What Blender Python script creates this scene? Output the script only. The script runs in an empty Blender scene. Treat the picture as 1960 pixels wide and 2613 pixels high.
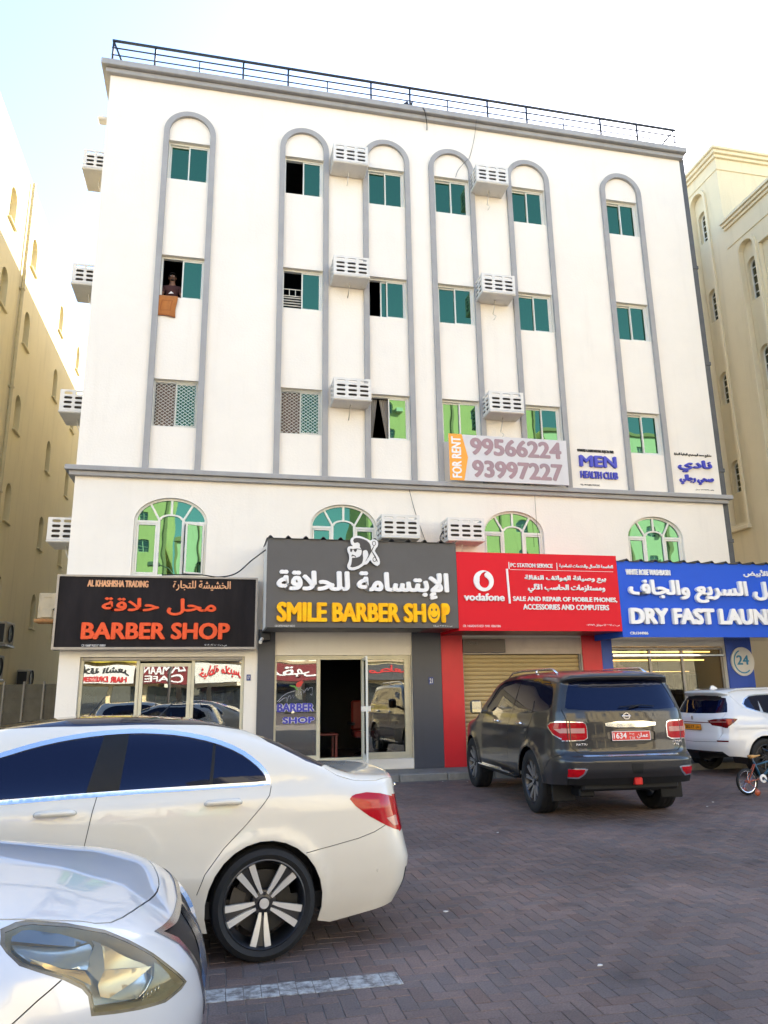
import bpy, bmesh, math, random
import numpy as np
from math import sin, cos, pi, radians
from mathutils import Matrix, Vector
from mathutils.geometry import delaunay_2d_cdt
random.seed(7)
rng = np.random.default_rng(7)
SC = bpy.context.scene
COL = SC.collection

# ---------------------------------------------------------------- camera
cam = bpy.data.cameras.new('camera')
cam.sensor_fit = 'HORIZONTAL'; cam.sensor_width = 36.0; cam.lens = 34.785
cam.clip_start = 0.05; cam.clip_end = 900
camo = bpy.data.objects.new('camera', cam); COL.objects.link(camo)
XC = Vector((7532, -281, -1603)).normalized()
ZC = Vector((-100, 6525, -1603)); ZC = (ZC - XC * ZC.dot(XC)).normalized()
YC = ZC.cross(XC)
CAM = Vector((0, -15.6, 1.62))
camo.matrix_world = Matrix.Translation(CAM) @ Matrix((XC, YC, ZC)).to_4x4()
SC.camera = camo

# ---------------------------------------------------------------- sky, sun, exposure
SUN = Vector((1.0, 1.05, 1.0)).normalized()
elev = math.asin(SUN.z); azim = math.atan2(SUN.x, SUN.y)
world = bpy.data.worlds.new('World'); SC.world = world; world.use_nodes = True
wn = world.node_tree
for n_ in list(wn.nodes): wn.nodes.remove(n_)
wo = wn.nodes.new('ShaderNodeOutputWorld'); wb = wn.nodes.new('ShaderNodeBackground')
sky = wn.nodes.new('ShaderNodeTexSky'); sky.sky_type = 'NISHITA'; sky.sun_disc = False
sky.sun_elevation = elev; sky.sun_rotation = azim
sky.air_density = 1.0; sky.dust_density = 0.6; sky.ozone_density = 1.6
wb.inputs['Strength'].default_value = 0.12
wn.links.new(sky.outputs[0], wb.inputs['Color']); wn.links.new(wb.outputs[0], wo.inputs['Surface'])
sl = bpy.data.lights.new('sun', 'SUN'); sl.energy = 4.8; sl.angle = radians(0.5); sl.color = (1.0, 0.93, 0.82)
so = bpy.data.objects.new('sun', sl); COL.objects.link(so)
so.rotation_euler = SUN.to_track_quat('Z', 'Y').to_euler(); so.location = (20, 20, 30)
SC.view_settings.view_transform = 'Standard'; SC.view_settings.look = 'None'
SC.view_settings.exposure = 2.38; SC.view_settings.gamma = 1.0
SC.view_settings.use_curve_mapping = False
SC.render.engine = 'CYCLES'
SC.cycles.max_bounces = 8; SC.cycles.diffuse_bounces = 4; SC.cycles.glossy_bounces = 5
SC.cycles.transmission_bounces = 6; SC.cycles.transparent_max_bounces = 8
SC.cycles.sample_clamp_indirect = 6.0
SC.cycles.use_denoising = True

# ---------------------------------------------------------------- materials
MATS = {}
def nodemat(name):
    m = bpy.data.materials.new(name); m.use_nodes = True
    nt = m.node_tree
    return m, nt, nt.nodes['Principled BSDF']
def N(nt, t, **kw):
    n = nt.nodes.new(t)
    for k, v in kw.items(): setattr(n, k, v)
    return n
def pmat(name, col, rough=0.6, metal=0.0, coat=0.0, var=0.0, vscale=3.0, bump=0.0, bscale=40.0, spec=0.5, stretch=None, col2=None, dirt=0.0, emit=None, attr=None):
    """principled material with procedural mottling, fine relief and streaky dirt"""
    if name in MATS: return MATS[name]
    m, nt, p = nodemat(name)
    p.inputs['Base Color'].default_value = (*col, 1); p.inputs['Roughness'].default_value = rough
    p.inputs['Metallic'].default_value = metal; p.inputs['Coat Weight'].default_value = coat
    p.inputs['Coat Roughness'].default_value = 0.03; p.inputs['Specular IOR Level'].default_value = spec
    tc = N(nt, 'ShaderNodeTexCoord')
    src = None
    if attr:
        at = N(nt, 'ShaderNodeAttribute'); at.attribute_name = attr
        mm = N(nt, 'ShaderNodeMix', data_type='RGBA', blend_type='MULTIPLY'); mm.inputs[0].default_value = 1
        mm.inputs[6].default_value = (*col, 1); nt.links.new(at.outputs['Color'], mm.inputs[7]); src = mm.outputs[2]
    if var > 0:
        mp = N(nt, 'ShaderNodeMapping')
        if stretch: mp.inputs['Scale'].default_value = stretch
        nt.links.new(tc.outputs['Object'], mp.inputs[0])
        nz = N(nt, 'ShaderNodeTexNoise'); nz.inputs['Scale'].default_value = vscale; nz.inputs['Detail'].default_value = 6
        nz.inputs['Roughness'].default_value = 0.65
        nt.links.new(mp.outputs[0], nz.inputs[0])
        rp = N(nt, 'ShaderNodeMapRange'); rp.inputs[1].default_value = 0.3; rp.inputs[2].default_value = 0.7
        nt.links.new(nz.outputs[0], rp.inputs[0])
        mx = N(nt, 'ShaderNodeMix', data_type='RGBA')
        c2 = col2 if col2 else tuple(c * (1 - var) for c in col)
        nt.links.new(rp.outputs[0], mx.inputs[0])
        if src is None: mx.inputs[6].default_value = (*col, 1)
        else: nt.links.new(src, mx.inputs[6])
        if src is None or col2: mx.inputs[7].default_value = (*c2, 1)
        else:
            m2 = N(nt, 'ShaderNodeMix', data_type='RGBA', blend_type='MULTIPLY'); m2.inputs[0].default_value = 1
            nt.links.new(src, m2.inputs[6]); m2.inputs[7].default_value = (1 - var, 1 - var, 1 - var, 1); nt.links.new(m2.outputs[2], mx.inputs[7])
        src = mx.outputs[2]
    if dirt > 0:
        mp = N(nt, 'ShaderNodeMapping'); mp.inputs['Scale'].default_value = (2.2, 2.2, 0.22)
        nt.links.new(tc.outputs['Object'], mp.inputs[0])
        nz = N(nt, 'ShaderNodeTexNoise'); nz.inputs['Scale'].default_value = 2.0; nz.inputs['Detail'].default_value = 8
        nt.links.new(mp.outputs[0], nz.inputs[0])
        rp = N(nt, 'ShaderNodeMapRange'); rp.inputs[1].default_value = 0.55; rp.inputs[2].default_value = 0.8; rp.inputs[4].default_value = dirt
        nt.links.new(nz.outputs[0], rp.inputs[0])
        mx = N(nt, 'ShaderNodeMix', data_type='RGBA'); nt.links.new(rp.outputs[0], mx.inputs[0])
        if src is None: mx.inputs[6].default_value = (*col, 1)
        else: nt.links.new(src, mx.inputs[6])
        mx.inputs[7].default_value = (col[0] * .45, col[1] * .42, col[2] * .36, 1)
        src = mx.outputs[2]
    if src is not None: nt.links.new(src, p.inputs['Base Color'])
    if bump > 0:
        nz = N(nt, 'ShaderNodeTexNoise'); nz.inputs['Scale'].default_value = bscale; nz.inputs['Detail'].default_value = 4
        nt.links.new(tc.outputs['Object'], nz.inputs[0])
        b = N(nt, 'ShaderNodeBump'); b.inputs['Strength'].default_value = bump; b.inputs['Distance'].default_value = 0.01
        nt.links.new(nz.outputs[0], b.inputs['Height']); nt.links.new(b.outputs[0], p.inputs['Normal'])
    if emit:
        p.inputs['Emission Color'].default_value = (*emit[0], 1); p.inputs['Emission Strength'].default_value = emit[1]
    MATS[name] = m
    return m
def glassmat(name, tint, gloss, trans, rough=0.0, wave=0.0, dark=(0.01, 0.012, 0.014), fres=True):
    """window glass: tinted mirror over (partly see-through) dark body; wave bends the mirror image like real float glass"""
    if name in MATS: return MATS[name]
    m, nt, p = nodemat(name)
    nt.nodes.remove(p)
    out = nt.nodes['Material Output']
    gl = N(nt, 'ShaderNodeBsdfGlossy'); gl.inputs['Color'].default_value = (*gloss, 1); gl.inputs['Roughness'].default_value = rough
    df = N(nt, 'ShaderNodeBsdfDiffuse'); df.inputs['Color'].default_value = (*dark, 1)
    tr = N(nt, 'ShaderNodeBsdfTransparent'); tr.inputs['Color'].default_value = (*tint, 1)
    m1 = N(nt, 'ShaderNodeMixShader'); m1.inputs[0].default_value = trans
    nt.links.new(df.outputs[0], m1.inputs[1]); nt.links.new(tr.outputs[0], m1.inputs[2])
    m2 = N(nt, 'ShaderNodeMixShader')
    if fres:
        fr = N(nt, 'ShaderNodeLayerWeight'); fr.inputs[0].default_value = 0.35
        mr = N(nt, 'ShaderNodeMapRange'); mr.inputs[3].default_value = fres if isinstance(fres, float) else 0.12; mr.inputs[4].default_value = 1.0
        nt.links.new(fr.outputs[0], mr.inputs[0]); nt.links.new(mr.outputs[0], m2.inputs[0])
        if wave:
            pass
    else: m2.inputs[0].default_value = 0.85
    nt.links.new(m1.outputs[0], m2.inputs[1]); nt.links.new(gl.outputs[0], m2.inputs[2])
    nt.links.new(m2.outputs[0], out.inputs['Surface'])
    if wave:
        tc = N(nt, 'ShaderNodeTexCoord'); nz = N(nt, 'ShaderNodeTexNoise'); nz.inputs['Scale'].default_value = 1.3; nz.inputs['Detail'].default_value = 1
        nt.links.new(tc.outputs['Object'], nz.inputs[0])
        b = N(nt, 'ShaderNodeBump'); b.inputs['Strength'].default_value = 1.0; b.inputs['Distance'].default_value = wave
        nt.links.new(nz.outputs[0], b.inputs['Height']); nt.links.new(b.outputs[0], gl.inputs['Normal'])
    MATS[name] = m
    return m

def stucco(name, col, dirt=0.25, coarse=0.35):
    return pmat(name, col, rough=0.9, var=0.07, vscale=0.7, bump=coarse, bscale=22, dirt=dirt, spec=0.25)
M_WALL = stucco('cream_white_render', (0.86, 0.79, 0.685), dirt=0.08)
M_WALL2 = stucco('beige_render_left', (0.72, 0.63, 0.39), dirt=0.2)
M_WALL3 = stucco('beige_render_right', (0.68, 0.59, 0.40), dirt=0.25)
M_OPP = stucco('warm_cream_render', (0.74, 0.60, 0.34), dirt=0.3)
M_OPP2 = stucco('pale_render', (0.78, 0.72, 0.58), dirt=0.3)
M_TRIM = pmat('grey_trim_paint', (0.37, 0.355, 0.34), rough=0.8, var=0.15, vscale=2, bump=0.25, bscale=25, dirt=0.25)
M_ALU = pmat('white_window_frame', (0.72, 0.70, 0.62), rough=0.4, var=0.06, vscale=6, dirt=0.12)
M_ALU2 = pmat('cream_door_frame', (0.62, 0.57, 0.42), rough=0.4, metal=0.15, var=0.12, vscale=5)
M_CAGE = pmat('white_fibreglass', (0.74, 0.70, 0.63), rough=0.55, var=0.10, vscale=5, dirt=0.35)
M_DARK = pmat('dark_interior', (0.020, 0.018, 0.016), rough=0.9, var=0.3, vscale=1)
M_ACU = pmat('grey_cooler_casing', (0.06, 0.05, 0.04), rough=0.7, var=0.3, vscale=8)
M_BLACK = pmat('black_plastic', (0.012, 0.012, 0.013), rough=0.45, var=0.3, vscale=10)
M_RAIL = pmat('black_rail_paint', (0.012, 0.014, 0.02), rough=0.5)
M_CONC = pmat('kerb_concrete', (0.26, 0.24, 0.21), rough=0.9, var=0.35, vscale=3, bump=0.5, bscale=50, dirt=0.4)
M_GREEN = glassmat('green_mirror_glass', (0.1, 0.3, 0.15), (0.080, 0.185, 0.105), 0.0, 0.01, 0.0022, dark=(0.002, 0.03, 0.018), fres=False)
M_SHOPG = glassmat('shop_glass', (0.62, 0.63, 0.58), (0.95, 0.95, 0.92), 0.96, 0.0, 0.002, fres=0.20)
M_LAUNG = glassmat('laundry_glass', (0.75, 0.75, 0.70), (0.35, 0.34, 0.30), 0.97, 0.0, 0.0, fres=0.06)
M_CHROME = pmat('chrome', (0.78, 0.79, 0.82), rough=0.08, metal=1.0)
M_RUBBER = pmat('tyre_rubber', (0.007, 0.007, 0.008), rough=0.75, var=0.3, vscale=20)
M_WHITE_L = pmat('white_lettering', (0.80, 0.78, 0.76), rough=0.35)

# ---------------------------------------------------------------- object helpers
WM = {}
def root(name, label, cat, loc=(0, 0, 0), rz=0.0, group=None, kind=None):
    o = bpy.data.objects.new(name, None); COL.objects.link(o)
    o.empty_display_size = 0.2
    o.location = loc; o.rotation_euler = (0, 0, rz)
    if label: o['label'] = label
    if cat: o['category'] = cat
    if group: o['group'] = group
    if kind: o['kind'] = kind
    WM[o.name] = Matrix.Translation(loc) @ Matrix.Rotation(rz, 4, 'Z')
    return o
def tag(o, label=None, cat=None, group=None, kind=None):
    if label: o['label'] = label
    if cat: o['category'] = cat
    if group: o['group'] = group
    if kind: o['kind'] = kind
    return o
def link(name, me, mats, parent=None, world=False, M=None):
    o = bpy.data.objects.new(name, me); COL.objects.link(o)
    if mats is not None and len(me.materials) == 0:
        for m in (mats if isinstance(mats, (list, tuple)) else [mats]): me.materials.append(m)
    L = M if M is not None else Matrix.Identity(4)
    if parent is not None:
        o.parent = parent
        if world:
            o.matrix_parent_inverse = WM[parent.name].inverted(); o.matrix_basis = L; WM[o.name] = L
        else:
            o.matrix_basis = L; WM[o.name] = WM[parent.name] @ L
    else:
        o.matrix_basis = L; WM[o.name] = L
    return o
def clone(o, parent=None, M=None, label=None, world=False):
    """copy a thing with its parts and their sub-parts"""
    c = o.copy(); COL.objects.link(c)
    if parent is not None: c.parent = parent
    if M is not None: c.matrix_basis = M
    WM[c.name] = (WM[parent.name] if parent is not None else Matrix.Identity(4)) @ c.matrix_basis
    if label: c['label'] = label
    for ch in list(o.children): clone(ch, c)
    return c

class MB:
    """collects simple solids into one mesh"""
    def __init__(s): s.v = []; s.f = []; s.m = []; s.cm = 0
    def add(s, vs, fs):
        b = len(s.v); s.v += [tuple(v) for v in vs]; s.f += [tuple(i + b for i in f) for f in fs]; s.m += [s.cm] * len(fs)
        return s
    def box(s, x0, y0, z0, x1, y1, z1, M=None):
        vs = [Vector(p) for p in ((x0, y0, z0), (x1, y0, z0), (x1, y1, z0), (x0, y1, z0), (x0, y0, z1), (x1, y0, z1), (x1, y1, z1), (x0, y1, z1))]
        if M is not None: vs = [M @ v for v in vs]
        return s.add(vs, [(0, 3, 2, 1), (4, 5, 6, 7), (0, 1, 5, 4), (1, 2, 6, 5), (2, 3, 7, 6), (3, 0, 4, 7)])
    def rbox(s, x0, y0, z0, x1, y1, z1, c=0.01, M=None):
        """box with chamfered edges"""
        bm = bmesh.new(); bmesh.ops.create_cube(bm, size=1)
        for v in bm.verts: v.co = Vector(((x0 + x1) / 2 + v.co.x * (x1 - x0), (y0 + y1) / 2 + v.co.y * (y1 - y0), (z0 + z1) / 2 + v.co.z * (z1 - z0)))
        bmesh.ops.bevel(bm, geom=list(bm.edges), offset=c, segments=1, affect='EDGES', profile=0.5)
        vs = [(M @ v.co) if M is not None else v.co.copy() for v in bm.verts]
        bm.verts.index_update(); fs = [tuple(v.index for v in f.verts) for f in bm.faces]; bm.free()
        return s.add(vs, fs)
    def prism(s, poly, y0, y1, plane='xz', M=None):
        n = len(poly)
        if plane == 'xz': f = lambda p, t: Vector((p[0], t, p[1]))
        elif plane == 'yz': f = lambda p, t: Vector((t, p[0], p[1]))
        else: f = lambda p, t: Vector((p[0], p[1], t))
        vs = [f(p, y0) for p in poly] + [f(p, y1) for p in poly]
        if M is not None: vs = [M @ v for v in vs]
        fs = [tuple(range(n)), tuple(range(2 * n - 1, n - 1, -1))] + [(i, i + n, (i + 1) % n + n, (i + 1) % n) for i in range(n)]
        return s.add(vs, fs)
    def tube(s, pts, r, n=8, cap=True, closed=False):
        pts = [Vector(p) for p in pts]; rs = r if isinstance(r, (list, tuple)) else [r] * len(pts)
        rings = []; up = None
        for i, p in enumerate(pts):
            if closed: t = pts[(i + 1) % len(pts)] - pts[i - 1]
            elif i == 0: t = pts[1] - pts[0]
            elif i == len(pts) - 1: t = pts[-1] - pts[-2]
            else: t = (pts[i + 1] - pts[i]).normalized() + (pts[i] - pts[i - 1]).normalized()
            t = t.normalized() if t.length > 1e-9 else Vector((0, 0, 1))
            if up is None: up = Vector((0, 0, 1)) if abs(t.z) < 0.9 else Vector((1, 0, 0))
            a = t.cross(up)
            if a.length < 1e-6: a = t.cross(Vector((0, 1, 0)))
            a.normalize(); b = a.cross(t).normalized(); up = b
            rings.append([p + (a * cos(2 * pi * k / n) + b * sin(2 * pi * k / n)) * rs[i] for k in range(n)])
        base = len(s.v); vs = [v for rg in rings for v in rg]; fs = []
        m = len(rings)
        for i in range(m if closed else m - 1):
            j = (i + 1) % m
            for k in range(n): fs.append((i * n + k, j * n + k, j * n + (k + 1) % n, i * n + (k + 1) % n))
        if cap and not closed: fs += [tuple(range(n)), tuple((m - 1) * n + k for k in reversed(range(n)))]
        return s.add(vs, fs)
    def lathe(s, prof, n=32, M=None, a0=0, a1=2 * pi):
        """prof: (radius, height) revolved about z"""
        full = abs(a1 - a0 - 2 * pi) < 1e-6; k = n if full else n + 1
        vs = []
        for i in range(k):
            a = a0 + (a1 - a0) * i / n
            for r, h in prof: vs.append(Vector((r * cos(a), r * sin(a), h)))
        if M is not None: vs = [M @ v for v in vs]
        L = len(prof); fs = []
        for i in range(n):
            j = (i + 1) % k
            for q in range(L - 1): fs.append((i * L + q, j * L + q, j * L + q + 1, i * L + q + 1))
        return s.add(vs, fs)
    def build(s, name, mats, parent=None, world=False, smooth=False, M=None, angle=None):
        me = bpy.data.meshes.new(name); me.from_pydata(s.v, [], s.f)
        if any(s.m): me.polygons.foreach_set('material_index', s.m)
        bm = bmesh.new(); bm.from_mesh(me); bmesh.ops.recalc_face_normals(bm, faces=bm.faces); bm.to_mesh(me); bm.free()
        if smooth:
            me.polygons.foreach_set('use_smooth', [True] * len(me.polygons))
            if angle: me.set_sharp_from_angle(angle=radians(angle))
        return link(name, me, mats, parent, world, M)

def pip(poly, P):
    """points in polygon, vectorised"""
    poly = np.asarray(poly, float); P = np.asarray(P, float)
    ins = np.zeros(len(P), bool); x, y = P[:, 0], P[:, 1]
    x1, y1 = poly[:, 0], poly[:, 1]; x2, y2 = np.roll(x1, -1), np.roll(y1, -1)
    for a, b, c, d in zip(x1, y1, x2, y2):
        if b == d: continue
        cr = ((b > y) != (d > y)) & (x < (c - a) * (y - b) / (d - b) + a)
        ins ^= cr
    return ins
def cdt(loops, extra=None, inside=None):
    """constrained triangulation of the area inside loops[0] minus the other loops"""
    vs = []; es = []
    for lp in loops:
        b = len(vs); vs += [Vector((p[0], p[1])) for p in lp]
        es += [(b + i, b + (i + 1) % len(lp)) for i in range(len(lp))]
    if extra is not None: vs += [Vector((p[0], p[1])) for p in extra]
    r = delaunay_2d_cdt(vs, es, [], 0, 1e-6)
    V = np.array([(v.x, v.y) for v in r[0]]); T = np.array([f for f in r[2] if len(f) == 3])
    c = V[T].mean(1)
    keep = pip(loops[0], c)
    for h in loops[1:]: keep &= ~pip(h, c)
    return V, T[keep], r
def plate(outline, holes, t0, t1, plane='xz', back=True):
    """a slab with openings; returns an MB"""
    V, T, _ = cdt([outline] + list(holes))
    f3 = {'xz': lambda p, t: (p[0], t, p[1]), 'yz': lambda p, t: (t, p[0], p[1]), 'xy': lambda p, t: (p[0], p[1], t)}[plane]
    mb = MB(); n = len(V)
    vs = [f3(p, t0) for p in V] + ([f3(p, t1) for p in V] if back else [])
    fs = [tuple(int(i) for i in t) for t in T] + ([tuple(int(i) + n for i in reversed(t)) for t in T] if back else [])
    mb.add(vs, fs)
    for lp in [outline] + list(holes):
        k = len(lp)
        mb.add([f3(p, t0) for p in lp] + [f3(p, t1) for p in lp], [(i, (i + 1) % k, (i + 1) % k + k, i + k) for i in range(k)])
    return mb
def weld(o, d=1e-4):
    bm = bmesh.new(); bm.from_mesh(o.data); bmesh.ops.remove_doubles(bm, verts=bm.verts, dist=d); bmesh.ops.recalc_face_normals(bm, faces=bm.faces); bm.to_mesh(o.data); bm.free(); return o
def rect(x0, z0, x1, z1): return [(x0, z0), (x1, z0), (x1, z1), (x0, z1)]
def archpoly(xc, w, z0, zs, rise, n=18):
    return [(xc - w / 2, z0), (xc + w / 2, z0)] + [(xc + w / 2 * cos(pi * i / n), zs + rise * sin(pi * i / n)) for i in range(n + 1)]
def stadium(x0, z0, x1, z1, n=5):
    r = (z1 - z0) / 2; zc = (z0 + z1) / 2
    return [(x1 - r + r * cos(-pi / 2 + pi * i / n), zc + r * sin(-pi / 2 + pi * i / n)) for i in range(n + 1)] + [(x0 + r + r * cos(pi / 2 + pi * i / n), zc + r * sin(pi / 2 + pi * i / n)) for i in range(n + 1)]

# ---------------------------------------------------------------- lettering
AR = {'ا': (0xFE8D, 0xFE8E), 'أ': (0xFE83, 0xFE84), 'إ': (0xFE87, 0xFE88), 'آ': (0xFE81, 0xFE82), 'ب': 0xFE8F, 'ة': (0xFE93, 0xFE94), 'ت': 0xFE95, 'ث': 0xFE99, 'ج': 0xFE9D, 'ح': 0xFEA1, 'خ': 0xFEA5,
      'د': (0xFEA9, 0xFEAA), 'ذ': (0xFEAB, 0xFEAC), 'ر': (0xFEAD, 0xFEAE), 'ز': (0xFEAF, 0xFEB0), 'س': 0xFEB1, 'ش': 0xFEB5, 'ص': 0xFEB9, 'ض': 0xFEBD, 'ط': 0xFEC1, 'ظ': 0xFEC5, 'ع': 0xFEC9, 'غ': 0xFECD,
      'ف': 0xFED1, 'ق': 0xFED5, 'ك': 0xFED9, 'ل': 0xFEDD, 'م': 0xFEE1, 'ن': 0xFEE5, 'ه': 0xFEE9, 'و': (0xFEED, 0xFEEE), 'ى': (0xFEEF, 0xFEF0), 'ي': 0xFEF1, 'ء': (0xFE80, 0xFE80),
      'L1': (0xFEFB, 0xFEFC), 'L2': (0xFEF7, 0xFEF8), 'L3': (0xFEF9, 0xFEFA), 'L4': (0xFEF5, 0xFEF6)}
def shape_ar(s):
    """joined Arabic letter forms in visual (left to right) order"""
    out = []
    for w in s.split(' '):
        t = []; i = 0
        while i < len(w):
            if w[i] == 'ل' and i + 1 < len(w) and w[i + 1] in 'اأإآ':
                t.append({'ا': 'L1', 'أ': 'L2', 'إ': 'L3', 'آ': 'L4'}[w[i + 1]]); i += 2
            else: t.append(w[i]); i += 1
        r = []
        for k, ch in enumerate(t):
            if ch not in AR: r.append(ch); continue
            f = AR[ch]; dual = not isinstance(f, tuple)
            pj = k > 0 and t[k - 1] in AR and not isinstance(AR[t[k - 1]], tuple)
            nj = dual and k + 1 < len(t) and t[k + 1] in AR and t[k + 1] != 'ء'
            if ch == 'ء': pj = False
            b = f[0] if not dual else f
            code = b + (3 if pj and nj else 2 if nj else 1 if pj else 0) if dual else (f[1] if pj else f[0])
            r.append(chr(code))
        out.append(''.join(reversed(r)))
    return ' '.join(reversed(out))
def text_arrays(s, bold=0.0, res=3):
    """flat outline triangles of a line of text, island by island; (verts, tris, outline loops)"""
    c = bpy.data.curves.new('t', 'FONT'); c.body = s; c.size = 1.0; c.extrude = 0.01; c.resolution_u = res
    o = bpy.data.objects.new('t', c)
    me = bpy.data.meshes.new_from_object(o)
    bpy.data.objects.remove(o); bpy.data.curves.remove(c)
    return me
def text(name, s, box, y, mat, parent, depth=0.03, bold=0.0, arabic=False, M=None, world=True, res=3, rot=False):
    """a line of text fitted to box (x0,z0,x1,z1) standing proud of the plane y (front face at y-depth)"""
    me = text_arrays(shape_ar(s) if arabic else s, res=res)
    n = len(me.vertices); co = np.empty(n * 3); me.vertices.foreach_get('co', co); co = co.reshape(-1, 3)
    fs = [tuple(p.vertices) for p in me.polygons]
    bpy.data.meshes.remove(me)
    # islands
    par = list(range(n))
    def find(a):
        while par[a] != a: par[a] = par[par[a]]; a = par[a]
        return a
    for f in fs:
        a = find(f[0])
        for b in f[1:]: par[find(b)] = a
    rt = np.array([find(i) for i in range(n)]); uq, inv = np.unique(rt, return_inverse=True)
    order = np.argsort([co[inv == k, 0].min() for k in range(len(uq))]); rank = np.empty(len(uq), int); rank[order] = np.arange(len(uq))
    x0, z0, x1, z1 = box
    w, h = (x1 - x0, z1 - z0) if not rot else (z1 - z0, x1 - x0)
    mn = co.min(0); mx = co.max(0)
    b = bold
    sx = (w - 2 * b) / (mx[0] - mn[0]); sy = (h - 2 * b * .6) / (mx[1] - mn[1])
    u = (co[:, 0] - mn[0]) * sx + b; v = (co[:, 1] - mn[1]) * sy + b * .6
    front = co[:, 2] > 0
    lift = (rank[inv] % 3) * 0.0005
    mb = MB()
    offs = [(0, 0)] if b == 0 else [(-b, 0), (b, 0), (0, b * .6), (0, -b * .6), (-b * .5, 0), (b * .5, 0)] if b < 0.02 else [(-b, 0), (b, 0), (0, b * .6), (0, -b * .6), (-b * .5, 0), (b * .5, 0), (-b * .6, b * .5), (b * .6, b * .5), (-b * .6, -b * .5), (b * .6, -b * .5)]
    for q, (dx, dz) in enumerate(offs):
        uu, vv = u + dx, v + dz
        if rot: X, Z = x0 + (h - vv) if False else x1 - vv, z0 + uu
        else: X, Z = x0 + uu, z0 + vv
        Y = np.where(front, y - depth - lift - q * min(0.0016, depth * .12), y)
        mb.add(list(zip(X.tolist(), Y.tolist(), Z.tolist())), fs)
    me = bpy.data.meshes.new(name); me.from_pydata(mb.v, [], mb.f)
    return link(name, me, mat, parent, world, M)
# ================================================================ GROUND
XW0, XW1 = -3.05, 12.0
def sheet(name, x0, y0, x1, y1, z, mat, nx=1, ny=1):
    mb = MB(); mb.add([(x0, y0, z), (x1, y0, z), (x1, y1, z), (x0, y1, z)], [(0, 1, 2, 3)])
    o = mb.build(name, mat); tag(o, kind='structure'); return o
def paver_far():
    """block paving too far off to build block by block"""
    m, nt, p = nodemat('paving_far'); p.inputs['Roughness'].default_value = 0.8
    tc = N(nt, 'ShaderNodeTexCoord')
    br = N(nt, 'ShaderNodeTexBrick'); br.inputs['Scale'].default_value = 1.0
    br.inputs['Brick Width'].default_value = 0.2; br.inputs['Row Height'].default_value = 0.1; br.inputs['Mortar Size'].default_value = 0.004
    br.inputs['Color1'].default_value = (0.062, 0.044, 0.048, 1); br.inputs['Color2'].default_value = (0.040, 0.034, 0.040, 1); br.inputs['Mortar'].default_value = (0.085, 0.072, 0.062, 1)
    nt.links.new(tc.outputs['Object'], br.inputs[0])
    nz = N(nt, 'ShaderNodeTexNoise'); nz.inputs['Scale'].default_value = 0.8; nz.inputs['Detail'].default_value = 8; nt.links.new(tc.outputs['Object'], nz.inputs[0])
    mx = N(nt, 'ShaderNodeMix', data_type='RGBA', blend_type='MULTIPLY'); mx.inputs[0].default_value = 0.7
    cr = N(nt, 'ShaderNodeValToRGB'); cr.color_ramp.elements[0].position = 0.3; cr.color_ramp.elements[0].color = (0.55, 0.55, 0.58, 1); cr.color_ramp.elements[1].position = 0.7; cr.color_ramp.elements[1].color = (1.15, 1.1, 1.1, 1)
    nt.links.new(nz.outputs[0], cr.inputs[0]); nt.links.new(br.outputs[0], mx.inputs[6]); nt.links.new(cr.outputs[0], mx.inputs[7]); nt.links.new(mx.outputs[2], p.inputs['Base Color'])
    return m
M_SAND = pmat('joint_sand', (0.21, 0.18, 0.155), rough=0.95, var=0.4, vscale=12, bump=0.4, bscale=200)
ground = sheet('ground', -150, -150, 150, 150, -0.03, pmat('dusty_asphalt', (0.10, 0.085, 0.075), rough=0.9, var=0.35, vscale=0.4, bump=0.4, bscale=60))
far = sheet('road', -60, -60, 60, 40, -0.024, paver_far())

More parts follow.
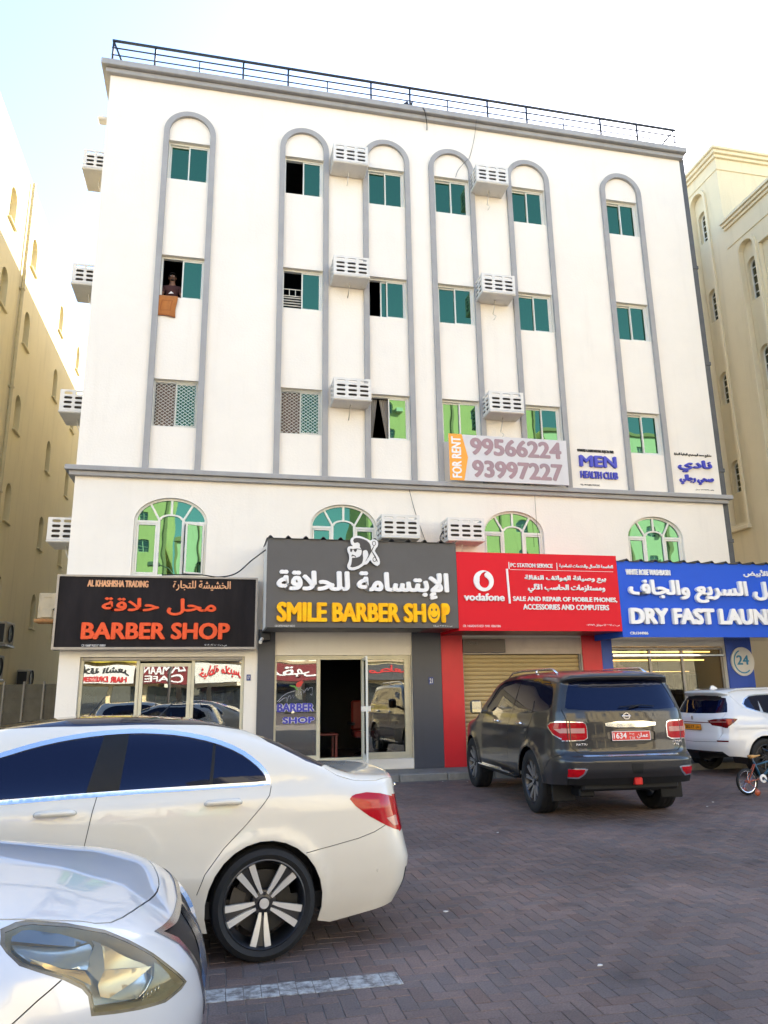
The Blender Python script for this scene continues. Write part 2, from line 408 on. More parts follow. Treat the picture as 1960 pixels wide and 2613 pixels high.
# block paving laid in right-angled herringbone, 200 x 100 mm
M_PAVER = None
def paver_mat():
    m, nt, p = nodemat('paving_block'); p.inputs['Roughness'].default_value = 0.72; p.inputs['Specular IOR Level'].default_value = 0.4
    tc = N(nt, 'ShaderNodeTexCoord'); ge = N(nt, 'ShaderNodeNewGeometry')
    at = N(nt, 'ShaderNodeAttribute'); at.attribute_name = 'tint'
    nz = N(nt, 'ShaderNodeTexNoise'); nz.inputs['Scale'].default_value = 0.55; nz.inputs['Detail'].default_value = 7; nz.inputs['Roughness'].default_value = 0.6
    nt.links.new(ge.outputs['Position'], nz.inputs[0])
    cr = N(nt, 'ShaderNodeValToRGB'); e = cr.color_ramp.elements; e[0].position = 0.30; e[0].color = (0.56, 0.55, 0.56, 1); e[1].position = 0.66; e[1].color = (1.22, 1.14, 1.10, 1)
    nt.links.new(nz.outputs[0], cr.inputs[0])
    mx = N(nt, 'ShaderNodeMix', data_type='RGBA', blend_type='MULTIPLY'); mx.inputs[0].default_value = 1
    nt.links.new(at.outputs['Color'], mx.inputs[6]); nt.links.new(cr.outputs[0], mx.inputs[7])
    n2 = N(nt, 'ShaderNodeTexNoise'); n2.inputs['Scale'].default_value = 90; n2.inputs['Detail'].default_value = 5; nt.links.new(ge.outputs['Position'], n2.inputs[0])
    r2 = N(nt, 'ShaderNodeMapRange'); r2.inputs[1].default_value = 0.3; r2.inputs[2].default_value = 0.7; r2.inputs[3].default_value = 0.72; r2.inputs[4].default_value = 1.28
    nt.links.new(n2.outputs[0], r2.inputs[0])
    m2 = N(nt, 'ShaderNodeMix', data_type='RGBA', blend_type='MULTIPLY'); m2.inputs[0].default_value = 1
    nt.links.new(mx.outputs[2], m2.inputs[6]); nt.links.new(r2.outputs[0], m2.inputs[7]); nt.links.new(m2.outputs[2], p.inputs['Base Color'])
    n3 = N(nt, 'ShaderNodeTexNoise'); n3.inputs['Scale'].default_value = 1.9; n3.inputs['Detail'].default_value = 5; nt.links.new(ge.outputs['Position'], n3.inputs[0])
    r3 = N(nt, 'ShaderNodeMapRange'); r3.inputs[1].default_value = .60; r3.inputs[2].default_value = .70; r3.inputs[3].default_value = 1.0; r3.inputs[4].default_value = .62; nt.links.new(n3.outputs[0], r3.inputs[0])
    m3 = N(nt, 'ShaderNodeMix', data_type='RGBA', blend_type='MULTIPLY'); m3.inputs[0].default_value = 1; nt.links.new(m2.outputs[2], m3.inputs[6]); nt.links.new(r3.outputs[0], m3.inputs[7]); nt.links.new(m3.outputs[2], p.inputs['Base Color'])
    b = N(nt, 'ShaderNodeBump'); b.inputs['Strength'].default_value = 0.5; b.inputs['Distance'].default_value = 0.003
    nt.links.new(n2.outputs[0], b.inputs['Height']); nt.links.new(b.outputs[0], p.inputs['Normal'])
    return m
M_PAVER = paver_mat()
def paver_geo(w, l, seed):
    """one chamfered block, w along x and l along y, centred"""
    r = random.Random(seed); g = 0.0026; c = 0.003; a, b = w / 2 - g, l / 2 - g
    top = [(-a + c, -b + c), (a - c, -b + c), (a - c, b - c), (-a + c, b - c)]; mid = [(-a, -b), (a, -b), (a, b), (-a, b)]
    tz = [r.uniform(-0.0012, 0.0012) for _ in range(4)]
    vs = [(x, y, 0.0 + tz[i]) for i, (x, y) in enumerate(top)] + [(x, y, -0.003) for x, y in mid] + [(x, y, -0.02) for x, y in mid]
    fs = [(0, 1, 2, 3)] + [(4 + i, 4 + (i + 1) % 4, (i + 1) % 4, i) for i in range(4)] + [(8 + i, 8 + (i + 1) % 4, 4 + (i + 1) % 4, 4 + i) for i in range(4)]
    return vs, fs
def tint(r):
    k = r.random(); base = (0.160, 0.118, 0.102) if k < .55 else (0.142, 0.114, 0.104) if k < .85 else (0.166, 0.114, 0.094)
    j = r.uniform(0.88, 1.12); return tuple(c * j for c in base)
def paint(me, cols):
    a = me.color_attributes.new('tint', 'FLOAT_COLOR', 'POINT'); a.data.foreach_set('color', np.array(cols, dtype=np.float32).ravel())
def cam_px(p):
    d = Vector(p) - CAM; c = (d.dot(XC), d.dot(YC), d.dot(ZC))
    # rows of the camera matrix: world = R @ cam
    R = Matrix((XC, YC, ZC)); q = R.transposed() @ d
    if q.z > -0.2: return None
    return (0.5 + q.x / -q.z * 34.785 / 36, 0.5 + q.y / -q.z * 34.785 / 36 * 0.75, -q.z)
paving = root('paving', None, None, (1.5, -11, 0), kind='structure')
tag(paving, 'red and grey block paving laid in herringbone')
bl = []
rr = random.Random(3)
U = 0.1
for j in range(-165, -11):
    for i in range(-40, 160):
        # right-angled herringbone: every cell (i,j) by its diagonal class
        k = (i - j) % 4
        if k == 0: bl.append((i * U + U, j * U + U / 2, 2 * U, U))           # lies along x over cells i,i+1
        elif k == 2: bl.append((i * U + U / 2, j * U, U, 2 * U))                    # lies along y over cells j-1,j
near = []
for (x, y, w, l) in bl:
    if y > -1.22: continue
    q = cam_px((x, y, 0))
    if q is None or not (-0.25 < q[0] < 1.18 and -0.18 < q[1] < 0.5): continue
    near.append((q[2], x, y, w, l, 0 <= q[0] <= 1 and 0 <= q[1] <= 1))
near.sort()
def hidden(x, y):      # under or behind the parked cars
    return (y > -10.6 and x < 1.35) or (x < 0.05)
front = [n for n in near if n[5] and not hidden(n[1], n[2])][:300]; fs_ = set((n[1], n[2]) for n in front)
bank = {}
for i, n in enumerate(front):
    key = (n[3] > n[4], i % 10)
    if key not in bank:
        vs, fs = paver_geo(n[3], n[4], i); me = bpy.data.meshes.new('paving_block'); me.from_pydata(vs, [], fs)
        t = tint(rr); paint(me, [(*t, 1)] * len(vs)); me.materials.append(M_PAVER); bank[key] = me
    link('paving_block', bank[key], None, paving, True, Matrix.Translation((n[1], n[2], rr.uniform(-.0012, .0008))))
mb = MB(); cols = []
for n in near:
    if (n[1], n[2]) in fs_: continue
    vs, fs = paver_geo(n[3], n[4], rr.random()); dz = rr.uniform(-.0012, .0008); t = tint(rr)
    mb.add([(x + n[1], y + n[2], z + dz) for x, y, z in vs], fs); cols += [(*t, 1)] * len(vs)
me = bpy.data.meshes.new('paving_blocks'); me.from_pydata(mb.v, [], mb.f); paint(me, cols)
o = link('paving_block_field', me, M_PAVER, paving, True); tag(o, kind='stuff')
mb = MB(); mb.add([(-20, -30, -0.0045), (30, -30, -0.0045), (30, 1.5, -0.0045), (-20, 1.5, -0.0045)], [(0, 1, 2, 3)])
mb.build('joint_sand', M_SAND, paving, True)

# worn white parking line, painted block by block
def wornpaint():
    m, nt, p = nodemat('worn_white_paint'); p.inputs['Roughness'].default_value = 0.7
    ge = N(nt, 'ShaderNodeNewGeometry'); nz = N(nt, 'ShaderNodeTexNoise'); nz.inputs['Scale'].default_value = 16; nz.inputs['Detail'].default_value = 8; nz.inputs['Roughness'].default_value = .7
    nt.links.new(ge.outputs['Position'], nz.inputs[0])
    cr = N(nt, 'ShaderNodeValToRGB'); e = cr.color_ramp.elements; e[0].position = 0.38; e[0].color = (0.12, 0.10, 0.09, 1); e[1].position = 0.62; e[1].color = (0.46, 0.45, 0.42, 1)
    nt.links.new(nz.outputs[0], cr.inputs[0]); nt.links.new(cr.outputs[0], p.inputs['Base Color']); return m
M_LINE = wornpaint()
ln = root('parking_line', 'short worn white parking line painted on the block paving beside the foreground hatchback', 'road marking', (0.5, -10.85, 0))
x = -0.9
while x < 1.1:
    x2 = min(x + rr.choice([0.098, 0.2, 0.1]), 1.1)
    mb = MB(); a = rr.uniform(-.004, .004)
    mb.rbox(x + .0016, -10.935 + a, -0.001, x2 - .0016, -10.745 + a + rr.uniform(-.01, .006), 0.0030 + rr.uniform(-.0003, .0004), c=0.001)
    mb.build('painted_block', M_LINE, ln, True); x = x2

# raised pavement with kerb stones in front of the shops
pv = root('pavement', None, None, (4.5, -0.5, 0), kind='structure'); tag(pv, 'low concrete pavement along the shop fronts')
mb = MB(); mb.box(-3.3, -0.90, -0.02, 13.6, 0.4, 0.128); mb.build('slab', M_CONC, pv, True)
x = -3.3
while x < 13.5:
    mb = MB(); d = rr.uniform(-.006, .006); mb.rbox(x + .004, -1.06 + d, -0.02, min(x + 0.96, 13.6) - .004, -0.903, 0.13 + d * .5, c=0.02)
    mb.build('kerb_stone', M_CONC, pv, True); x += 0.96

# ================================================================ MAIN BUILDING
B = root('apartment_building', 'cream white four storey apartment block with grey arched pilasters above a row of shops', 'apartment building', (4.5, 0, 0))
CX = [-1.16, 1.56, 3.60, 5.30, 7.38, 10.05]
HX = [(-1.64, -0.67), (1.08, 2.03), (3.12, 4.07), (4.84, 5.78), (6.92, 7.84), (9.60, 10.52)]
ROWS = [(13.36, 14.40), (10.31, 11.36), (7.25, 8.34)]
ARCH = [-1.11, 2.52, 6.46, 10.06]
holes = []
for r, (z0, z1) in enumerate(ROWS):
    for (a, b) in HX: holes.append(rect(a, z0, b, z1))
for xc in ARCH: holes.append(archpoly(xc, 1.46, 4.02, 5.17, 0.51, 22))
holes.append(rect(-2.67, 0.14, 0.48, 2.41)); holes.append(rect(1.08, 0.135, 3.98, 2.86)); holes.append(rect(5.10, 0.135, 7.92, 2.80)); holes.append(rect(8.64, 0.135, 11.55, 2.60))
pl = plate(rect(XW0, 0.0, XW1, 16.1), holes, 0.0, 0.20)
wall = weld(pl.build('front_wall', M_WALL, B, True))
mb = MB(); mb.box(XW0, 0.203, 0, XW0 + 0.2, 26, 16.1); mb.build('side_wall', M_WALL, B, True)
mb = MB(); mb.box(XW1 - 0.2, 0.203, 0, XW1, 26, 16.1); mb.build('side_wall', M_WALL, B, True)
mb = MB(); mb.box(XW0, 26.003, 0, XW1, 26.2, 16.1); mb.build('rear_wall', M_WALL, B, True)
mb = MB(); mb.box(XW0 + .2, .2, 15.6, XW1 - .2, 26, 15.8); mb.build('roof_slab', M_CONC, B, True)
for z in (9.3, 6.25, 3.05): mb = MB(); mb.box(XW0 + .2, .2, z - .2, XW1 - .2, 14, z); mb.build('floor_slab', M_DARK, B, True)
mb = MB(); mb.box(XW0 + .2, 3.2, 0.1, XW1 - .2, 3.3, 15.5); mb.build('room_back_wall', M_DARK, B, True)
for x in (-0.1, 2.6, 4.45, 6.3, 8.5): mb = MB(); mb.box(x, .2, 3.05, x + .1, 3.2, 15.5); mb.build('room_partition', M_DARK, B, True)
mb = MB()
mb.rbox(XW0 - .20, -.21, 16.09, XW1 + .14, .35, 16.25, .012); mb.rbox(XW0 - .10, -.11, 15.965, XW1 + .08, .3, 16.085, .01)
mb.build('top_cornice', M_TRIM, B, True)
mb = MB(); mb.rbox(XW0 - .19, -.17, 6.16, XW1 + .20, .0 - .003, 6.262, .01); mb.rbox(XW0 - .11, -.10, 6.065, XW1 + .10, -.003, 6.157, .008)
mb.box(XW0 - .19, -.003, 6.16, XW0 - .003, 25.0, 6.262); mb.box(XW0 - .11, -.003, 6.065, XW0 - .003, 25.0, 6.157)
mb.build('middle_cornice', M_TRIM, B, True)
mb = MB(); mb.box(XW0 - .20, .353, 16.09, XW0 + .1, 25.5, 16.25); mb.box(XW1 - .1, .353, 16.09, XW1 + .14, 25.5, 16.25); mb.build('side_cornice', M_TRIM, B, True)
mb = MB(); mb.box(XW0 + 0.35, .36, 16.0, XW1 - .3, .5, 16.36); mb.build('parapet', M_WALL, B, True)
for k, xc in enumerate(CX):
    w = 1.19; th = 0.125; n = 22; zs = 14.60
    outer = [(xc - w / 2, 6.265)] + [(xc - w / 2 * cos(pi * i / n), zs + 0.60 * sin(pi * i / n)) for i in range(n + 1)] + [(xc + w / 2, 6.265)]
    wi = w - 2 * th
    inner = [(xc + wi / 2, 6.265)] + [(xc + wi / 2 * cos(pi * i / n), zs + 0.475 * sin(pi * i / n)) for i in range(n + 1)] + [(xc - wi / 2, 6.265)]
    mb = plate(outer + inner, [], -0.075, -0.002)
    mb.build('arched_pilaster', M_TRIM, B, True)
# grey pipe duct on the right edge
mb = MB(); mb.rbox(12.012, .02, 0.2, 12.17, .22, 16.05, .01)
for z in (2.9, 5.1, 6.9, 9.8, 12.6): mb.rbox(12.008, .0, z, 12.19, .24, z + .1, .008)
mb.build('pipe_duct', pmat('dark_grey_duct', (0.11, 0.11, 0.11), rough=.7, var=.3, vscale=4), B, True)

M_CURT = pmat('brown_curtain', (0.20, 0.13, 0.10), rough=0.9, var=0.4, vscale=6, stretch=(6, 6, .4))
M_SHEER = pmat('pale_curtain', (0.42, 0.38, 0.33), rough=0.9, var=0.4, vscale=6, stretch=(8, 8, .4))
def bars(x0, z0, x1, z1, t, y0, y1):
    mb = MB(); mb.rbox(x0, y0, z0, x0 + t, y1, z1, .004); mb.rbox(x1 - t, y0, z0, x1, y1, z1, .004)
    mb.rbox(x0 + t, y0 + .001, z1 - t, x1 - t, y1 - .001, z1, .004); mb.rbox(x0 + t, y0 + .001, z0, x1 - t, y1 - .001, z0 + t, .004); return mb
def curtain(x0, x1, z0, z1, y, amp=.02, n=24, gather=None):
    mb = MB(); vs = []; rows = 6
    for j in range(rows + 1):
        f = j / rows; zz = z1 + (z0 - z1) * f
        for i in range(n + 1):
            u = i / n
            xx = x0 + (x1 - x0) * u
            if gather: g = gather(u, f); xx = g
            vs.append((xx, y + amp * sin(u * 2 * pi * 4.5 + f), zz))
    fs = [(j * (n + 1) + i, j * (n + 1) + i + 1, (j + 1) * (n + 1) + i + 1, (j + 1) * (n + 1) + i) for j in range(rows) for i in range(n)]
    return mb.add(vs, fs)
def slide_window(c, r, state):
    a, b = HX[c]; z0, z1 = ROWS[r]; y = 0.09
    w = bars(a + .002, z0 + .002, b - .002, z1 - .002, 0.045, y, y + .09).build('window', M_ALU, B, True)
    xi0, xi1 = a + .047, b - .047; zi0, zi1 = z0 + .047, z1 - .047; xm = (xi0 + xi1) / 2
    def sash(x0, x1, yy, nm='sash'):
        mb = bars(x0, zi0, x1, zi1, 0.032, yy, yy + .03); mb.build(nm, M_ALU, w, True)
        g = MB(); g.box(x0 + .03, yy + .012, zi0 + .03, x1 - .03, yy + .018, zi1 - .03); g.build('pane', M_GREEN, w, True)
    if state == 'closed': sash(xi0, xm + .016, y + .05); sash(xm - .016, xi1, y + .012)
    elif state in ('open', 'rails', 'curtain', 'grille'): sash(xm - .016, xi1, y + .012); sash(xm - .008, xi1 - .004, y + .05)
    elif state == 'part': sash(xm - .016, xi1, y + .012); sash(xi0 + .27, xm + .24, y + .05)
    if state == 'grille':
        mb = MB(); d = 0.105; k = -20
        X0, X1, Z0, Z1 = a + .01, b - .01, z0 + .01, z1 - .01
        while k < 40:
            for sgn in (1, -1):
                # diagonal strands clipped to the opening
                pts = []
                for t in np.linspace(0, 1, 30):
                    zz = Z0 + (Z1 - Z0) * t; xx = X0 + k * d + sgn * (zz - Z0) * 1.35
                    if X0 <= xx <= X1: pts.append((xx, y - .035 + .004 * sgn, zz))
                if len(pts) > 1: mb.tube([pts[0], pts[-1]], 0.0055, 4)
            k += 1
        mb.tube([(X0, y - .035, Z0), (X1, y - .035, Z0), (X1, y - .035, Z1), (X0, y - .035, Z1)], 0.012, 5, closed=True)
        mb.build('security_grille', M_ALU, w, True)
        curtain(xi0 + .01, xm, zi0, zi1, .21).build('curtain', M_CURT, w, True, smooth=True)
    if state == 'rails':
        mb = MB()
        for z in np.linspace(z0 + .06, z0 + .40, 6): mb.tube([(xi0, .235, z), (xm, .235, z)], .014, 5)
        for z in (z0 + .45, z0 + .62): mb.tube([(xi0, .235, z), (xm, .235, z)], .012, 5)
        for x in np.linspace(xi0, xm, 4): mb.tube([(x, .235, z0 + .45), (x, .235, z0 + .62)], .010, 5)
        mb.build('guard_rail', M_ALU, w, True)
    if state == 'curtain':
        curtain(0, 0, zi0, zi1, .22, gather=lambda u, f: xi0 + (xm - xi0) * (0.0 + u * (0.42 - 0.3 * f))).build('curtain', M_SHEER, w, True, smooth=True)
        curtain(0, 0, zi0, zi1, .23, gather=lambda u, f: xi0 + (xm - xi0) * (0.52 + .40 * f + u * (0.5 - 0.40 * f))).build('curtain', M_SHEER, w, True, smooth=True)
    return w
ST = [['closed', 'open', 'closed', 'closed', 'closed', 'closed'], ['open', 'rails', 'part', 'closed', 'closed', 'closed'], ['grille', 'grille', 'curtain', 'closed', 'closed', 'closed']]
for r in range(3):
    for c in range(6): slide_window(c, r, ST[r][c])

def arch_window(xc, openleaf=False):
    z0, zs, W, rise = 4.02, 5.17, 1.46, 0.51; y = 0.07
    def arcpts(w, ri, n=22, z=zs): return [(xc + w / 2 * cos(pi * i / n), z + ri * sin(pi * i / n)) for i in range(n + 1)]
    outer = [(xc - W / 2 + .003, z0 + .003), (xc + W / 2 - .003, z0 + .003)] + arcpts(W - .006, rise - .003)
    inner = [(xc - W / 2 + .05, z0 + .05), (xc + W / 2 - .05, z0 + .05)] + arcpts(W - .10, rise - .045)
    mb = plate(outer, [inner], y, y + .08)
    w = mb.build('arched_window', M_ALU, B, True)
    m = 0.245
    mb = MB(); t = .028
    for s in (-1, 1):
        mb.rbox(xc + s * m - t, y - .006, z0 + .05, xc + s * m + t, y + .07, zs + .05, .004)
        xa, xb = (xc - W / 2 + .045, xc - m - t) if s < 0 else (xc + m + t, xc + W / 2 - .045)
        mb.rbox(xa, y - .004, zs - .03, xb, y + .068, zs + .025, .004)
        # diagonal bar from mullion head to the outer arch
        th = radians(52) if s > 0 else radians(128)
        p0 = Vector((xc + s * m, 0, zs + .05)); p1 = Vector((xc + (W / 2 - .04) * cos(th), 0, zs + (rise - .035) * sin(th)))
        d = (p1 - p0); L = d.length; ang = math.atan2(d.z, d.x)
        mb.rbox(0, -.022, -.022, L, .045, .022, .003, M=Matrix.Translation((p0.x, y + .02, p0.z)) @ Matrix.Rotation(-ang, 4, 'Y'))
    mb.rbox(xc - .024, y - .003, zs + .17, xc + .024, y + .067, zs + rise - .04, .003)
    n = 14; ia = [(xc + (m) * cos(pi * i / n), zs + .05 + .12 * sin(pi * i / n)) for i in range(n + 1)]; ib = [(xc + (m - .05) * cos(pi * i / n), zs + .05 + .085 * sin(pi * i / n)) for i in range(n + 1)]
    pp = plate(ia + ib[::-1], [], y - .005, y + .065); mb.add(pp.v, pp.f)
    mb.build('glazing_bars', M_ALU, w, True)
    yg = y + .03
    def pane(poly):
        plate(poly, [], yg, yg + .006).build('pane', M_GREEN, w, True)
    pane(rect(xc - W / 2 + .05, z0 + .05, xc - m, zs)); pane([(xc - m, z0 + .05), (xc + m, z0 + .05)] + [(xc + m * cos(pi * i / 12), zs + .04 + .12 * sin(pi * i / 12)) for i in range(13)])
    if not openleaf: pane(rect(xc + m, z0 + .05, xc + W / 2 - .05, zs))
    q = arcpts(W - .09, rise - .04, 40)
    for a0, a1 in ((0, 52), (52, 90), (90, 128), (128, 180)):
        pts = [(xc + (W - .09) / 2 * cos(radians(a)), zs + (rise - .04) * sin(radians(a))) for a in np.linspace(a0, a1, 10)]
        if a0 == 0: inn = [(xc + m, zs + .03)]
        elif a0 == 52: inn = [(xc, zs + .15), (xc + m * .7, zs + .13), (xc + m, zs + .05)]
        elif a0 == 90: inn = [(xc - m, zs + .05), (xc - m * .7, zs + .13), (xc, zs + .15)]
        else: inn = [(xc - m, zs + .03)]
        if a0 == 0: pts = [(xc + W / 2 - .05, zs + .02)] + pts[1:]
        if a0 == 128: pts = pts[:-1] + [(xc - W / 2 + .05, zs + .02)]
        pane(pts + inn)
    # casement leaves
    for s in ((-1,) if openleaf else (-1, 1)):
        xa, xb = (xc - W / 2 + .055, xc - m - t - .002) if s < 0 else (xc + m + t + .002, xc + W / 2 - .055)
        bars(xa, z0 + .055, xb, zs - .035, .035, y - .004, y + .05).build('casement', M_ALU, w, True)
    if openleaf:
        hx, wl = xc + W / 2 - .06, W / 2 - .06 - m - t
        Mx = Matrix.Translation((hx, y - .01, 0)) @ Matrix.Rotation(radians(24), 4, 'Z')
        mb = bars(-wl, z0 + .055, 0, zs - .035, .035, -.02, .02); mb.v = [tuple(Mx @ Vector(v)) for v in mb.v]; mb.build('open_casement', M_ALU, w, True)
        mb = MB(); mb.box(-wl + .03, -.003, z0 + .085, -.03, .003, zs - .065, M=Mx); mb.build('pane', M_GREEN, w, True)
    return w
for i, xc in enumerate(ARCH): arch_window(xc, i == 0)

# painted pillars and shop surrounds (parts of the building)
def paintmat(n, c, r=.45): return pmat(n, c, rough=r, var=0.14, vscale=1.6, bump=0.12, bscale=30, dirt=0.3)
M_GREYP = paintmat('dark_grey_paint', (0.062, 0.064, 0.078)); M_RED = paintmat('red_paint', (0.62, 0.012, 0.018)); M_BLUE = paintmat('blue_paint', (0.018, 0.07, 0.42)); M_BLUE2 = paintmat('navy_paint', (0.010, 0.022, 0.12))
def pillar(x0, x1, mat, z0=.13, z1=2.95, y=-.045):
    mb = MB(); mb.rbox(x0, y, z0, x1, -.002, z1, .006); mb.build('pillar', mat, B, True)
pillar(0.74, 1.085, M_GREYP); pillar(3.98, 4.62, M_GREYP); pillar(4.623, 5.105, M_RED, z1=2.9)
pillar(7.915, 8.38, M_RED, z1=2.9); pillar(8.383, 8.64, M_BLUE, z1=2.8); pillar(11.56, 12.24, M_BLUE, z1=2.8)
mb = MB(); mb.rbox(1.085, -.03, 0.13, 3.98, .30, 0.335, .01); mb.build('door_sill', M_WALL, B, True)
mb = MB(); mb.rbox(5.11, -.03, 0.13, 7.91, .30, 0.20, .01); mb.build('door_sill', M_CONC, B, True)
mb = MB(); mb.rbox(8.64, -.03, 0.13, 11.55, .30, 0.25, .01); mb.build('door_sill', M_CONC, B, True)
mb = MB(); mb.box(1.083, .02, 2.43, 3.977, .19, 2.86); mb.build('shutter_housing', M_WALL, B, True)
mb = MB(); mb.box(5.103, .02, 2.44, 7.917, .19, 2.797); mb.build('shutter_housing', pmat('dusty_pink_render', (.56, .47, .40), rough=.8, var=.2, vscale=2, dirt=.3), B, True)

# roof rail
rail = root('roof_railing', 'black steel railing along the front edge of the flat roof', 'railing', (4.4, .12, 16.25))
xs = [-3.02, -2.06, -1.02, 0.02, 1.12, 2.10, 3.22, 4.24, 5.25, 6.35, 7.45, 8.5, 9.6, 10.7, 11.85]
mb = MB(); mb.tube([(-3.05, -.12, 16.84), (11.9, -.12, 16.84)], .034, 8); mb.build('top_rail', M_RAIL, rail, True, smooth=True)
mb = MB(); mb.tube([(-3.05, -.12, 16.64), (11.9, -.12, 16.64)], .018, 6); mb.build('middle_rail', M_RAIL, rail, True, smooth=True)
mb = MB(); mb.tube([(-3.05, -.12, 16.44), (11.9, -.12, 16.44)], .015, 6); mb.build('bottom_rail', M_RAIL, rail, True, smooth=True)
for i, x in enumerate(xs):
    mb = MB(); mb.tube([(x, -.12, 16.24), (x, -.12, 16.83 if i % 3 != 2 else 16.64)], .026 if i % 3 != 2 else .016, 6); mb.build('post', M_RAIL, rail, True, smooth=True)
for x, dx in ((-3.02, .22), (11.85, -.42)):
    mb = MB(); mb.tube([(x, -.12, 16.82), (x + dx, -.10, 16.28)], .024, 6); mb.build('brace', M_RAIL, rail, True, smooth=True)
mb = MB(); mb.prism([(3.93, 16.25), (4.30, 16.25), (4.33, 16.50), (4.22, 16.34), (4.18, 16.46), (4.08, 16.36)], -.10, -.05); tag(mb.build('roof_scrap', M_RAIL), 'dark jagged scrap leaning on the roof railing near its middle', 'scrap')
mb = MB(); mb.rbox(-3.30, .2, 14.9, -3.06, .45, 15.0, .03); tag(mb.build('security_light', M_CAGE), 'small pale fitting high on the left edge of the white block', 'light fitting')

# thin loose cables on the facade
def cable(name, pts, r, label, mat=None, sub=8):
    P = [Vector(p) for p in pts]; out = []
    for i in range(len(P) - 1):
        a, b, c, d = P[max(i - 1, 0)], P[i], P[i + 1], P[min(i + 2, len(P) - 1)]
        for k in range(sub):
            t = k / sub; out.append(0.5 * ((2 * b) + (c - a) * t + (2 * a - 5 * b + 4 * c - d) * t * t + (3 * b - a - 3 * c + d) * t ** 3))
    out.append(P[-1])
    mb = MB(); mb.tube(out, r, 5); return tag(mb.build(name, mat or M_BLACK, smooth=True), label, 'cable')
M_WIRE = pmat('grey_wire', (.12, .11, .10), rough=.6)
cable('cable', [(4.55, -.22, 16.2), (4.60, -.215, 16.1), (4.68, -.09, 15.88), (4.70, -.02, 15.72)], .012, 'short dark cable hanging over the roof cornice near the middle')
cable('cable', [(5.99, -.215, 16.1), (5.98, -.02, 15.7), (5.83, -.02, 15.1), (5.70, -.085, 14.9), (5.50, -.03, 14.65), (5.42, -.03, 14.42)], .006, 'thin cable drooping across the top of the fourth arch', M_WIRE)
cable('cable', [(3.98, -.12, 6.05), (4.12, -.02, 5.6), (4.35, -.04, 4.9), (4.5, -.04, 4.7)], .007, 'thin grey cable falling from the middle cornice between the two low cooler cages', M_WIRE)
cable('cable', [(6.97, -.13, 6.05), (7.02, -.02, 5.6), (7.03, -.02, 4.9)], .005, 'thin grey cable falling from the middle cornice right of the third arched window', M_WIRE)
cable('cable', [(4.47, -.9, 4.66), (4.62, -.25, 4.95), (4.72, -.2, 5.12)], .014, 'black cable rising from the grey barber sign to the right low cooler cage')
cable('cable', [(-1.2, -.36, 3.99), (-.5, -.36, 4.01), (-.1, -.3, 3.98), (.25, -.2, 4.08), (.55, -.2, 4.35), (.80, -.9, 4.45)], .014, 'black cable running from the old black shop sign up to the grey barber sign')
mb = MB(); mb.box(0.45, -.004, 10.55 - 3.3, 0.47, -.001, 7.35 - .02)
# ================================================================ COOLER CAGES
def cage_front(w, h, cols=3, rows=4, t=.022):
    mx, mz = .062, .050; cw = (w - mx * (cols + 1)) / cols; rh = (h - mz * (rows + 1)) / rows
    hs = []
    for i in range(cols):
        for j in range(rows):
            x0 = -w / 2 + mx + i * (cw + mx); z0 = mz + j * (rh + mz)
            hs.append(stadium(x0, z0, x0 + cw, z0 + rh))
    return hs
def make_cage(label, w=.84, d=.52, h=.47, group=None):
    t = root('cooler_cage', label, 'air conditioner cage', group=group)
    plate(rect(-w / 2, 0, w / 2, h), cage_front(w, h), -d, -d + .022).build('front_panel', M_CAGE, t)
    hs = []
    n = 2; mx, mz = .05, .045; cw = (d - .03 - mx * (n + 1)) / n; rh = (h - mz * 5) / 4
    for i in range(n):
        for j in range(4):
            y0 = -d + .03 + mx + i * (cw + mx); z0 = mz + j * (rh + mz); hs.append(stadium(y0, z0, y0 + cw, z0 + rh))
    for s in (-1, 1):
        a, b = (-w / 2, -w / 2 + .02) if s < 0 else (w / 2 - .02, w / 2)
        plate(rect(-d + .023, 0, -.003, h), hs, a, b, plane='yz').build('side_panel', M_CAGE, t)
    mb = MB(); mb.rbox(-w / 2 - .012, -d - .012, -.055, w / 2 + .012, -.003, -.002, .02); mb.build('tray', M_CAGE, t)
    mb = MB(); mb.box(-w / 2 + .05, -d + .06, .0, w / 2 - .05, -.01, h * .74); mb.build('cooling_unit', M_ACU, t)
    mb = MB()
    for x in (-.25, 0, .25): mb.tube([(x, -.06, h), (x, -.06, h + .05), (x + .03, -.16, h + .05)], .008, 5); 
    mb.build('top_brackets', M_CAGE, t)
    return t
def drain(t, bend):
    mb = MB(); pts = [(.0, -.22, -.05), (-.01, -.20, -.20), (-.03, -.12, -.38)]
    if bend: pts += [(.05, -.14, -.44), (-.02, -.13, -.54)]
    mb.tube(pts, .011, 6); return mb.build('drain_pipe', M_CAGE, t, smooth=True)
c0 = make_cage('white slotted cooler cage between the second and third arches, top row')
spots = [((2.62, 14.05), 'white slotted cooler cage between the second and third arches, top row', 0), ((2.63, 11.02), 'white slotted cooler cage between the second and third arches, middle row', 0), ((2.64, 7.98), 'white slotted cooler cage between the second and third arches, bottom row', 0),
         ((6.22, 14.03), 'white slotted cooler cage between the fourth and fifth arches, top row', 1), ((6.22, 10.97), 'white slotted cooler cage between the fourth and fifth arches, middle row', 1), ((6.25, 7.93), 'white slotted cooler cage between the fourth and fifth arches, above the rent banner', 1),
         ((3.67, 4.90), 'white slotted cooler cage just above the right part of the grey barber sign', 2), ((5.14, 4.88), 'white slotted cooler cage touching the third arched window above the red sign', 2)]
for i, ((x, z), lb, bd) in enumerate(spots):
    o = c0 if i == 0 else clone(c0)
    if i: pass
    o['label'] = lb; o['group'] = 'slotted cooler cages on the front wall'; o.location = (x, 0, z); o.matrix_basis = Matrix.Translation((x, -.003, z)); WM[o.name] = o.matrix_basis
    if bd < 2: dr = drain(o, bd == 1)
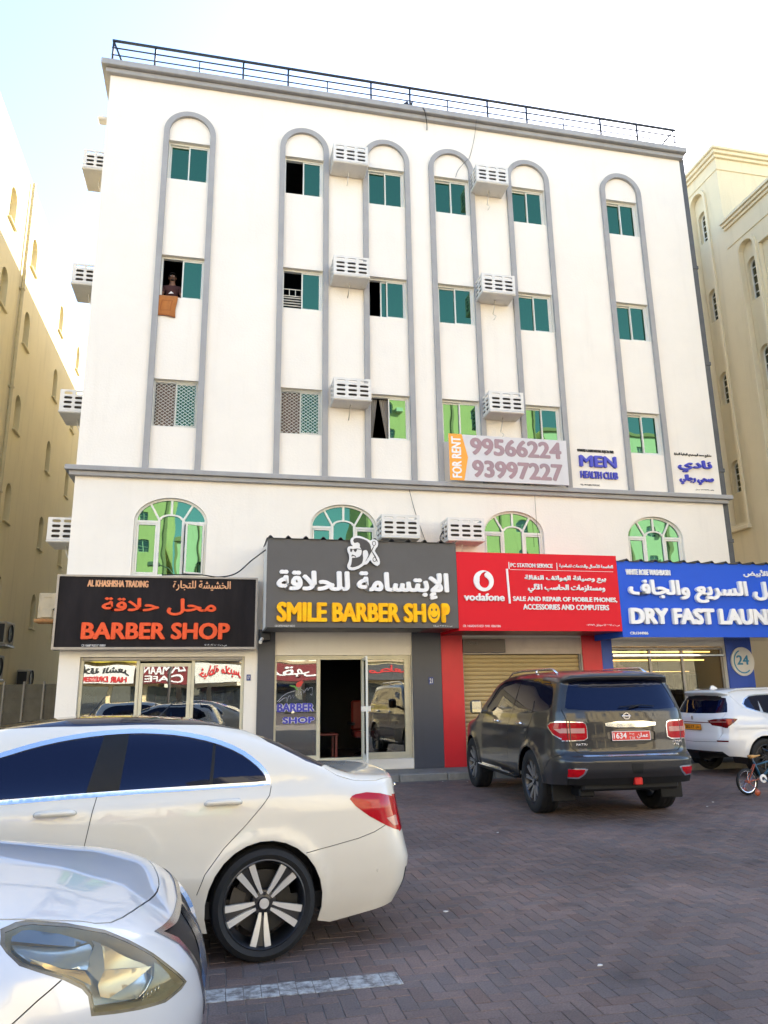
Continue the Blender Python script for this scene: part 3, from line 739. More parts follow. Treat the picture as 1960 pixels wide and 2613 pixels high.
for i, (z, lb) in enumerate(((13.68, 'top'), (10.68, 'second'), (7.63, 'third'), (4.80, 'lowest'))):
    o = clone(c0); o['label'] = {'top': 'topmost', 'second': 'second from the top', 'third': 'third from the top', 'lowest': 'lowest'}[lb] + ' slotted cooler cage on the left side wall of the white block'
    o['group'] = 'slotted cooler cages on the left side wall'
    o.matrix_basis = Matrix.Translation((XW0 - .003, .80, z)) @ Matrix.Rotation(radians(-90), 4, 'Z'); WM[o.name] = o.matrix_basis
    for ch in list(o.children):
        if ch.name.startswith('drain'): bpy.data.objects.remove(ch)
    drain(o, 0)
for o in [c for c in c0.children if c.name.startswith('drain')][1:]: bpy.data.objects.remove(o)

# ================================================================ SIGNS
def letters(nm): return nm
def signboard(name, label, cat, x0, z0, x1, z1, yf, yb, face, side=None, edge=.02, loc=None):
    t = root(name, label, cat, ((x0 + x1) / 2, yf, z0))
    mb = MB(); mb.rbox(x0, yf, z0, x1, yb, z1, .006); mb.build('panel', face, t, True)
    return t
M_SGBLK = pmat('worn_black_sign_face', (0.007, 0.006, 0.008), rough=.5, spec=.12, var=.5, vscale=3, stretch=(1, 1, .2), col2=(0.020, 0.016, 0.018), dirt=0.1)
M_ORANGE = pmat('faded_orange_lettering', (0.88, 0.115, 0.035), rough=.6, spec=.2, var=.15, vscale=9)
M_PEACH = pmat('peach_lettering', (0.80, 0.42, 0.22), rough=.6, spec=.2, var=.2, vscale=9)
M_FRAMEG = pmat('grey_aluminium', (0.30, 0.28, 0.26), rough=.4, metal=.5, var=.2, vscale=6)
s1 = root('black_shop_sign', 'old black shop sign with orange barber lettering, leftmost of the row', 'shop sign', (-1.2, -.3, 2.5))
mb = MB(); mb.rbox(-3.13, -.30, 2.56, .67, -.004, 3.95, .006); mb.build('panel', M_SGBLK, s1, True)
fr = plate(rect(-3.15, 2.535, .69, 3.975), [rect(-3.11, 2.58, .65, 3.94)], -.325, -.02); fr.build('frame', M_FRAMEG, s1, True)
text('lettering', 'AL KHASHISHA TRADING', (-2.595, 3.745, -1.451, 3.880), -.301, M_PEACH, s1, .006, .008)
text('lettering', 'الخشيشة للتجارة', (-.983, 3.69, .148, 3.90), -.301, M_PEACH, s1, .006, .005, True)
text('lettering', 'محل حلاقة', (-2.30, 3.196, -.123, 3.54), -.301, M_ORANGE, s1, .02, .016, True)
text('lettering', 'BARBER SHOP', (-2.638, 2.725, .165, 3.055), -.301, M_ORANGE, s1, .03, .022)
text('small_print', 'C.R 1186887 MUSCAT 1008869', (-2.611, 2.592, -2.179, 2.634), -.301, M_WHITE_L, s1, .003)
text('small_print', 'س ت ١٠٠٨٨٦٩ : ٢٠٠٧', (-.319, 2.595, .108, 2.638), -.301, M_WHITE_L, s1, .003, 0, True)

M_SGREY = pmat('charcoal_composite_panel', (0.112, 0.104, 0.098), rough=.5, spec=.25, var=.12, vscale=1.5, bump=.1, bscale=60)
M_SOFFG = pmat('soffit_grey', (0.26, 0.245, 0.23), rough=.7, var=.4, vscale=3)
M_YEL = pmat('yellow_lettering', (0.95, 0.56, 0.002), rough=.4, spec=.2, var=.25, vscale=7, col2=(0.95, 0.40, 0.0))
Z0 = -1.30
s2 = root('grey_shop_sign', 'grey barber shop sign with white Arabic and yellow English letters', 'shop sign', (2.7, Z0, 2.88))
mb = MB(); mb.box(.808, Z0, 2.885, 4.63, Z0 + .04, 4.60); mb.build('panel', M_SGREY, s2, True)
mb = MB(); mb.box(.81, Z0 + .043, 2.90, .85, -.05, 4.58); mb.box(4.59, Z0 + .043, 2.90, 4.628, -.05, 4.58); mb.build('side_panel', M_CAGE, s2, True)
mb = MB(); mb.box(.852, Z0 + .043, 2.895, 4.10, -.05, 2.94); mb.build('soffit', M_SOFFG, s2, True)
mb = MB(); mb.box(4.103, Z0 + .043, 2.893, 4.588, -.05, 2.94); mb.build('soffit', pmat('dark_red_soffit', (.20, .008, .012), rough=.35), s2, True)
# corrugated flashing along the top
def flashing(par, x0, x1, z, y, mat):
    mb = MB(); vs = []; n = int((x1 - x0) / .02); prof = []
    for i in range(n + 1):
        x = x0 + (x1 - x0) * i / n; ph = (x % .345) / .345
        h = .055 * max(0, 1 - abs(ph - .5) * 7) ** .5 if abs(ph - .5) < .143 else 0
        prof.append((x, h))
    for (x, h) in prof: vs += [(x, y - .03, z + h - .012), (x, y + 1.24, z + h + .04)]
    fs = [(2 * i, 2 * i + 2, 2 * i + 3, 2 * i + 1) for i in range(n)]
    vs += [(x, y - .03, z + h - .030) for (x, h) in prof]; b = 2 * (n + 1)
    fs += [(2 * i, 2 * i + 2, b + i + 1, b + i) for i in range(n)]
    mb.add(vs, fs); mb.build('corrugated_top', mat, par, True)
flashing(s2, .79, 4.64, 4.625, Z0, M_BLACK)
ARY = Z0 - .002
text('lettering', 'الإبتسامة للحلاقة', (.995, 3.44, 4.446, 3.985), Z0, M_WHITE_L, s2, .045, .028, True)
text('lettering', 'SMILE BARBER SH', (1.008, 2.985, 3.952, 3.365), Z0, M_YEL, s2, .05, .026)
text('lettering', 'P', (4.268, 2.985, 4.445, 3.372), Z0, M_YEL, s2, .05, .030)
def ell(xc, zc, a, b, n=28, a0=0, a1=360): return [(xc + a * cos(radians(t)), zc + b * sin(radians(t))) for t in np.linspace(a0, a1, n, endpoint=(a1 - a0) < 360)]
mb = MB(); mb.prism(ell(4.113, 3.178, .125, .195), Z0 - .05, Z0 - .001); sm = mb.build('smiling_face', M_YEL, s2, True)
mb = MB()
for s in (-1, 1): mb.prism(ell(4.113 + s * .045, 3.24, .016, .028, 12), Z0 - .0535, Z0 - .045)
arc = ell(4.113, 3.17, .078, .105, 14, 200, 340); arc2 = ell(4.113, 3.185, .078, .095, 14, 200, 340)
mb.prism(arc + arc2[::-1], Z0 - .0535, Z0 - .045); mb.build('face_print', M_BLACK, sm, True)
text('small_print', 'C.R:1107703 MUSCAT 4302372', (.985, 2.893, 1.364, 2.930), Z0, M_WHITE_L, s2, .003)
text('small_print', 'س ت ١١٠٧٧٠٣ مسقط', (4.10, 2.905, 4.495, 2.942), Z0, M_WHITE_L, s2, .003, 0, True)
# cut-out barber head
LX0, LZ1, LS = 2.302, 4.748, .000498
def lg(pts): return [(LX0 + x * LS, LZ1 - (y - 0) * LS) for x, y in pts]
LX0, LS = 2.302, .000492
M_LOGOW = pmat('white_cut_out', (.74, .72, .70), rough=.4)
outl = [(260, 330), (290, 230), (390, 150), (500, 115), (640, 120), (780, 165), (930, 225), (1010, 265), (1070, 300), (1130, 260), (1230, 240), (1330, 270), (1390, 340), (1400, 430), (1370, 540), (1300, 620), (1255, 720), (1330, 850), (1430, 1010), (1465, 1150), (1455, 1250), (1370, 1330), (1290, 1310), (1180, 1240), (1100, 1150), (1070, 1090), (1000, 1190), (930, 1270), (820, 1290), (740, 1360), (600, 1450), (450, 1510), (320, 1530), (190, 1500), (130, 1400), (140, 1300), (190, 1180), (215, 1050), (205, 900), (150, 780), (135, 650), (170, 580), (270, 545), (380, 545), (290, 470)]
t_ = root('barber_head_cutout', 'cut-out bearded man with sunglasses and scissors on top of the grey barber sign', 'logo', (2.65, Z0 - .06, 4.0))
mb = MB(); mb.prism(lg(outl), Z0 - .075, Z0 - .048); mb.build('backing', M_LOGOW, t_, True)
mb = MB()
hair = [(370, 330), (400, 240), (500, 205), (640, 210), (800, 250), (930, 310), (1040, 410), (1090, 530), (1110, 680), (1080, 800), (1040, 900), (980, 1010), (990, 860), (960, 740), (900, 690), (830, 700), (770, 740), (760, 860), (775, 1020), (760, 1140), (720, 1240), (600, 1330), (450, 1390), (330, 1415), (250, 1390), (290, 1280), (310, 1150), (320, 1030), (430, 1020), (540, 1005), (640, 960), (700, 880), (725, 740), (690, 640), (640, 570), (650, 500), (630, 430), (560, 385), (420, 420)]
mb.prism(lg(hair), Z0 - .080, Z0 - .0745)
for p in ([(240, 660), (330, 655), (330, 740), (290, 800), (255, 770)], [(385, 660), (525, 640), (520, 720), (470, 790), (410, 760)], [(325, 672), (395, 665), (395, 690), (325, 695)], [(520, 640), (720, 670), (720, 692), (520, 668)], [(300, 930), (340, 890), (470, 950), (480, 1020), (420, 960), (330, 950), (320, 1010)]):
    mb.prism(lg(p), Z0 - .081, Z0 - .0745)
def ring(xc, yc, a, b, w):
    o = [(xc + a * cos(t), yc + b * sin(t)) for t in np.linspace(0, 2 * pi, 20, endpoint=False)]; i = [(xc + (a - w) * cos(t), yc + (b - w) * sin(t)) for t in np.linspace(0, 2 * pi, 20, endpoint=False)]
    pp = plate(lg(o), [lg(i)], Z0 - .081, Z0 - .0745); mb.add(pp.v, pp.f)
ring(1228, 410, 78, 100, 22); ring(1240, 1070, 78, 100, 22)
mb.prism(lg([(1225, 505), (1245, 510), (1140, 720), (880, 1160), (870, 1150), (1100, 700)]), Z0 - .082, Z0 - .0745)
mb.prism(lg([(1120, 740), (1150, 745), (1280, 930), (1370, 1150), (1345, 1160), (1240, 960)]), Z0 - .083, Z0 - .0745)
mb.build('printed_face', pmat('logo_black', (.025, .024, .03), rough=.4), t_, True)

# red sign
M_SRED = pmat('red_sign_face', (0.70, 0.006, 0.018), rough=.5, spec=.2, var=.06, vscale=1.2)
s3 = root('red_shop_sign', 'red phone shop sign with white lettering and round white logo', 'shop sign', (6.4, Z0, 2.83))
mb = MB(); mb.box(4.636, Z0 - .004, 2.832, 8.215, Z0 + .04, 4.435); mb.build('panel', M_SRED, s3, True)
mb = MB(); mb.box(4.64, Z0 + .043, 2.84, 4.66, -.05, 4.42); mb.box(8.19, Z0 + .043, 2.84, 8.21, -.05, 4.42); mb.box(4.662, Z0 + .043, 4.38, 8.188, -.05, 4.42); mb.build('side_panel', M_SRED, s3, True)
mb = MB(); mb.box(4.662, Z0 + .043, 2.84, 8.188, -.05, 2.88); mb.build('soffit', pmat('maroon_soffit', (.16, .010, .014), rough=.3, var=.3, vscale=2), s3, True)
yF = Z0 - .005
text('lettering', 'PC STATION SERVICE', (5.796, 4.14, 6.734, 4.225), yF, M_WHITE_L, s3, .012, .004)
text('lettering', 'العاصمة للأعمال والخدمات تضامنية', (6.880, 4.14, 8.12, 4.245), yF, M_WHITE_L, s3, .012, .004, True)
mb = MB(); mb.box(5.757, yF - .012, 4.10, 5.772, yF, 4.245); mb.box(6.825, yF - .012, 4.10, 6.838, yF, 4.25); mb.box(5.79, yF - .004, 4.085, 8.12, yF, 4.092); mb.build('divider', M_WHITE_L, s3, True)
mb = MB(); mb.prism([(5.690, 4.10), (5.728, 4.10), (5.752, 3.385), (5.712, 3.385)], yF - .03, yF); mb.build('divider', M_WHITE_L, s3, True)
# white disc with a drop-shaped quotation mark
xc, zc, R0 = 5.19, 3.842, .215
outer = ell(xc, zc, R0, R0, 40)
drop = ell(xc + .012, zc - .035, .108, .112, 20, 100, 360 + 60) + [(xc + .045, zc + .105), (xc + .015, zc + .155), (xc + .06, zc + .20), (xc - .01, zc + .178), (xc - .07, zc + .12), (xc - .085, zc + .06)]
drop = [(xc + .012 + .108 * cos(radians(t)), zc - .035 + .112 * sin(radians(t))) for t in np.linspace(165, 425, 24)] + [(xc + .035, zc + .085), (xc + .022, zc + .125), (xc + .045, zc + .165), (xc + .085, zc + .190), (xc + .02, zc + .185), (xc - .045, zc + .145), (xc - .085, zc + .085)]
plate(outer, [drop], yF - .035, yF).build('round_logo', M_WHITE_L, s3, True)
text('lettering', 'vodafone', (4.755, 3.43, 5.625, 3.585), yF, M_WHITE_L, s3, .03, .010)
text('lettering', 'بيع وصيانة الهواتف النقالة', (6.090, 3.835, 7.93, 3.985), yF, M_WHITE_L, s3, .02, .008, True)
text('lettering', 'ومستلزمات الحاسب الآلي', (6.152, 3.615, 7.891, 3.80), yF, M_WHITE_L, s3, .02, .008, True)
text('lettering', 'SALE AND REPAIR OF MOBILE PHONES,', (5.810, 3.425, 8.150, 3.535), yF, M_WHITE_L, s3, .012, .006)
text('lettering', 'ACCESSORIES AND COMPUTERS', (6.023, 3.265, 7.948, 3.378), yF, M_WHITE_L, s3, .012, .006)
text('small_print', 'CR: 1466024/1510221 MAR: 1006/1006', (4.718, 2.905, 5.517, 2.95), yF, M_WHITE_L, s3, .003)
text('small_print', 'س ت ١٤٦٦٠٢٤ موبايل ٩٧٧٣١٠٠', (7.40, 2.93, 8.16, 2.98), yF, M_WHITE_L, s3, .003, 0, True)

# blue sign
M_SBLU = pmat('blue_sign_face', (0.018, 0.095, 0.58), rough=.5, spec=.2, var=.08, vscale=1.2)
s4 = root('blue_shop_sign', 'long blue laundry sign with raised white letters running out of the right edge', 'shop sign', (11, Z0, 2.7))
mb = MB(); mb.box(8.222, Z0, 2.712, 14.3, Z0 + .04, 4.33); mb.build('panel', M_SBLU, s4, True)
mb = MB(); mb.box(8.226, Z0 + .043, 2.72, 8.25, -.05, 4.31); mb.build('side_panel', M_SBLU, s4, True)
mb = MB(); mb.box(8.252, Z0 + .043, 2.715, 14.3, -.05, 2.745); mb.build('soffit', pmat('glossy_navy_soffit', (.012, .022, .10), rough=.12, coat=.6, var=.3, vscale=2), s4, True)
flashing(s4, 8.21, 14.3, 4.34, Z0, M_BLACK)
text('lettering', 'WHITE ROBE WASHBASIN', (8.408, 4.03, 9.474, 4.155), Z0, M_WHITE_L, s4, .02, .008)
text('lettering', 'الرداء الأبيض', (11.283, 4.03, 12.426, 4.20), Z0, M_WHITE_L, s4, .02, .008, True)
text('lettering', 'الغسيل السريع والجاف', (8.424, 3.44, 12.95, 3.93), Z0, M_WHITE_L, s4, .06, .026, True)
text('lettering', 'DRY FAST LAUNDRY', (8.389, 2.975, 12.62, 3.325), Z0, M_WHITE_L, s4, .06, .034)
text('lettering', 'CR:1344986', (8.389, 2.765, 8.811, 2.822), Z0, M_WHITE_L, s4, .008, .004)

# round 24 hour disc on the blue pillar
rd = root('round_sign', 'round white 24 hour sign hung on the blue pillar', 'sign', (11.94, -.1, 1.9))
mb = MB(); mb.prism(ell(11.94, 2.245, .305, .33, 40), -.085, -.047); mb.build('disc', pmat('pale_disc', (.62, .60, .57), rough=.4, var=.1, vscale=4), rd, True)
M_CYAN = pmat('cyan_print', (.02, .20, .38), rough=.4)
text('lettering', '24', (11.775, 2.17, 12.10, 2.39), -.0855, M_CYAN, rd, .003, .010)
pp = plate(ell(11.94, 2.245, .245, .275, 30, 110, 310) + ell(11.94, 2.245, .215, .245, 30, 110, 310)[::-1], [], -.0885, -.0855); pp.build('print', M_CYAN, rd, True)

# rent banner
rn = root('rent_banner', 'white and orange for rent banner with two faded phone numbers below the green windows', 'banner', (6.4, -.25, 6.27))
mb = MB(); mb.rbox(4.90, -.25, 6.285, 7.80, -.215, 7.385, .004); mb.build('panel', pmat('banner_white', (.64, .61, .60), rough=.5, var=.06, vscale=2, dirt=.1), rn, True)
mb = MB(); mb.prism([(4.898, 6.283), (5.235, 6.283), (5.345, 6.84), (5.215, 7.387), (4.898, 7.387)], -.256, -.2505); mb.build('arrow_print', pmat('banner_orange', (.90, .36, .03), rough=.5, var=.06, vscale=3), rn, True)
M_FADE = pmat('faded_maroon_print', (.40, .235, .25), rough=.55, var=.25, vscale=1.6, col2=(.30, .22, .235))
text('lettering', '99566224', (5.404, 6.91, 7.66, 7.325), -.251, M_FADE, rn, .003, .028)
text('lettering', '93997227', (5.430, 6.375, 7.66, 6.79), -.251, M_FADE, rn, .003, .028)
text('lettering', 'FOR RENT', (4.955, 6.34, 5.185, 7.325), -.2565, M_WHITE_L, rn, .003, .010, rot=True)
# men / Arabic wall lettering
M_VIO = pmat('violet_blue_lettering', (.045, .055, .46), rough=.4)
mn = root('health_club_lettering', 'blue English wall lettering for a men health club right of the rent banner', 'wall lettering', (8.7, -.03, 6.38))
text('lettering', 'MEN', (8.220, 6.84, 9.19, 7.125), -.002, M_VIO, mn, .05, .019)
text('lettering', 'HEALTH CLUB', (8.222, 6.555, 9.20, 6.735), -.002, M_VIO, mn, .04, .008)
text('lettering', 'MOHAMMED AL BUSAIDI NATIONAL PROJECTS & TRAD.', (8.20, 7.20, 9.16, 7.29), -.002, M_BLACK, mn, .01, .0015)
text('small_print', 'TEL: 99776886 99302302', (8.21, 6.375, 8.71, 6.415), -.002, M_BLACK, mn, .004)
ma = root('arabic_club_lettering', 'blue Arabic wall lettering near the right edge of the white wall', 'wall lettering', (11.3, -.03, 6.38))
text('lettering', 'نادي', (10.86, 6.84, 11.80, 7.16), -.002, M_VIO, ma, .05, .016, True)
text('lettering', 'صحي رجالي', (10.87, 6.53, 11.81, 6.78), -.002, M_VIO, ma, .04, .014, True)
text('lettering', 'مشاريع محمد البوسعيدي الوطنية للتجارة', (10.80, 7.25, 11.84, 7.345), -.002, M_BLACK, ma, .01, .0015, True)
text('small_print', 'هاتف ٩٩٧٧٦٨٨٦ سجل', (11.29, 6.39, 11.80, 6.43), -.002, M_BLACK, ma, .004, 0, True)
# house number plates
M_PLATE = pmat('blue_plate', (.03, .05, .20), rough=.4)
for (x0, z0, x1, z1, s, lb, y) in ((.526, 1.93, .608, 2.05, '17', 'small blue house number plate on the white wall left of the grey pillar', -.002), (4.323, 1.811, 4.429, 1.960, '21', 'small blue house number plate on the dark grey pillar right of the barber door', -.046)):
    np_ = root('number_plate', lb, 'number plate', (x0, y, z0)); mb = MB(); mb.rbox(x0, y - .012, z0, x1, y, z1, .003); mb.build('plate', M_PLATE, np_, True)
    text('lettering', s, (x0 + .02, z0 + .025, x1 - .02, z1 - .025), y - .012, M_WHITE_L, np_, .002, .002)

# ================================================================ SHOP FRONTS
def pane_box(x0, z0, x1, z1, y, par, mat=None, nm='pane'):
    mb = MB(); mb.box(x0, y, z0, x1, y + .008, z1); return mb.build(nm, mat or M_SHOPG, par, True)
f1 = root('shop_window_front', 'cream framed glass shop front under the old black sign', 'shop front', (-1.1, .1, .14))
bars(-2.665, .15, .475, 2.405, .06, .08, .16).build('frame', M_ALU2, f1, True)
mb = MB(); mb.rbox(-2.60, .06, 2.33, .415, .15, 2.345, .004); mb.rbox(-1.62, .075, .2, -1.56, .155, 2.34, .004); mb.rbox(-.56, .075, .2, -.50, .155, 2.34, .004); mb.build('mullion', M_ALU2, f1, True)
bars(-1.555, .16, -.565, 2.29, .07, .085, .13).build('door_leaf', M_ALU2, f1, True)
pane_box(-2.6, .2, -1.62, 2.33, .12, f1); pane_box(-1.48, .22, -.64, 2.22, .105, f1); pane_box(-.5, .2, .415, 2.33, .12, f1)
mb = MB(); mb.rbox(-2.62, .03, 2.345, .43, .10, 2.40, .005); mb.build('shutter_box', M_FRAMEG, f1, True)
f2 = root('barber_shop_front', 'cream framed barber shop front with its door standing open', 'shop front', (2.5, .1, .33))
bars(1.09, .338, 3.97, 2.43, .045, .07, .16).build('frame', M_ALU2, f2, True)
mb = MB(); mb.rbox(1.96, .075, .36, 2.035, .155, 2.385, .004); mb.rbox(2.90, .075, .36, 2.96, .155, 2.385, .004); mb.rbox(1.135, .078, .383, 1.96, .15, .44, .004); mb.rbox(2.96, .078, .383, 3.925, .15, .46, .004); mb.rbox(3.83, .079, .46, 3.925, .151, 2.34, .004); mb.rbox(1.135, .08, 2.34, 3.925, .15, 2.385, .003)
mb.build('mullion', M_ALU2, f2, True)
pane_box(1.135, .44, 1.96, 2.34, .115, f2); pane_box(2.96, .46, 3.83, 2.34, .115, f2)
mb = MB(); mb.rbox(1.09, .04, 2.43, 3.97, .069, 2.46, .004)
for x in (2.5, 3.45): mb.rbox(x, .03, 2.425, x + .09, .06, 2.445, .004)
mb.build('shutter_guide', M_FRAMEG, f2, True)
Md = Matrix.Translation((2.905, .06, 0)) @ Matrix.Rotation(radians(-84), 4, 'Z')   # leaf swung outwards
dm = bars(.0, .35, .84, 2.37, .07, -.022, .022)
dm.rbox(.07, -.021, .42, .77, .021, .53, .004)
dm.v = [tuple(Md @ Vector((-v[0], v[1], v[2]))) for v in dm.v]; Md2 = Md
# build the leaf turned towards the street
def leafpt(a, b, z): 
    th = radians(80); return (2.93 - a * cos(th) * .55 - b * sin(th), .055 - a * sin(th) + b * cos(th), z)
def leafbox(mb, a0, b0, z0, a1, b1, z1):
    mb.add([leafpt(a, b, z) for z in (z0, z1) for (a, b) in ((a0, b0), (a1, b0), (a1, b1), (a0, b1))], [(0, 3, 2, 1), (4, 5, 6, 7), (0, 1, 5, 4), (1, 2, 6, 5), (2, 3, 7, 6), (3, 0, 4, 7)])
mb = MB(); leafbox(mb, 0, -.02, .34, .07, .02, 2.37); leafbox(mb, .79, -.02, .34, .86, .02, 2.37); leafbox(mb, .07, -.019, 2.30, .79, .019, 2.368); leafbox(mb, .07, -.019, .342, .79, .019, .47)
dl = mb.build('door_leaf', M_ALU, f2, True)
mb = MB(); leafbox(mb, .07, -.004, .47, .79, .004, 2.30); mb.build('door_pane', M_SHOPG, dl, True)
mb = MB(); leafbox(mb, .74, -.075, 1.30, .84, -.02, 1.40); leafbox(mb, .74, .02, 1.30, .84, .11, 1.40); leafbox(mb, .79, -.03, 1.17, .805, -.025, 1.42); mb.build('handle', M_CAGE, dl, True)
# window sticker lettering
st = root('window_sticker', 'blue BARBER SHOP sticker with a red tulip on the left barber window', 'sticker', (1.5, .10, 1.0))
M_STB = pmat('sticker_blue', (.03, .035, .42), rough=.4); M_STW = pmat('sticker_white', (.55, .54, .60), rough=.4)
for mt, bd, dp in ((M_STW, .030, .002), (M_STB, .010, .006)):
    text('lettering', 'BARBER', (1.145 + (.012 if mt is M_STB else 0), 1.30, 1.925 - (.012 if mt is M_STB else 0), 1.47), .113, mt, st, dp, bd)
    text('lettering', 'SHOP', (1.26 + (.012 if mt is M_STB else 0), 1.07, 1.935 - (.012 if mt is M_STB else 0), 1.20), .113, mt, st, dp, bd)
def scribble(pts, r, mat, nm='script_line'):
    mb = MB(); mb.tube([(x, .108, z) for x, z in pts], r, 5); return mb.build(nm, mat, st, True)
def tk(pts): return [(1.135 + (x - 130) / 1090 * .80, 1.50 + (1060 - y) / 440 * .30) for x, y in pts]
scribble(tk([(160, 1060), (300, 900), (450, 800), (660, 740)]), .005, M_STW); scribble(tk([(200, 1070), (330, 960), (420, 930), (430, 1080), (470, 900)]), .005, M_STW)
scribble(tk([(470, 900), (520, 880), (530, 980), (600, 860), (610, 960), (690, 830), (690, 900), (760, 700), (740, 870), (820, 760), (830, 870)]), .005, M_STW)
scribble(tk([(830, 700), (900, 760), (880, 830), (960, 700), (1000, 660), (1010, 740), (1060, 660), (1140, 650), (1130, 880), (1080, 840)]), .005, M_STW)
mb = MB(); mb.prism(tk([(670, 560), (720, 490), (800, 450), (860, 430), (850, 480), (900, 470), (850, 540), (830, 600), (760, 640), (690, 620)]), .103, .108); mb.build('tulip_flower', pmat('tulip_red', (.62, .03, .02), rough=.4), st, True)
mb = MB(); mb.prism(tk([(480, 570), (640, 590), (700, 640), (730, 720), (680, 710), (640, 640), (560, 620)]), .103, .108); mb.build('tulip_leaf', pmat('tulip_green', (.10, .30, .05), rough=.4), st, True)

# inside the barber shop: red table and chairs, pale things on the floor
M_WOODR = pmat('dark_red_wood', (.16, .018, .014), rough=.35, var=.3, vscale=4)
for (x, y, lb, w) in ((2.22, .75, 'dark red wooden table just inside the open barber door', .5),):
    t = root('small_table', lb, 'table', (x, y, .33)); 
    mb = MB(); mb.rbox(x - w / 2, y - .3, .80, x + w / 2, y + .3, .84, .008); mb.build('tabletop', M_WOODR, t, True)
    for sx in (-1, 1):
        for sy in (-1, 1): mb = MB(); mb.rbox(x + sx * (w / 2 - .04) - .025, y + sy * .25 - .025, .335, x + sx * (w / 2 - .04) + .025, y + sy * .25 + .025, .80, .004); mb.build('leg', M_WOODR, t, True)
for i, (x, y, lb) in enumerate(((3.15, 1.05, 'red barber chair behind the right pane, nearer the door'), (3.62, 1.5, 'red barber chair behind the right pane, nearer the grey pillar'))):
    t = root('barber_chair', lb, 'chair', (x, y, .33), group='red barber chairs')
    mb = MB(); mb.rbox(x - .26, y - .26, .72, x + .26, y + .26, .86, .03); mb.build('seat', M_WOODR, t, True)
    mb = MB(); mb.rbox(x - .26, y + .2, .86, x + .26, y + .32, 1.5, .04); mb.build('backrest', M_WOODR, t, True)
    for s in (-1, 1): mb = MB(); mb.rbox(x + s * .3 - .04, y - .25, .98, x + s * .3 + .04, y + .2, 1.04, .015); mb.build('armrest', M_BLACK, t, True)
    mb = MB(); mb.lathe([(.03, .45), (.04, .5), (.05, .72)], 12, Matrix.Translation((x, y, 0))); mb.lathe([(.0, .34), (.26, .34), (.24, .38), (.05, .45)], 20, Matrix.Translation((x, y, 0))); mb.build('pedestal', M_CHROME, t, True, smooth=True)
mb = MB(); mb.box(1.0, .25, .30, 4.1, 3.2, .332); o = mb.build('shop_floor', pmat('shop_tiles', (.10, .05, .04), rough=.3, var=.4, vscale=4), B, True)
mb = MB(); mb.box(-2.8, .25, .10, .6, 3.2, .145); mb.build('shop_floor', pmat('shop_tiles'
    , (.2, .2, .2)), B, True)
for x in (.75, 4.3): mb = MB(); mb.box(x, .2, .1, x + .1, 3.2, 2.9); mb.build('shop_partition', pmat('inner_wall', (.16, .14, .11), rough=.8, var=.2), B, True)
for x in (8.3,): mb = MB(); mb.box(x, .2, .1, x + .1, 3.2, 2.9); mb.build('shop_partition', MATS['inner_wall'], B, True)
for i in range(3):
    x = -2.3 + i * 1.0
    t = root('wall_shelf', ['white', 'middle', 'right'][i].replace('white', 'left').capitalize().lower() + ' white shelf of bottles seen through the old shop window', 'shelf', (x, 1.6, .9))
    for z in (1.1, 1.5, 1.9): mb = MB(); mb.rbox(x - .4, 1.5, z, x + .4, 1.75, z + .03, .004); mb.build('board', pmat('shelf_white', (.35, .34, .30), rough=.5), t, True)
    for k in range(10):
        zz = (1.1, 1.5, 1.9)[k % 3] + .03; xx = x - .33 + .07 * k; mb = MB(); mb.lathe([(0, 0), (.025, 0), (.025, .12), (.01, .15), (.01, .18), (0, .18)], 8, Matrix.Translation((xx, 1.6, zz))); mb.build('bottle', [M_WOODR, M_CYAN, M_WHITE_L, M_BLACK][k % 4], t, True, smooth=True)

# roller shutter
rs = root('roller_shutter', 'closed cream corrugated roller shutter under the red sign', 'roller shutter', (6.5, .1, .2))
M_SHUT = pmat('cream_shutter_slat', (.50, .38, .19), rough=.5, var=.22, vscale=2, stretch=(.5, 1, 8), dirt=.35)
z = .205; k = 0; slat_me = None
while z < 2.42:
    if slat_me is None:
        prof = [(0.0, .004), (-.006, .010), (-.026, .030), (-.032, .05), (-.026, .070), (-.004, .084), (.0, .088)]
        vs = [(x, y, zz) for x in (5.135, 7.885) for (y, zz) in prof]; n = len(prof)
        slat_me = bpy.data.meshes.new('slat'); slat_me.from_pydata(vs, [], [(i, i + n, i + n + 1, i + 1) for i in range(n - 1)]); slat_me.materials.append(M_SHUT)
        slat_me.polygons.foreach_set('use_smooth', [True] * (n - 1))
    link('slat', slat_me, None, rs, True, Matrix.Translation((0, .14 + rr.uniform(-.001, .001), z))); z += .089
mb = MB(); mb.rbox(5.105, .06, .2, 5.15, .17, 2.44, .004); mb.rbox(7.87, .06, .2, 7.915, .17, 2.44, .004); mb.build('guide_rail', M_FRAMEG, rs, True)
db = root('unlit_display', 'dark unlit display board above the left end of the cream shutter', 'display board', (5.6, 0, 2.46))
mb = MB(); mb.rbox(5.11, -.06, 2.47, 6.08, .018, 2.76, .005); mb.build('panel', pmat('dark_red_display', (.03, .006, .007), rough=.3, var=.3, vscale=3), db, True)
text('lettering', 'MOBILE', (5.2, 2.64, 5.45, 2.70), -.061, M_WIRE, db, .002)

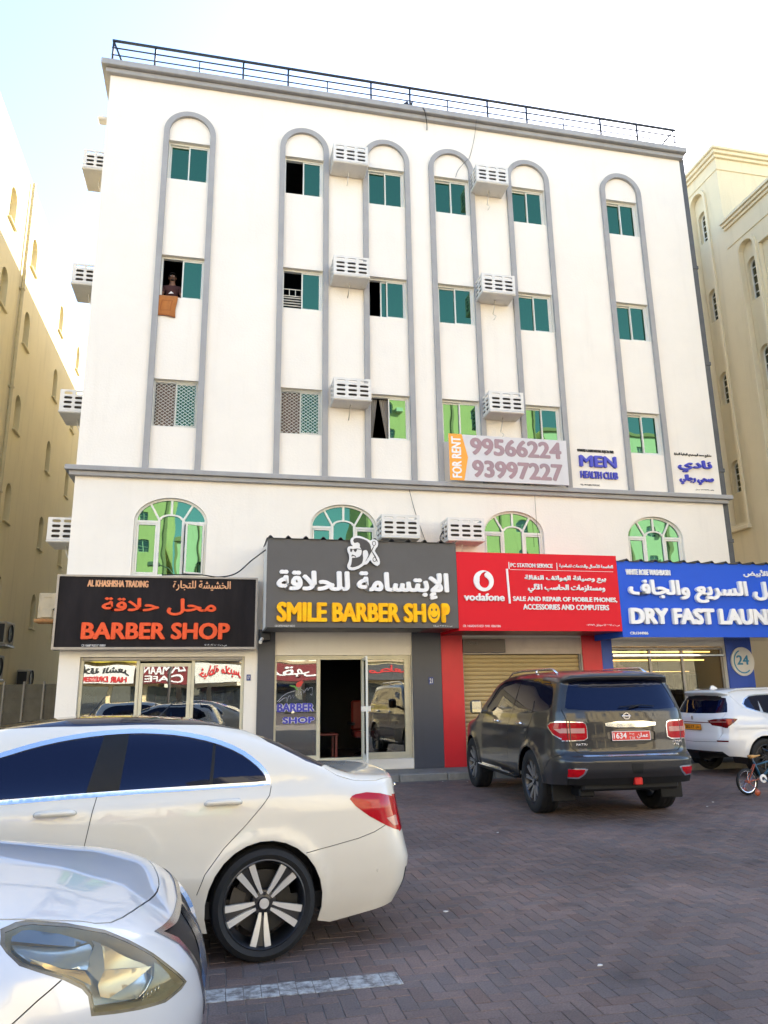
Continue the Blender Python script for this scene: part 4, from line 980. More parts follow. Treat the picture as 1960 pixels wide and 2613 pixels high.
# laundry shop front
f4 = root('laundry_shop_front', 'glass laundry front with clothes hanging inside under the blue sign', 'shop front', (10, .1, .25))
bars(8.65, .255, 11.54, 2.58, .05, .08, .15).build('frame', M_FRAMEG, f4, True)
mb = MB(); mb.rbox(9.62, .085, .3, 9.68, .145, 2.53, .004); mb.rbox(10.45, .085, .3, 10.51, .145, 2.53, .004); mb.build('mullion', M_FRAMEG, f4, True)
pane_box(8.70, .3, 9.62, 2.53, .115, f4, M_LAUNG); pane_box(9.68, .3, 10.45, 2.53, .115, f4, M_LAUNG); pane_box(10.51, .3, 11.49, 2.53, .115, f4, M_LAUNG)
mb = MB(); mb.rbox(8.66, -.02, 2.375, 11.53, .05, 2.42, .006); mb.build('metal_beam', M_CHROME, f4, True)
lt = root('light_strip', 'warm yellow light strip glowing under the blue laundry sign', 'light', (10, -.01, 2.45))
M_STRIP = pmat('warm_strip', (1, .7, .3), emit=((1.0, .56, .16), 1.6)); mb = MB(); mb.box(8.72, .20, 2.475, 11.3, .24, 2.50); mb.build('lamp', M_STRIP, lt, True); mb = MB(); mb.box(8.72, .60, 2.30, 11.4, .64, 2.33); mb.build('lamp', M_STRIP, lt, True)
sh_ = root('laundry_shelf', 'cream shelf unit with folded laundry behind the left laundry pane', 'shelf', (9.1, 1.1, .3)); mb = MB(); mb.rbox(8.72, 1.4, .3, 9.62, 1.45, 2.35, .004); mb.build('back_board', pmat('cream_board', (.50, .42, .26), rough=.7, var=.2), sh_, True)
for z_ in (1.2, 1.55, 1.9, 2.15):
    mb = MB(); mb.rbox(8.74, 1.1, z_, 9.60, 1.4, z_ + .025, .003); mb.build('board', MATS['cream_board'], sh_, True)
    for k_ in range(4): mb = MB(); mb.rbox(8.80 + .2 * k_, 1.14, z_ + .027, 8.96 + .2 * k_, 1.36, z_ + .08 + .05 * (k_ % 3), .01); mb.build('folded_cloth', [M_WHITE_L, M_CAGE, M_WALL, M_FADE][k_], sh_, True)
mb = MB(); mb.box(9.9, 2.6, .3, 11.4, 2.65, 2.6); mb.build('shop_wall', pmat('olive_inner_wall', (.22, .19, .10), rough=.8, var=.3), B, True)
M_CL = [pmat('hung_cloth_%d' % i, c, rough=.9, var=.4, vscale=5, stretch=(5, 5, .5)) for i, c in enumerate([(.16, .14, .10), (.03, .025, .025), (.12, .06, .045), (.07, .085, .07), (.22, .20, .15)])]
cr = root('clothes_rail', 'rail of pressed clothes hanging inside the laundry window', 'clothes rail', (10.2, .7, 1.9)); mb = MB(); mb.tube([(8.8, .9, 2.05), (11.4, .9, 2.05)], .015, 8); mb.build('rail', M_CHROME, cr, True)
for i in range(22):
    x = 8.9 + i * .115; mb = MB(); w = rr.uniform(.05, .09); L = rr.uniform(.8, 1.3)
    curtain(x - w, x + w, 2.0 - L, 2.0, .9 + rr.uniform(-.12, .12), amp=.03, n=10).build('garment', M_CL[rr.randrange(5)], cr, True, smooth=True)

# camera blob beside the grey pillar
cb = root('security_camera', 'small dark security camera at the left underside of the grey sign', 'security camera', (.85, -.2, 2.75))
mb = MB(); mb.rbox(.76, -.35, 2.70, .98, -.05, 2.86, .02); mb.build('housing', M_BLACK, cb, True)
mb = MB(); mb.tube([(.80, -.33, 2.74), (.76, -.48, 2.66)], .035, 10); mb.build('lens_barrel', M_CAGE, cb, True)
# side of black sign: outdoor unit on a rusty ledge
ou = root('outdoor_unit', 'cream outdoor unit on a rusty ledge beside the old black sign', 'air conditioner', (-3.5, 1.2, 3.3))
mb = MB(); mb.rbox(-3.80, .95, 3.17, -3.055, 1.4, 3.24, .015); mb.build('ledge', pmat('rusty_cream', (.55, .36, .15), rough=.8, var=.5, vscale=5, col2=(.34, .12, .03)), ou, True)
mb = MB(); mb.rbox(-3.74, .97, 3.245, -3.10, 1.33, 3.78, .02); mb.build('casing', pmat('cream_casing', (.60, .50, .34), rough=.6, var=.2, vscale=4, dirt=.4), ou, True)
mb = MB(); mb.rbox(-3.64, .955, 3.68, -3.48, .968, 3.70, .002); mb.rbox(-3.66, .93, 3.27, -3.45, .968, 3.45, .006); mb.build('service_panel', MATS['cream_casing'], ou, True)
cable('cable', [(-3.12, -.02, 3.86), (-3.26, .3, 3.75), (-3.32, .8, 3.55), (-3.42, .94, 3.42)], .022, 'thick black hose between the cream outdoor unit and the black sign')

# ================================================================ PERSON AT THE WINDOW, MAT
def skin_mesh(name, verts, edges, radii, mat, parent, sub=2, rootv=0):
    me = bpy.data.meshes.new(name); me.from_pydata(verts, edges, []); o = bpy.data.objects.new(name, me); COL.objects.link(o)
    sk = o.modifiers.new('s', 'SKIN'); sk.use_smooth_shade = True
    for i, r in enumerate(radii):
        d = me.skin_vertices[0].data[i]; d.radius = r if isinstance(r, tuple) else (r, r); d.use_root = (i == rootv)
    ss = o.modifiers.new('u', 'SUBSURF'); ss.levels = sub; ss.render_levels = sub
    dg = bpy.context.evaluated_depsgraph_get(); m2 = bpy.data.meshes.new_from_object(o.evaluated_get(dg)); m2.name = name
    bpy.data.objects.remove(o); bpy.data.meshes.remove(me)
    m2.polygons.foreach_set('use_smooth', [True] * len(m2.polygons)); m2.materials.clear()
    return link(name, m2, mat, parent, True)
PX, PY, PZ = -1.40, .46, 9.36
M_SKIN = pmat('brown_skin', (.24, .12, .075), rough=.55, var=.15, vscale=20); M_HAIR = pmat('black_hair', (.01, .008, .008), rough=.6); M_SHIRT = pmat('dark_maroon_shirt', (.09, .035, .035), rough=.9, var=.4, vscale=8); M_TROU = pmat('dark_trousers', (.03, .03, .035), rough=.9)
ps = root('person', 'person in a dark maroon t-shirt leaning at the open window of the left arch', 'person', (PX, PY, PZ))
P = lambda x, y, z: (PX + x, PY + y, PZ + z)
V_ = [P(0, .02, .90), P(0, .01, 1.08), P(0, -.02, 1.28), P(0, -.03, 1.42), P(0, -.04, 1.50), P(0, -.07, 1.575), P(0, -.075, 1.655), P(0, -.06, 1.715),
      P(-.17, -.03, 1.40), P(-.25, -.08, 1.16), P(-.20, -.27, 1.02), P(-.10, -.32, 1.00), P(.17, -.03, 1.40), P(.24, -.08, 1.16), P(.16, -.27, 1.02), P(.05, -.32, 1.00),
      P(-.10, .02, .86), P(-.11, .0, .48), P(-.12, .03, .08), P(-.13, -.12, .04), P(.10, .02, .86), P(.11, .0, .48), P(.12, .03, .08), P(.13, -.12, .04)]
E_ = [(0, 1), (1, 2), (2, 3), (3, 4), (4, 5), (5, 6), (6, 7), (3, 8), (8, 9), (9, 10), (10, 11), (3, 12), (12, 13), (13, 14), (14, 15), (0, 16), (16, 17), (17, 18), (18, 19), (0, 20), (20, 21), (21, 22), (22, 23)]
R_ = [(.13, .10), (.12, .09), (.145, .10), (.10, .08), .055, (.062, .07), (.078, .095), (.06, .075), .06, .045, .036, .03, .06, .045, .036, .03, .085, .06, .045, .04, .085, .06, .045, .04]
body = skin_mesh('body', V_, E_, R_, M_SKIN, ps)
shirt = skin_mesh('shirt', [V_[0], V_[1], V_[2], V_[3], V_[8], P(-.22, -.06, 1.26), V_[12], P(.22, -.06, 1.26), P(0, -.035, 1.455)], [(0, 1), (1, 2), (2, 3), (3, 4), (4, 5), (3, 6), (6, 7), (3, 8)], [(.15, .12), (.14, .11), (.165, .12), (.12, .10), .078, .066, .078, .066, .07], M_SHIRT, ps)
tr = skin_mesh('trousers', [V_[0], V_[16], V_[17], V_[18], V_[20], V_[21], V_[22]], [(0, 1), (1, 2), (2, 3), (0, 4), (4, 5), (5, 6)], [(.14, .11), .10, .075, .06, .10, .075, .06], M_TROU, ps)
mb = MB(); mb.prism([(PX - .07, PZ + 1.20), (PX + .05, PZ + 1.22), (PX - .01, PZ + 1.27)], PY - .155, PY - .15); mb.build('shirt_print', M_WHITE_L, ps, True)
def blob(name, c, r, mat, par, cut=None):
    bm = bmesh.new(); bmesh.ops.create_icosphere(bm, subdivisions=3, radius=1)
    for v in bm.verts: v.co = Vector((c[0] + v.co.x * r[0], c[1] + v.co.y * r[1], c[2] + v.co.z * r[2]))
    if cut: bmesh.ops.delete(bm, geom=[v for v in bm.verts if cut(v.co)], context='VERTS')
    me = bpy.data.meshes.new(name); bm.to_mesh(me); bm.free(); me.polygons.foreach_set('use_smooth', [True] * len(me.polygons)); return link(name, me, mat, par, True)
hc = P(0, -.075, 1.655)
blob('hair', (hc[0], hc[1] + .012, hc[2] + .025), (.092, .108, .115), M_HAIR, ps, lambda co: co.z < hc[2] + .0 + (co.y < hc[1] - .03) * .065)
for s in (-1, 1):
    blob('eye', (hc[0] + s * .032, hc[1] - .085, hc[2] - .0), (.013, .010, .007), M_WHITE_L, ps); blob('eyebrow', (hc[0] + s * .032, hc[1] - .087, hc[2] + .022), (.02, .008, .005), M_HAIR, ps)
    blob('ear', (hc[0] + s * .082, hc[1] + .01, hc[2] - .01), (.012, .02, .03), M_SKIN, ps)
blob('nose', (hc[0], hc[1] - .096, hc[2] - .022), (.013, .018, .024), M_SKIN, ps); blob('moustache', (hc[0], hc[1] - .088, hc[2] - .050), (.028, .012, .007), M_HAIR, ps)
blob('beard', (hc[0], hc[1] - .055, hc[2] - .085), (.045, .035, .022), M_HAIR, ps)
for s in (-1, 1):      # hands resting on the sill, five fingers each
    bx = -.06 if s < 0 else .02
    vs = [P(bx + (-.04 if s < 0 else .03), -.33, 1.0), P(bx, -.36, .995)]; es = [(0, 1)]; rs_ = [.024, .026]
    for k in range(4):
        b = len(vs); vs += [P(bx - .027 + .018 * k, -.385, .99), P(bx - .03 + .02 * k, -.415, .975 - .004 * abs(k - 1.5)), P(bx - .03 + .02 * k, -.425, .955)]; es += [(1, b), (b, b + 1), (b + 1, b + 2)]; rs_ += [.009, .008, .007]
    b = len(vs); vs += [P(bx - s * .035, -.365, .995), P(bx - s * .048, -.385, .985)]; es += [(1, b), (b, b + 1)]; rs_ += [.010, .008]
    skin_mesh('hand', vs, es, rs_, M_SKIN, ps, 1)
def mat_drape():
    mb = MB(); n = 18; rows = 26; vs = []
    path = [(.20, 10.40), (.10, 10.365), (.02, 10.35), (-.02, 10.31)] + [(-.028, 10.31 - .02 * k) for k in range(1, 25)]
    for j, (y, z) in enumerate(path):
        f = j / (len(path) - 1)
        for i in range(n + 1):
            u = i / n; x = -1.66 + .43 * u - .035 * f + .01 * sin(f * 7)
            vs.append((x, y - .012 * (1 + sin(u * 9 + f * 2)) * min(1, f * 3) - .004, z - .03 * (u - .5) ** 2 * f * 4 + (.0 if f < .9 else .01 * sin(u * 6))))
    R = len(path)
    fs = [(j * (n + 1) + i, j * (n + 1) + i + 1, (j + 1) * (n + 1) + i + 1, (j + 1) * (n + 1) + i) for j in range(R - 1) for i in range(n)]
    mb.add(vs, fs); mb.m = []
    for j in range(R - 1):
        for i in range(n):
            bd = (4 <= i <= 13 and 8 <= j <= 20) != (5 <= i <= 12 and 9 <= j <= 19); mb.m.append(1 if bd or j > R - 4 else 0)
    o = mb.build('hanging_mat', [pmat('rust_brown_cloth', (.44, .155, .035), rough=.95, var=.25, vscale=9, bump=.4, bscale=120), pmat('rust_dark_cloth', (.30, .095, .022), rough=.95, bump=.4, bscale=120)], smooth=True)
    sd = o.modifiers.new('thick', 'SOLIDIFY'); sd.thickness = .008
    return tag(o, 'rust brown mat hanging over the sill below the person at the window', 'mat')
mat_drape()
# ================================================================ LEFT NEIGHBOUR
M_DGLASS = glassmat('dark_side_glass', (.3, .3, .3), (.14, .15, .12), 0.0, .03, fres=0.25, dark=(.02, .02, .015))
LB = root('apartment_building', 'beige apartment block with small arched windows on the left, its top in sunlight', 'apartment building', (-8, 8, 0))
cols_ = [3.85, 6.30, 10.35, 13.60, 17.2]; rows_ = [(14.25, 15.30), (11.75, 12.85), (9.10, 10.20), (6.45, 7.55), (3.85, 4.95)]
hs = []
for yc in cols_:
    for (a, b) in rows_: hs.append(archpoly(yc, .60, a, b - .30, .30, 12))
plate(rect(-.5, 0, 21, 16.6), hs, -6.0, -6.25, plane='yz').build('wall', M_WALL2, LB, True)
mb = MB(); mb.box(-14, -.5, 0, -6.253, -.3, 16.6); mb.build('front_wall', M_WALL2, LB, True)
mb = MB(); mb.box(-14, -.3, 15.9, -6.253, 21, 16.1); mb.build('roof_slab', M_CONC, LB, True)
mb = MB(); mb.box(-6.6, -.29, .1, -6.5, 21, 15.8); mb.build('room_wall', M_DARK, LB, True)
mb = MB(); mb.box(-14, 20.8, 0, -6.25, 21, 16.6); mb.build('rear_wall', M_WALL2, LB, True)
for yc in cols_:
    for (a, b) in rows_:
        ap = archpoly(yc, .60, a, b - .30, .30, 12); ip = archpoly(yc, .50, a + .05, b - .30, .25, 12)
        w = plate(ap, [ip], -6.20, -6.16, plane='yz'); w.box(-6.2, yc - .26, b - .42, -6.15, yc + .26, b - .37); w.box(-6.199, yc - .02, a + .04, -6.151, yc + .02, b - .4)
        wo_ = w.build('window', pmat('beige_frame', (.50, .44, .27), rough=.6), LB, True)
        plate(ip, [], -6.19, -6.18, plane='yz').build('pane', M_DGLASS, wo_, True)
        mb = MB(); mb.rbox(-6.06, yc - .36, a - .05, -5.93, yc + .36, a - .003, .01); mb.build('window_sill', M_WALL2, wo_, True)
mb = MB(); mb.tube([(-5.92, 5.2, 16.5), (-5.92, 5.2, .1)], .05, 10)
for z in range(1, 16, 3): mb.rbox(-6.0, 5.13, z, -5.86, 5.27, z + .05, .004)
mb.build('drain_pipe', pmat('beige_pipe', (.50, .43, .25), rough=.6, var=.2), LB, True, smooth=True, angle=40)
M_OU = pmat('outdoor_unit_casing', (.36, .32, .24), rough=.6, var=.25, vscale=4, dirt=.4)
def outdoor(x, y, z, lb, w=.85, h=.6, d=.32):
    t = root('outdoor_unit', lb, 'air conditioner', (x, y, z), group='outdoor units on the left neighbour wall')
    mb = MB(); mb.rbox(x - .40, y - w / 2, z, x - .40 + d, y + w / 2, z + h, .02); mb.build('casing', M_OU, t, True)
    mb = MB(); mb.rbox(x - .38, y - w / 2 - .006, z + .06, x - .12, y - w / 2 + .004, z + h - .06, .002); mb.build('side_grille', M_BLACK, t, True)
    mb = MB(); Mx = Matrix.Translation((x - .40 + d + .003, y, z + h / 2)) @ Matrix.Rotation(pi / 2, 4, 'Y')
    mb.lathe([(.04, .02), (.22, .0), (.24, .015), (.24, .03)], 24, Mx); mb.build('fan_grille', M_BLACK, t, True, smooth=True)
    mb = MB(); mb.rbox(x - .6, y - w / 2 - .05, z - .06, x - .05, y + w / 2 + .05, z - .003, .01); mb.build('bracket', M_FRAMEG, t, True)
    return t
outdoor(-5.5, 6.3, 3.05, 'upper of the two stacked outdoor units on the beige left wall, behind the fence'); outdoor(-5.5, 5.6, 2.15, 'lower of the two stacked outdoor units on the beige left wall, at the picture edge'); outdoor(-5.55, 9.3, 2.0, 'small outdoor unit on the beige left wall nearest the white block', .7, .5)
FN = root('alley_fence', 'dark metal panel fence closing the alley on the left', 'fence', (-4.6, 3, 0))
M_FENCE = pmat('dusty_fence_metal', (.14, .125, .09), rough=.7, var=.35, vscale=3, dirt=.4)
M_FPOST = pmat('pale_fence_post', (.30, .28, .24), rough=.5, var=.2)
for i in range(8):
    x = -6.0 + i * .42
    mb = MB(); mb.rbox(x - .02, 2.93, .0, x + .02, 2.985, 2.02, .006); mb.build('post', M_FPOST, FN, True)
    if i < 7:
        mb = MB(); mb.box(x + .02, 2.99, .05, x + .40, 3.01, 1.95); mb.build('panel', M_FENCE, FN, True)
for z in (1.93, 1.62, 1.30, .98, .66, .3):
    mb = MB(); mb.rbox(-6.0, 2.986, z - .03, -3.06, 2.9895 + .01, z + .03, .002); mb.build('rail', M_FENCE, FN, True)

# ================================================================ RIGHT NEIGHBOUR
RB = root('apartment_building', 'beige apartment block with stepped cornices and tall arched niches on the right', 'apartment building', (18, 3, 0))
def niche_hole(yc, w, z0, zt): return archpoly(yc, w, z0, zt - w / 2, w / 2, 14)
plate([(2.17, 0), (14, 0), (14, 18.5), (2.17, 18.5)], [niche_hole(3.25, .66, 6.3, 17.66), niche_hole(6.2, .66, 6.3, 17.66), niche_hole(9.2, .66, 6.3, 17.66)], 15.0, 15.12, plane='yz').build('tower_side_wall', M_WALL3, RB, True)
plate([(-6, 0), (2.168, 0), (2.168, 15.75), (-6, 15.75)], [niche_hole(1.38, .62, 4.6, 14.75), rect(-.35, 4.6, .90, 14.35), niche_hole(-1.0, .62, 4.6, 14.75)], 15.0, 15.12, plane='yz').build('wing_side_wall', M_WALL3, RB, True)
mb = MB(); mb.box(15.123, 2.172, 15.76, 26, 2.45, 18.5); mb.build('tower_front_wall', M_WALL3, RB, True)
mb = MB(); mb.box(15.003, -6, 0, 26, -5.8, 15.75); mb.build('front_wall', M_WALL3, RB, True)
mb = MB(); mb.box(15.36, -5.8, 15.4, 26, 2.16, 15.6); mb.box(15.36, 2.46, 18.0, 26, 14, 18.2); mb.build('roof_slab', M_CONC, RB, True)
NW = [(3.25, [(15.95, 17.05), (13.1, 14.2), (10.25, 11.3), (7.4, 8.4)]), (6.2, [(15.95, 17.05), (13.1, 14.2), (10.25, 11.3), (7.4, 8.4)])]; NW2 = [(1.38, [(12.85, 14.2), (10.0, 11.35), (7.1, 8.45)]), (-1.0, [(12.85, 14.2), (10.0, 11.35)])]
plate(rect(2.46, .1, 13.9, 17.9), [archpoly(yc, .46, a, b - .2, .2, 10) for yc, r_ in NW for a, b in r_], 15.125, 15.30, plane='yz').build('niche_back_wall', M_WALL3, RB, True)
plate(rect(-5.79, .1, 2.1, 15.3), [archpoly(yc, .46, a, b - .2, .2, 10) for yc, r_ in NW2 for a, b in r_], 15.125, 15.30, plane='yz').build('niche_back_wall', M_WALL3, RB, True)
mb = MB(); mb.box(15.8, -5.7, .1, 15.9, 13.8, 15.3); mb.box(15.8, 2.5, 15.7, 15.9, 13.8, 17.9); mb.build('room_wall', M_DARK, RB, True)
def cor(z, h, p, nm='cornice'):
    mb = MB(); mb.rbox(15.0 - p, 2.17 - p, z, 14.998, 13.9, z + h, .008); mb.rbox(15.0, 2.17 - p, z, 26, 2.168, z + h, .008); mb.build(nm, M_WALL3, RB, True)
cor(18.50, .10, .20); cor(18.38, .115, .14); cor(18.27, .105, .07); cor(17.84, .05, .03, 'band')
for z, h, p in ((15.75, .09, .20), (15.66, .085, .14), (15.57, .085, .07), (14.94, .04, .03)):
    mb = MB(); mb.rbox(15.0 - p, -6 - p, z, 14.998, 2.166, z + h, .006); mb.build('cornice' if h > .05 else 'band', M_WALL3, RB, True)
mb = MB(); mb.box(15.0, -6, 15.752, 26, 2.16, 15.84); mb.build('parapet_top', M_WALL3, RB, True)
def surround(yc, w, z0, zt):
    o = archpoly(yc, w + .20, z0 - .0, zt - w / 2, w / 2 + .10, 16); i = archpoly(yc, w, z0 + .10, zt - w / 2, w / 2, 16)
    plate(o, [i], 14.94, 14.998, plane='yz').build('niche_surround', M_WALL3, RB, True)
    mb = MB(); mb.rbox(14.86, yc - w / 2 - .17, z0 - .12, 15.0 - .002, yc + w / 2 + .17, z0 - .002, .015); mb.build('niche_sill', M_WALL3, RB, True)
for yc, z0, zt, rws in ((3.25, 6.3, 17.66, [(15.95, 17.05), (13.1, 14.2), (10.25, 11.3), (7.4, 8.4)]), (6.2, 6.3, 17.66, [(15.95, 17.05), (13.1, 14.2), (10.25, 11.3), (7.4, 8.4)]), (1.38, 4.6, 14.75, [(12.85, 14.2), (10.0, 11.35), (7.1, 8.45)]), (-1.0, 4.6, 14.75, [(12.85, 14.2), (10.0, 11.35)])):
    surround(yc, .66 if yc > 2 else .62, z0, zt)
    for (a, b) in rws:
        ap = archpoly(yc, .46, a, b - .2, .2, 10); ip = archpoly(yc, .38, a + .05, b - .2, .16, 10)
        w = plate(ap, [ip], 15.24, 15.29, plane='yz')
        for k in range(1, 5): w.box(15.243, yc - .19, a + (b - a) * k / 5 - .012, 15.285, yc + .19, a + (b - a) * k / 5 + .012)
        w.box(15.241, yc - .012, a + .04, 15.283, yc + .012, b - .05)
        wo_ = w.build('window', M_ALU, RB, True); plate(ip, [], 15.27, 15.28, plane='yz').build('pane', M_DGLASS, wo_, True)
tk_ = root('roof_tank', 'small grey tank on the roof of the right beige block', 'water tank', (15.6, 4.6, 18.6)); mb = MB(); mb.rbox(15.2, 4.3, 18.62, 15.9, 5.2, 19.1, .05); mb.build('body', M_ACU, tk_, True); mb = MB(); mb.rbox(15.3, 4.6, 19.1, 15.5, 4.9, 19.35, .03); mb.build('lid', M_BLACK, tk_, True)

# ================================================================ ACROSS THE STREET (seen mirrored in glass and paint)
M_OGL = glassmat('opposite_glass', (.3, .3, .3), (.4, .45, .5), 0.0, .02, fres=.3, dark=(.03, .035, .04))
def opp(x0, x1, h, y, mat, label, seed):
    r = random.Random(seed); t = root('apartment_building', label, 'apartment building', ((x0 + x1) / 2, y, 0))
    hs = []; ws = []; n = max(2, int((x1 - x0) / 4.2)); fl = int((h - 5) / 3.1)
    for i in range(n):
        xc = x0 + (i + .5) * (x1 - x0) / n
        for k in range(fl):
            z = 5.6 + k * 3.1; w = (1.3 if i % 2 else .9)
            ws.append((xc, w, z, i % 3 == 0))
            hs.append(archpoly(xc, w, z, z + 1.0, .4 if i % 3 == 0 else .02, 10))
    plate(rect(x0, 0, x1, h), hs, y, y - .3).build('wall', mat, t, True)
    mb = MB(); mb.box(x0, y - 12, 0, x0 + .3, y - .303, h); mb.box(x1 - .3, y - 12, 0, x1, y - .303, h); mb.box(x0 + .3, y - 12, h - .4, x1 - .3, y - .303, h - .2); mb.build('side_wall', mat, t, True)
    mb = MB(); mb.box(x0 + .3, y - .8, .1, x1 - .3, y - .7, h - .5); mb.build('room_wall', M_DARK, t, True)
    mb = MB(); mb.rbox(x0 - .2, y + .003, h - .3, x1 + .2, y + .25, h + .1, .02); mb.rbox(x0 - .1, y + .003, 4.75, x1 + .1, y + .2, 5.0, .02)
    for i in range(n + 1): xx = x0 + i * (x1 - x0) / n; mb.rbox(xx - .12, y + .003, 5.0, xx + .12, y + .14, h - .31, .01)
    mb.build('cornice', pmat('opposite_trim', (.42, .33, .20), rough=.8, var=.2), t, True)
    for (xc, w, z, ar) in ws:
        o = archpoly(xc, w, z, z + 1.0, .4 if ar else .02, 10); ii = archpoly(xc, w - .12, z + .06, z + 1.0, .34 if ar else .01, 10)
        f = plate(o, [ii], y - .12, y - .18)
        for g in range(1, 4): f.box(xc - w / 2, y - .17, z + g * .3, xc + w / 2, y - .13, z + g * .3 + .02)
        f.box(xc - .02, y - .172, z, xc + .02, y - .128, z + 1.0)
        fo = f.build('window', M_ALU, t, True); plate(ii, [], y - .16, y - .155).build('pane', M_OGL, fo, True)
        if r.random() < .45:
            mb = MB(); mb.rbox(xc + w / 2 + .15, y + .003, z + .1, xc + w / 2 + .85, y + .5, z + .6, .02); mb.build('cooler_box', M_CAGE, t, True)
    return t
opp(-44, -5.5, 26, -56, M_OPP, 'warm cream block across the street, left part of the mirrored row', 1)
opp(-4.5, 12.5, 16.5, -57, M_OPP2, 'pale lower block across the street, between the two taller cream ones', 2)
opp(14, 33, 33.0, -56, M_OPP, 'tall warm cream block across the street, right of the pale lower one', 3)
opp(34, 62, 30.0, -56, M_OPP2, 'pale block across the street, farthest right of the mirrored row', 4)
opp(-72, -46, 20.0, -56, M_OPP2, 'pale block across the street, farthest left of the mirrored row', 5)
def oppsign(x0, x1, z0, z1, col, s, tcol, lb, ar=False, s2=None, tc2=None):
    t = root('street_sign_board', lb, 'shop sign', ((x0 + x1) / 2, -54.7, z0)); t.name = 'shop_sign_board'
    WM[t.name] = Matrix.Translation(((x0 + x1) / 2, -54.7, z0))
    mb = MB(); mb.rbox(x0, -55.97, z0, x1, -54.7, z1, .01); mb.build('panel', pmat('sign_%s' % lb.split()[0], col, rough=.5, var=.1, vscale=1), t, True)
    # face text towards +y, reading left to right for someone standing in the street
    Mx = Matrix.Translation((x0 + x1, -54.7 * 2 + 0, 0)) @ Matrix.Rotation(pi, 4, 'Z')
    zz = z0 + (z1 - z0) * (.48 if s2 else .2)
    text('lettering', s, (x0 + .4, zz, x1 - .4, z1 - .15), -54.7, tcol, t, .04, .03, ar, M=Mx)
    if s2: text('lettering', s2, (x0 + .6, z0 + .15, x1 - .6, zz - .12), -54.7, tc2 or tcol, t, .04, .03, False, M=Mx)
M_KR = pmat('red_letter', (.5, .02, .02)); M_KB = pmat('black_letter', (.02, .02, .02)); M_KW = pmat('white_letter', (.7, .7, .68))
oppsign(-7.2, -2.6, 2.9, 4.6, (.16, .02, .022), 'ZAMAAN', M_KW, 'maroon cafe board across the street with white letters', s2='CAFE')
oppsign(-12.6, -7.5, 2.9, 4.5, (.70, .68, .62), 'حلاقة الشعر', M_KB, 'pale hairdresser board across the street with black and red letters', True, 'HAIR DRESSERS', M_KR)
oppsign(-2.3, 2.4, 3.0, 4.5, (.62, .62, .55), 'خياطة ملابس', M_KR, 'cream tailor board across the street with red Arabic letters', True)
oppsign(-2.3, 2.6, 4.9, 6.6, (.03, .10, .45), 'بقالة', M_KW, 'bright blue grocery board across the street', True)
oppsign(13.4, 18.6, 2.9, 4.5, (.05, .05, .05), 'مطعم', M_KR, 'black restaurant board across the street with red letters', True)
oppsign(-12.6, -7.5, 4.8, 6.4, (.75, .60, .05), 'اتصالات', M_KB, 'yellow telephone shop board across the street', True)
oppsign(10.2, 13.2, 2.6, 5.2, (.06, .30, .14), 'صيدلية', M_KW, 'green pharmacy board across the street', True)
sf = root('shop_row', 'dark glazed shop fronts under the boards across the street', 'shop front', (0, -56, 0))
for i in range(18):
    x = -24 + i * 2.9; mb = MB(); mb.box(x + .2, -55.96, .2, x + 2.7, -55.9, 2.6); mb.build('pane', M_OGL, sf, True)
sp = root('street_lamp', 'tall street lamp across the street, mirrored in the leftmost arched window', 'street lamp', (-5.0, -40, 0))
mb = MB(); mb.tube([(-3.4, -40, 0), (-3.4, -40, 9), (-3.5, -40, 10.2), (-4.0, -40, 10.8), (-4.7, -40, 11.0)], [.09, .06, .05, .045, .04], 10); mb.build('pole', M_FRAMEG, sp, True, smooth=True)
mb = MB(); mb.rbox(-5.5, -40.2, 10.9, -4.6, -39.8, 11.1, .03); mb.build('lamp_head', M_FRAMEG, sp, True)
oppsign(4.2, 9.6, 2.9, 4.6, (.16, .02, .022), 'مقهى', M_KW, 'second maroon cafe board across the street', True)
# ================================================================ VEHICLE BODIES
def smooth_fn(pts, r):
    pts = sorted(pts); xs = np.array([p[0] for p in pts], float); ys = np.array([p[1] for p in pts], float)
    xs = np.concatenate([[xs[0] - 5], xs, [xs[-1] + 5]])
    s0 = (ys[1] - ys[0]) / (xs[2] - xs[1]); s1 = (ys[-1] - ys[-2]) / (xs[-2] - xs[-3])
    ys = np.concatenate([[ys[0] - 5 * s0], ys, [ys[-1] + 5 * s1]])
    o = np.linspace(-1, 1, 9) * r * 1.6; w = np.exp(-(o / r) ** 2); w /= w.sum()
    gx = np.arange(-3, 7, .005); gy = sum(wi * np.interp(gx + oi, xs, ys) for oi, wi in zip(o, w))
    def f(x):
        q = (np.asarray(x, float) + 3) * 200; i = np.clip(q.astype(int), 0, len(gx) - 2); t = q - i
        return gy[i] * (1 - t) + gy[i + 1] * t
    return f
def smax(a, b, k):
    h = np.maximum(k - np.abs(a - b), 0) / k
    return np.maximum(a, b) + h * h * k * .25
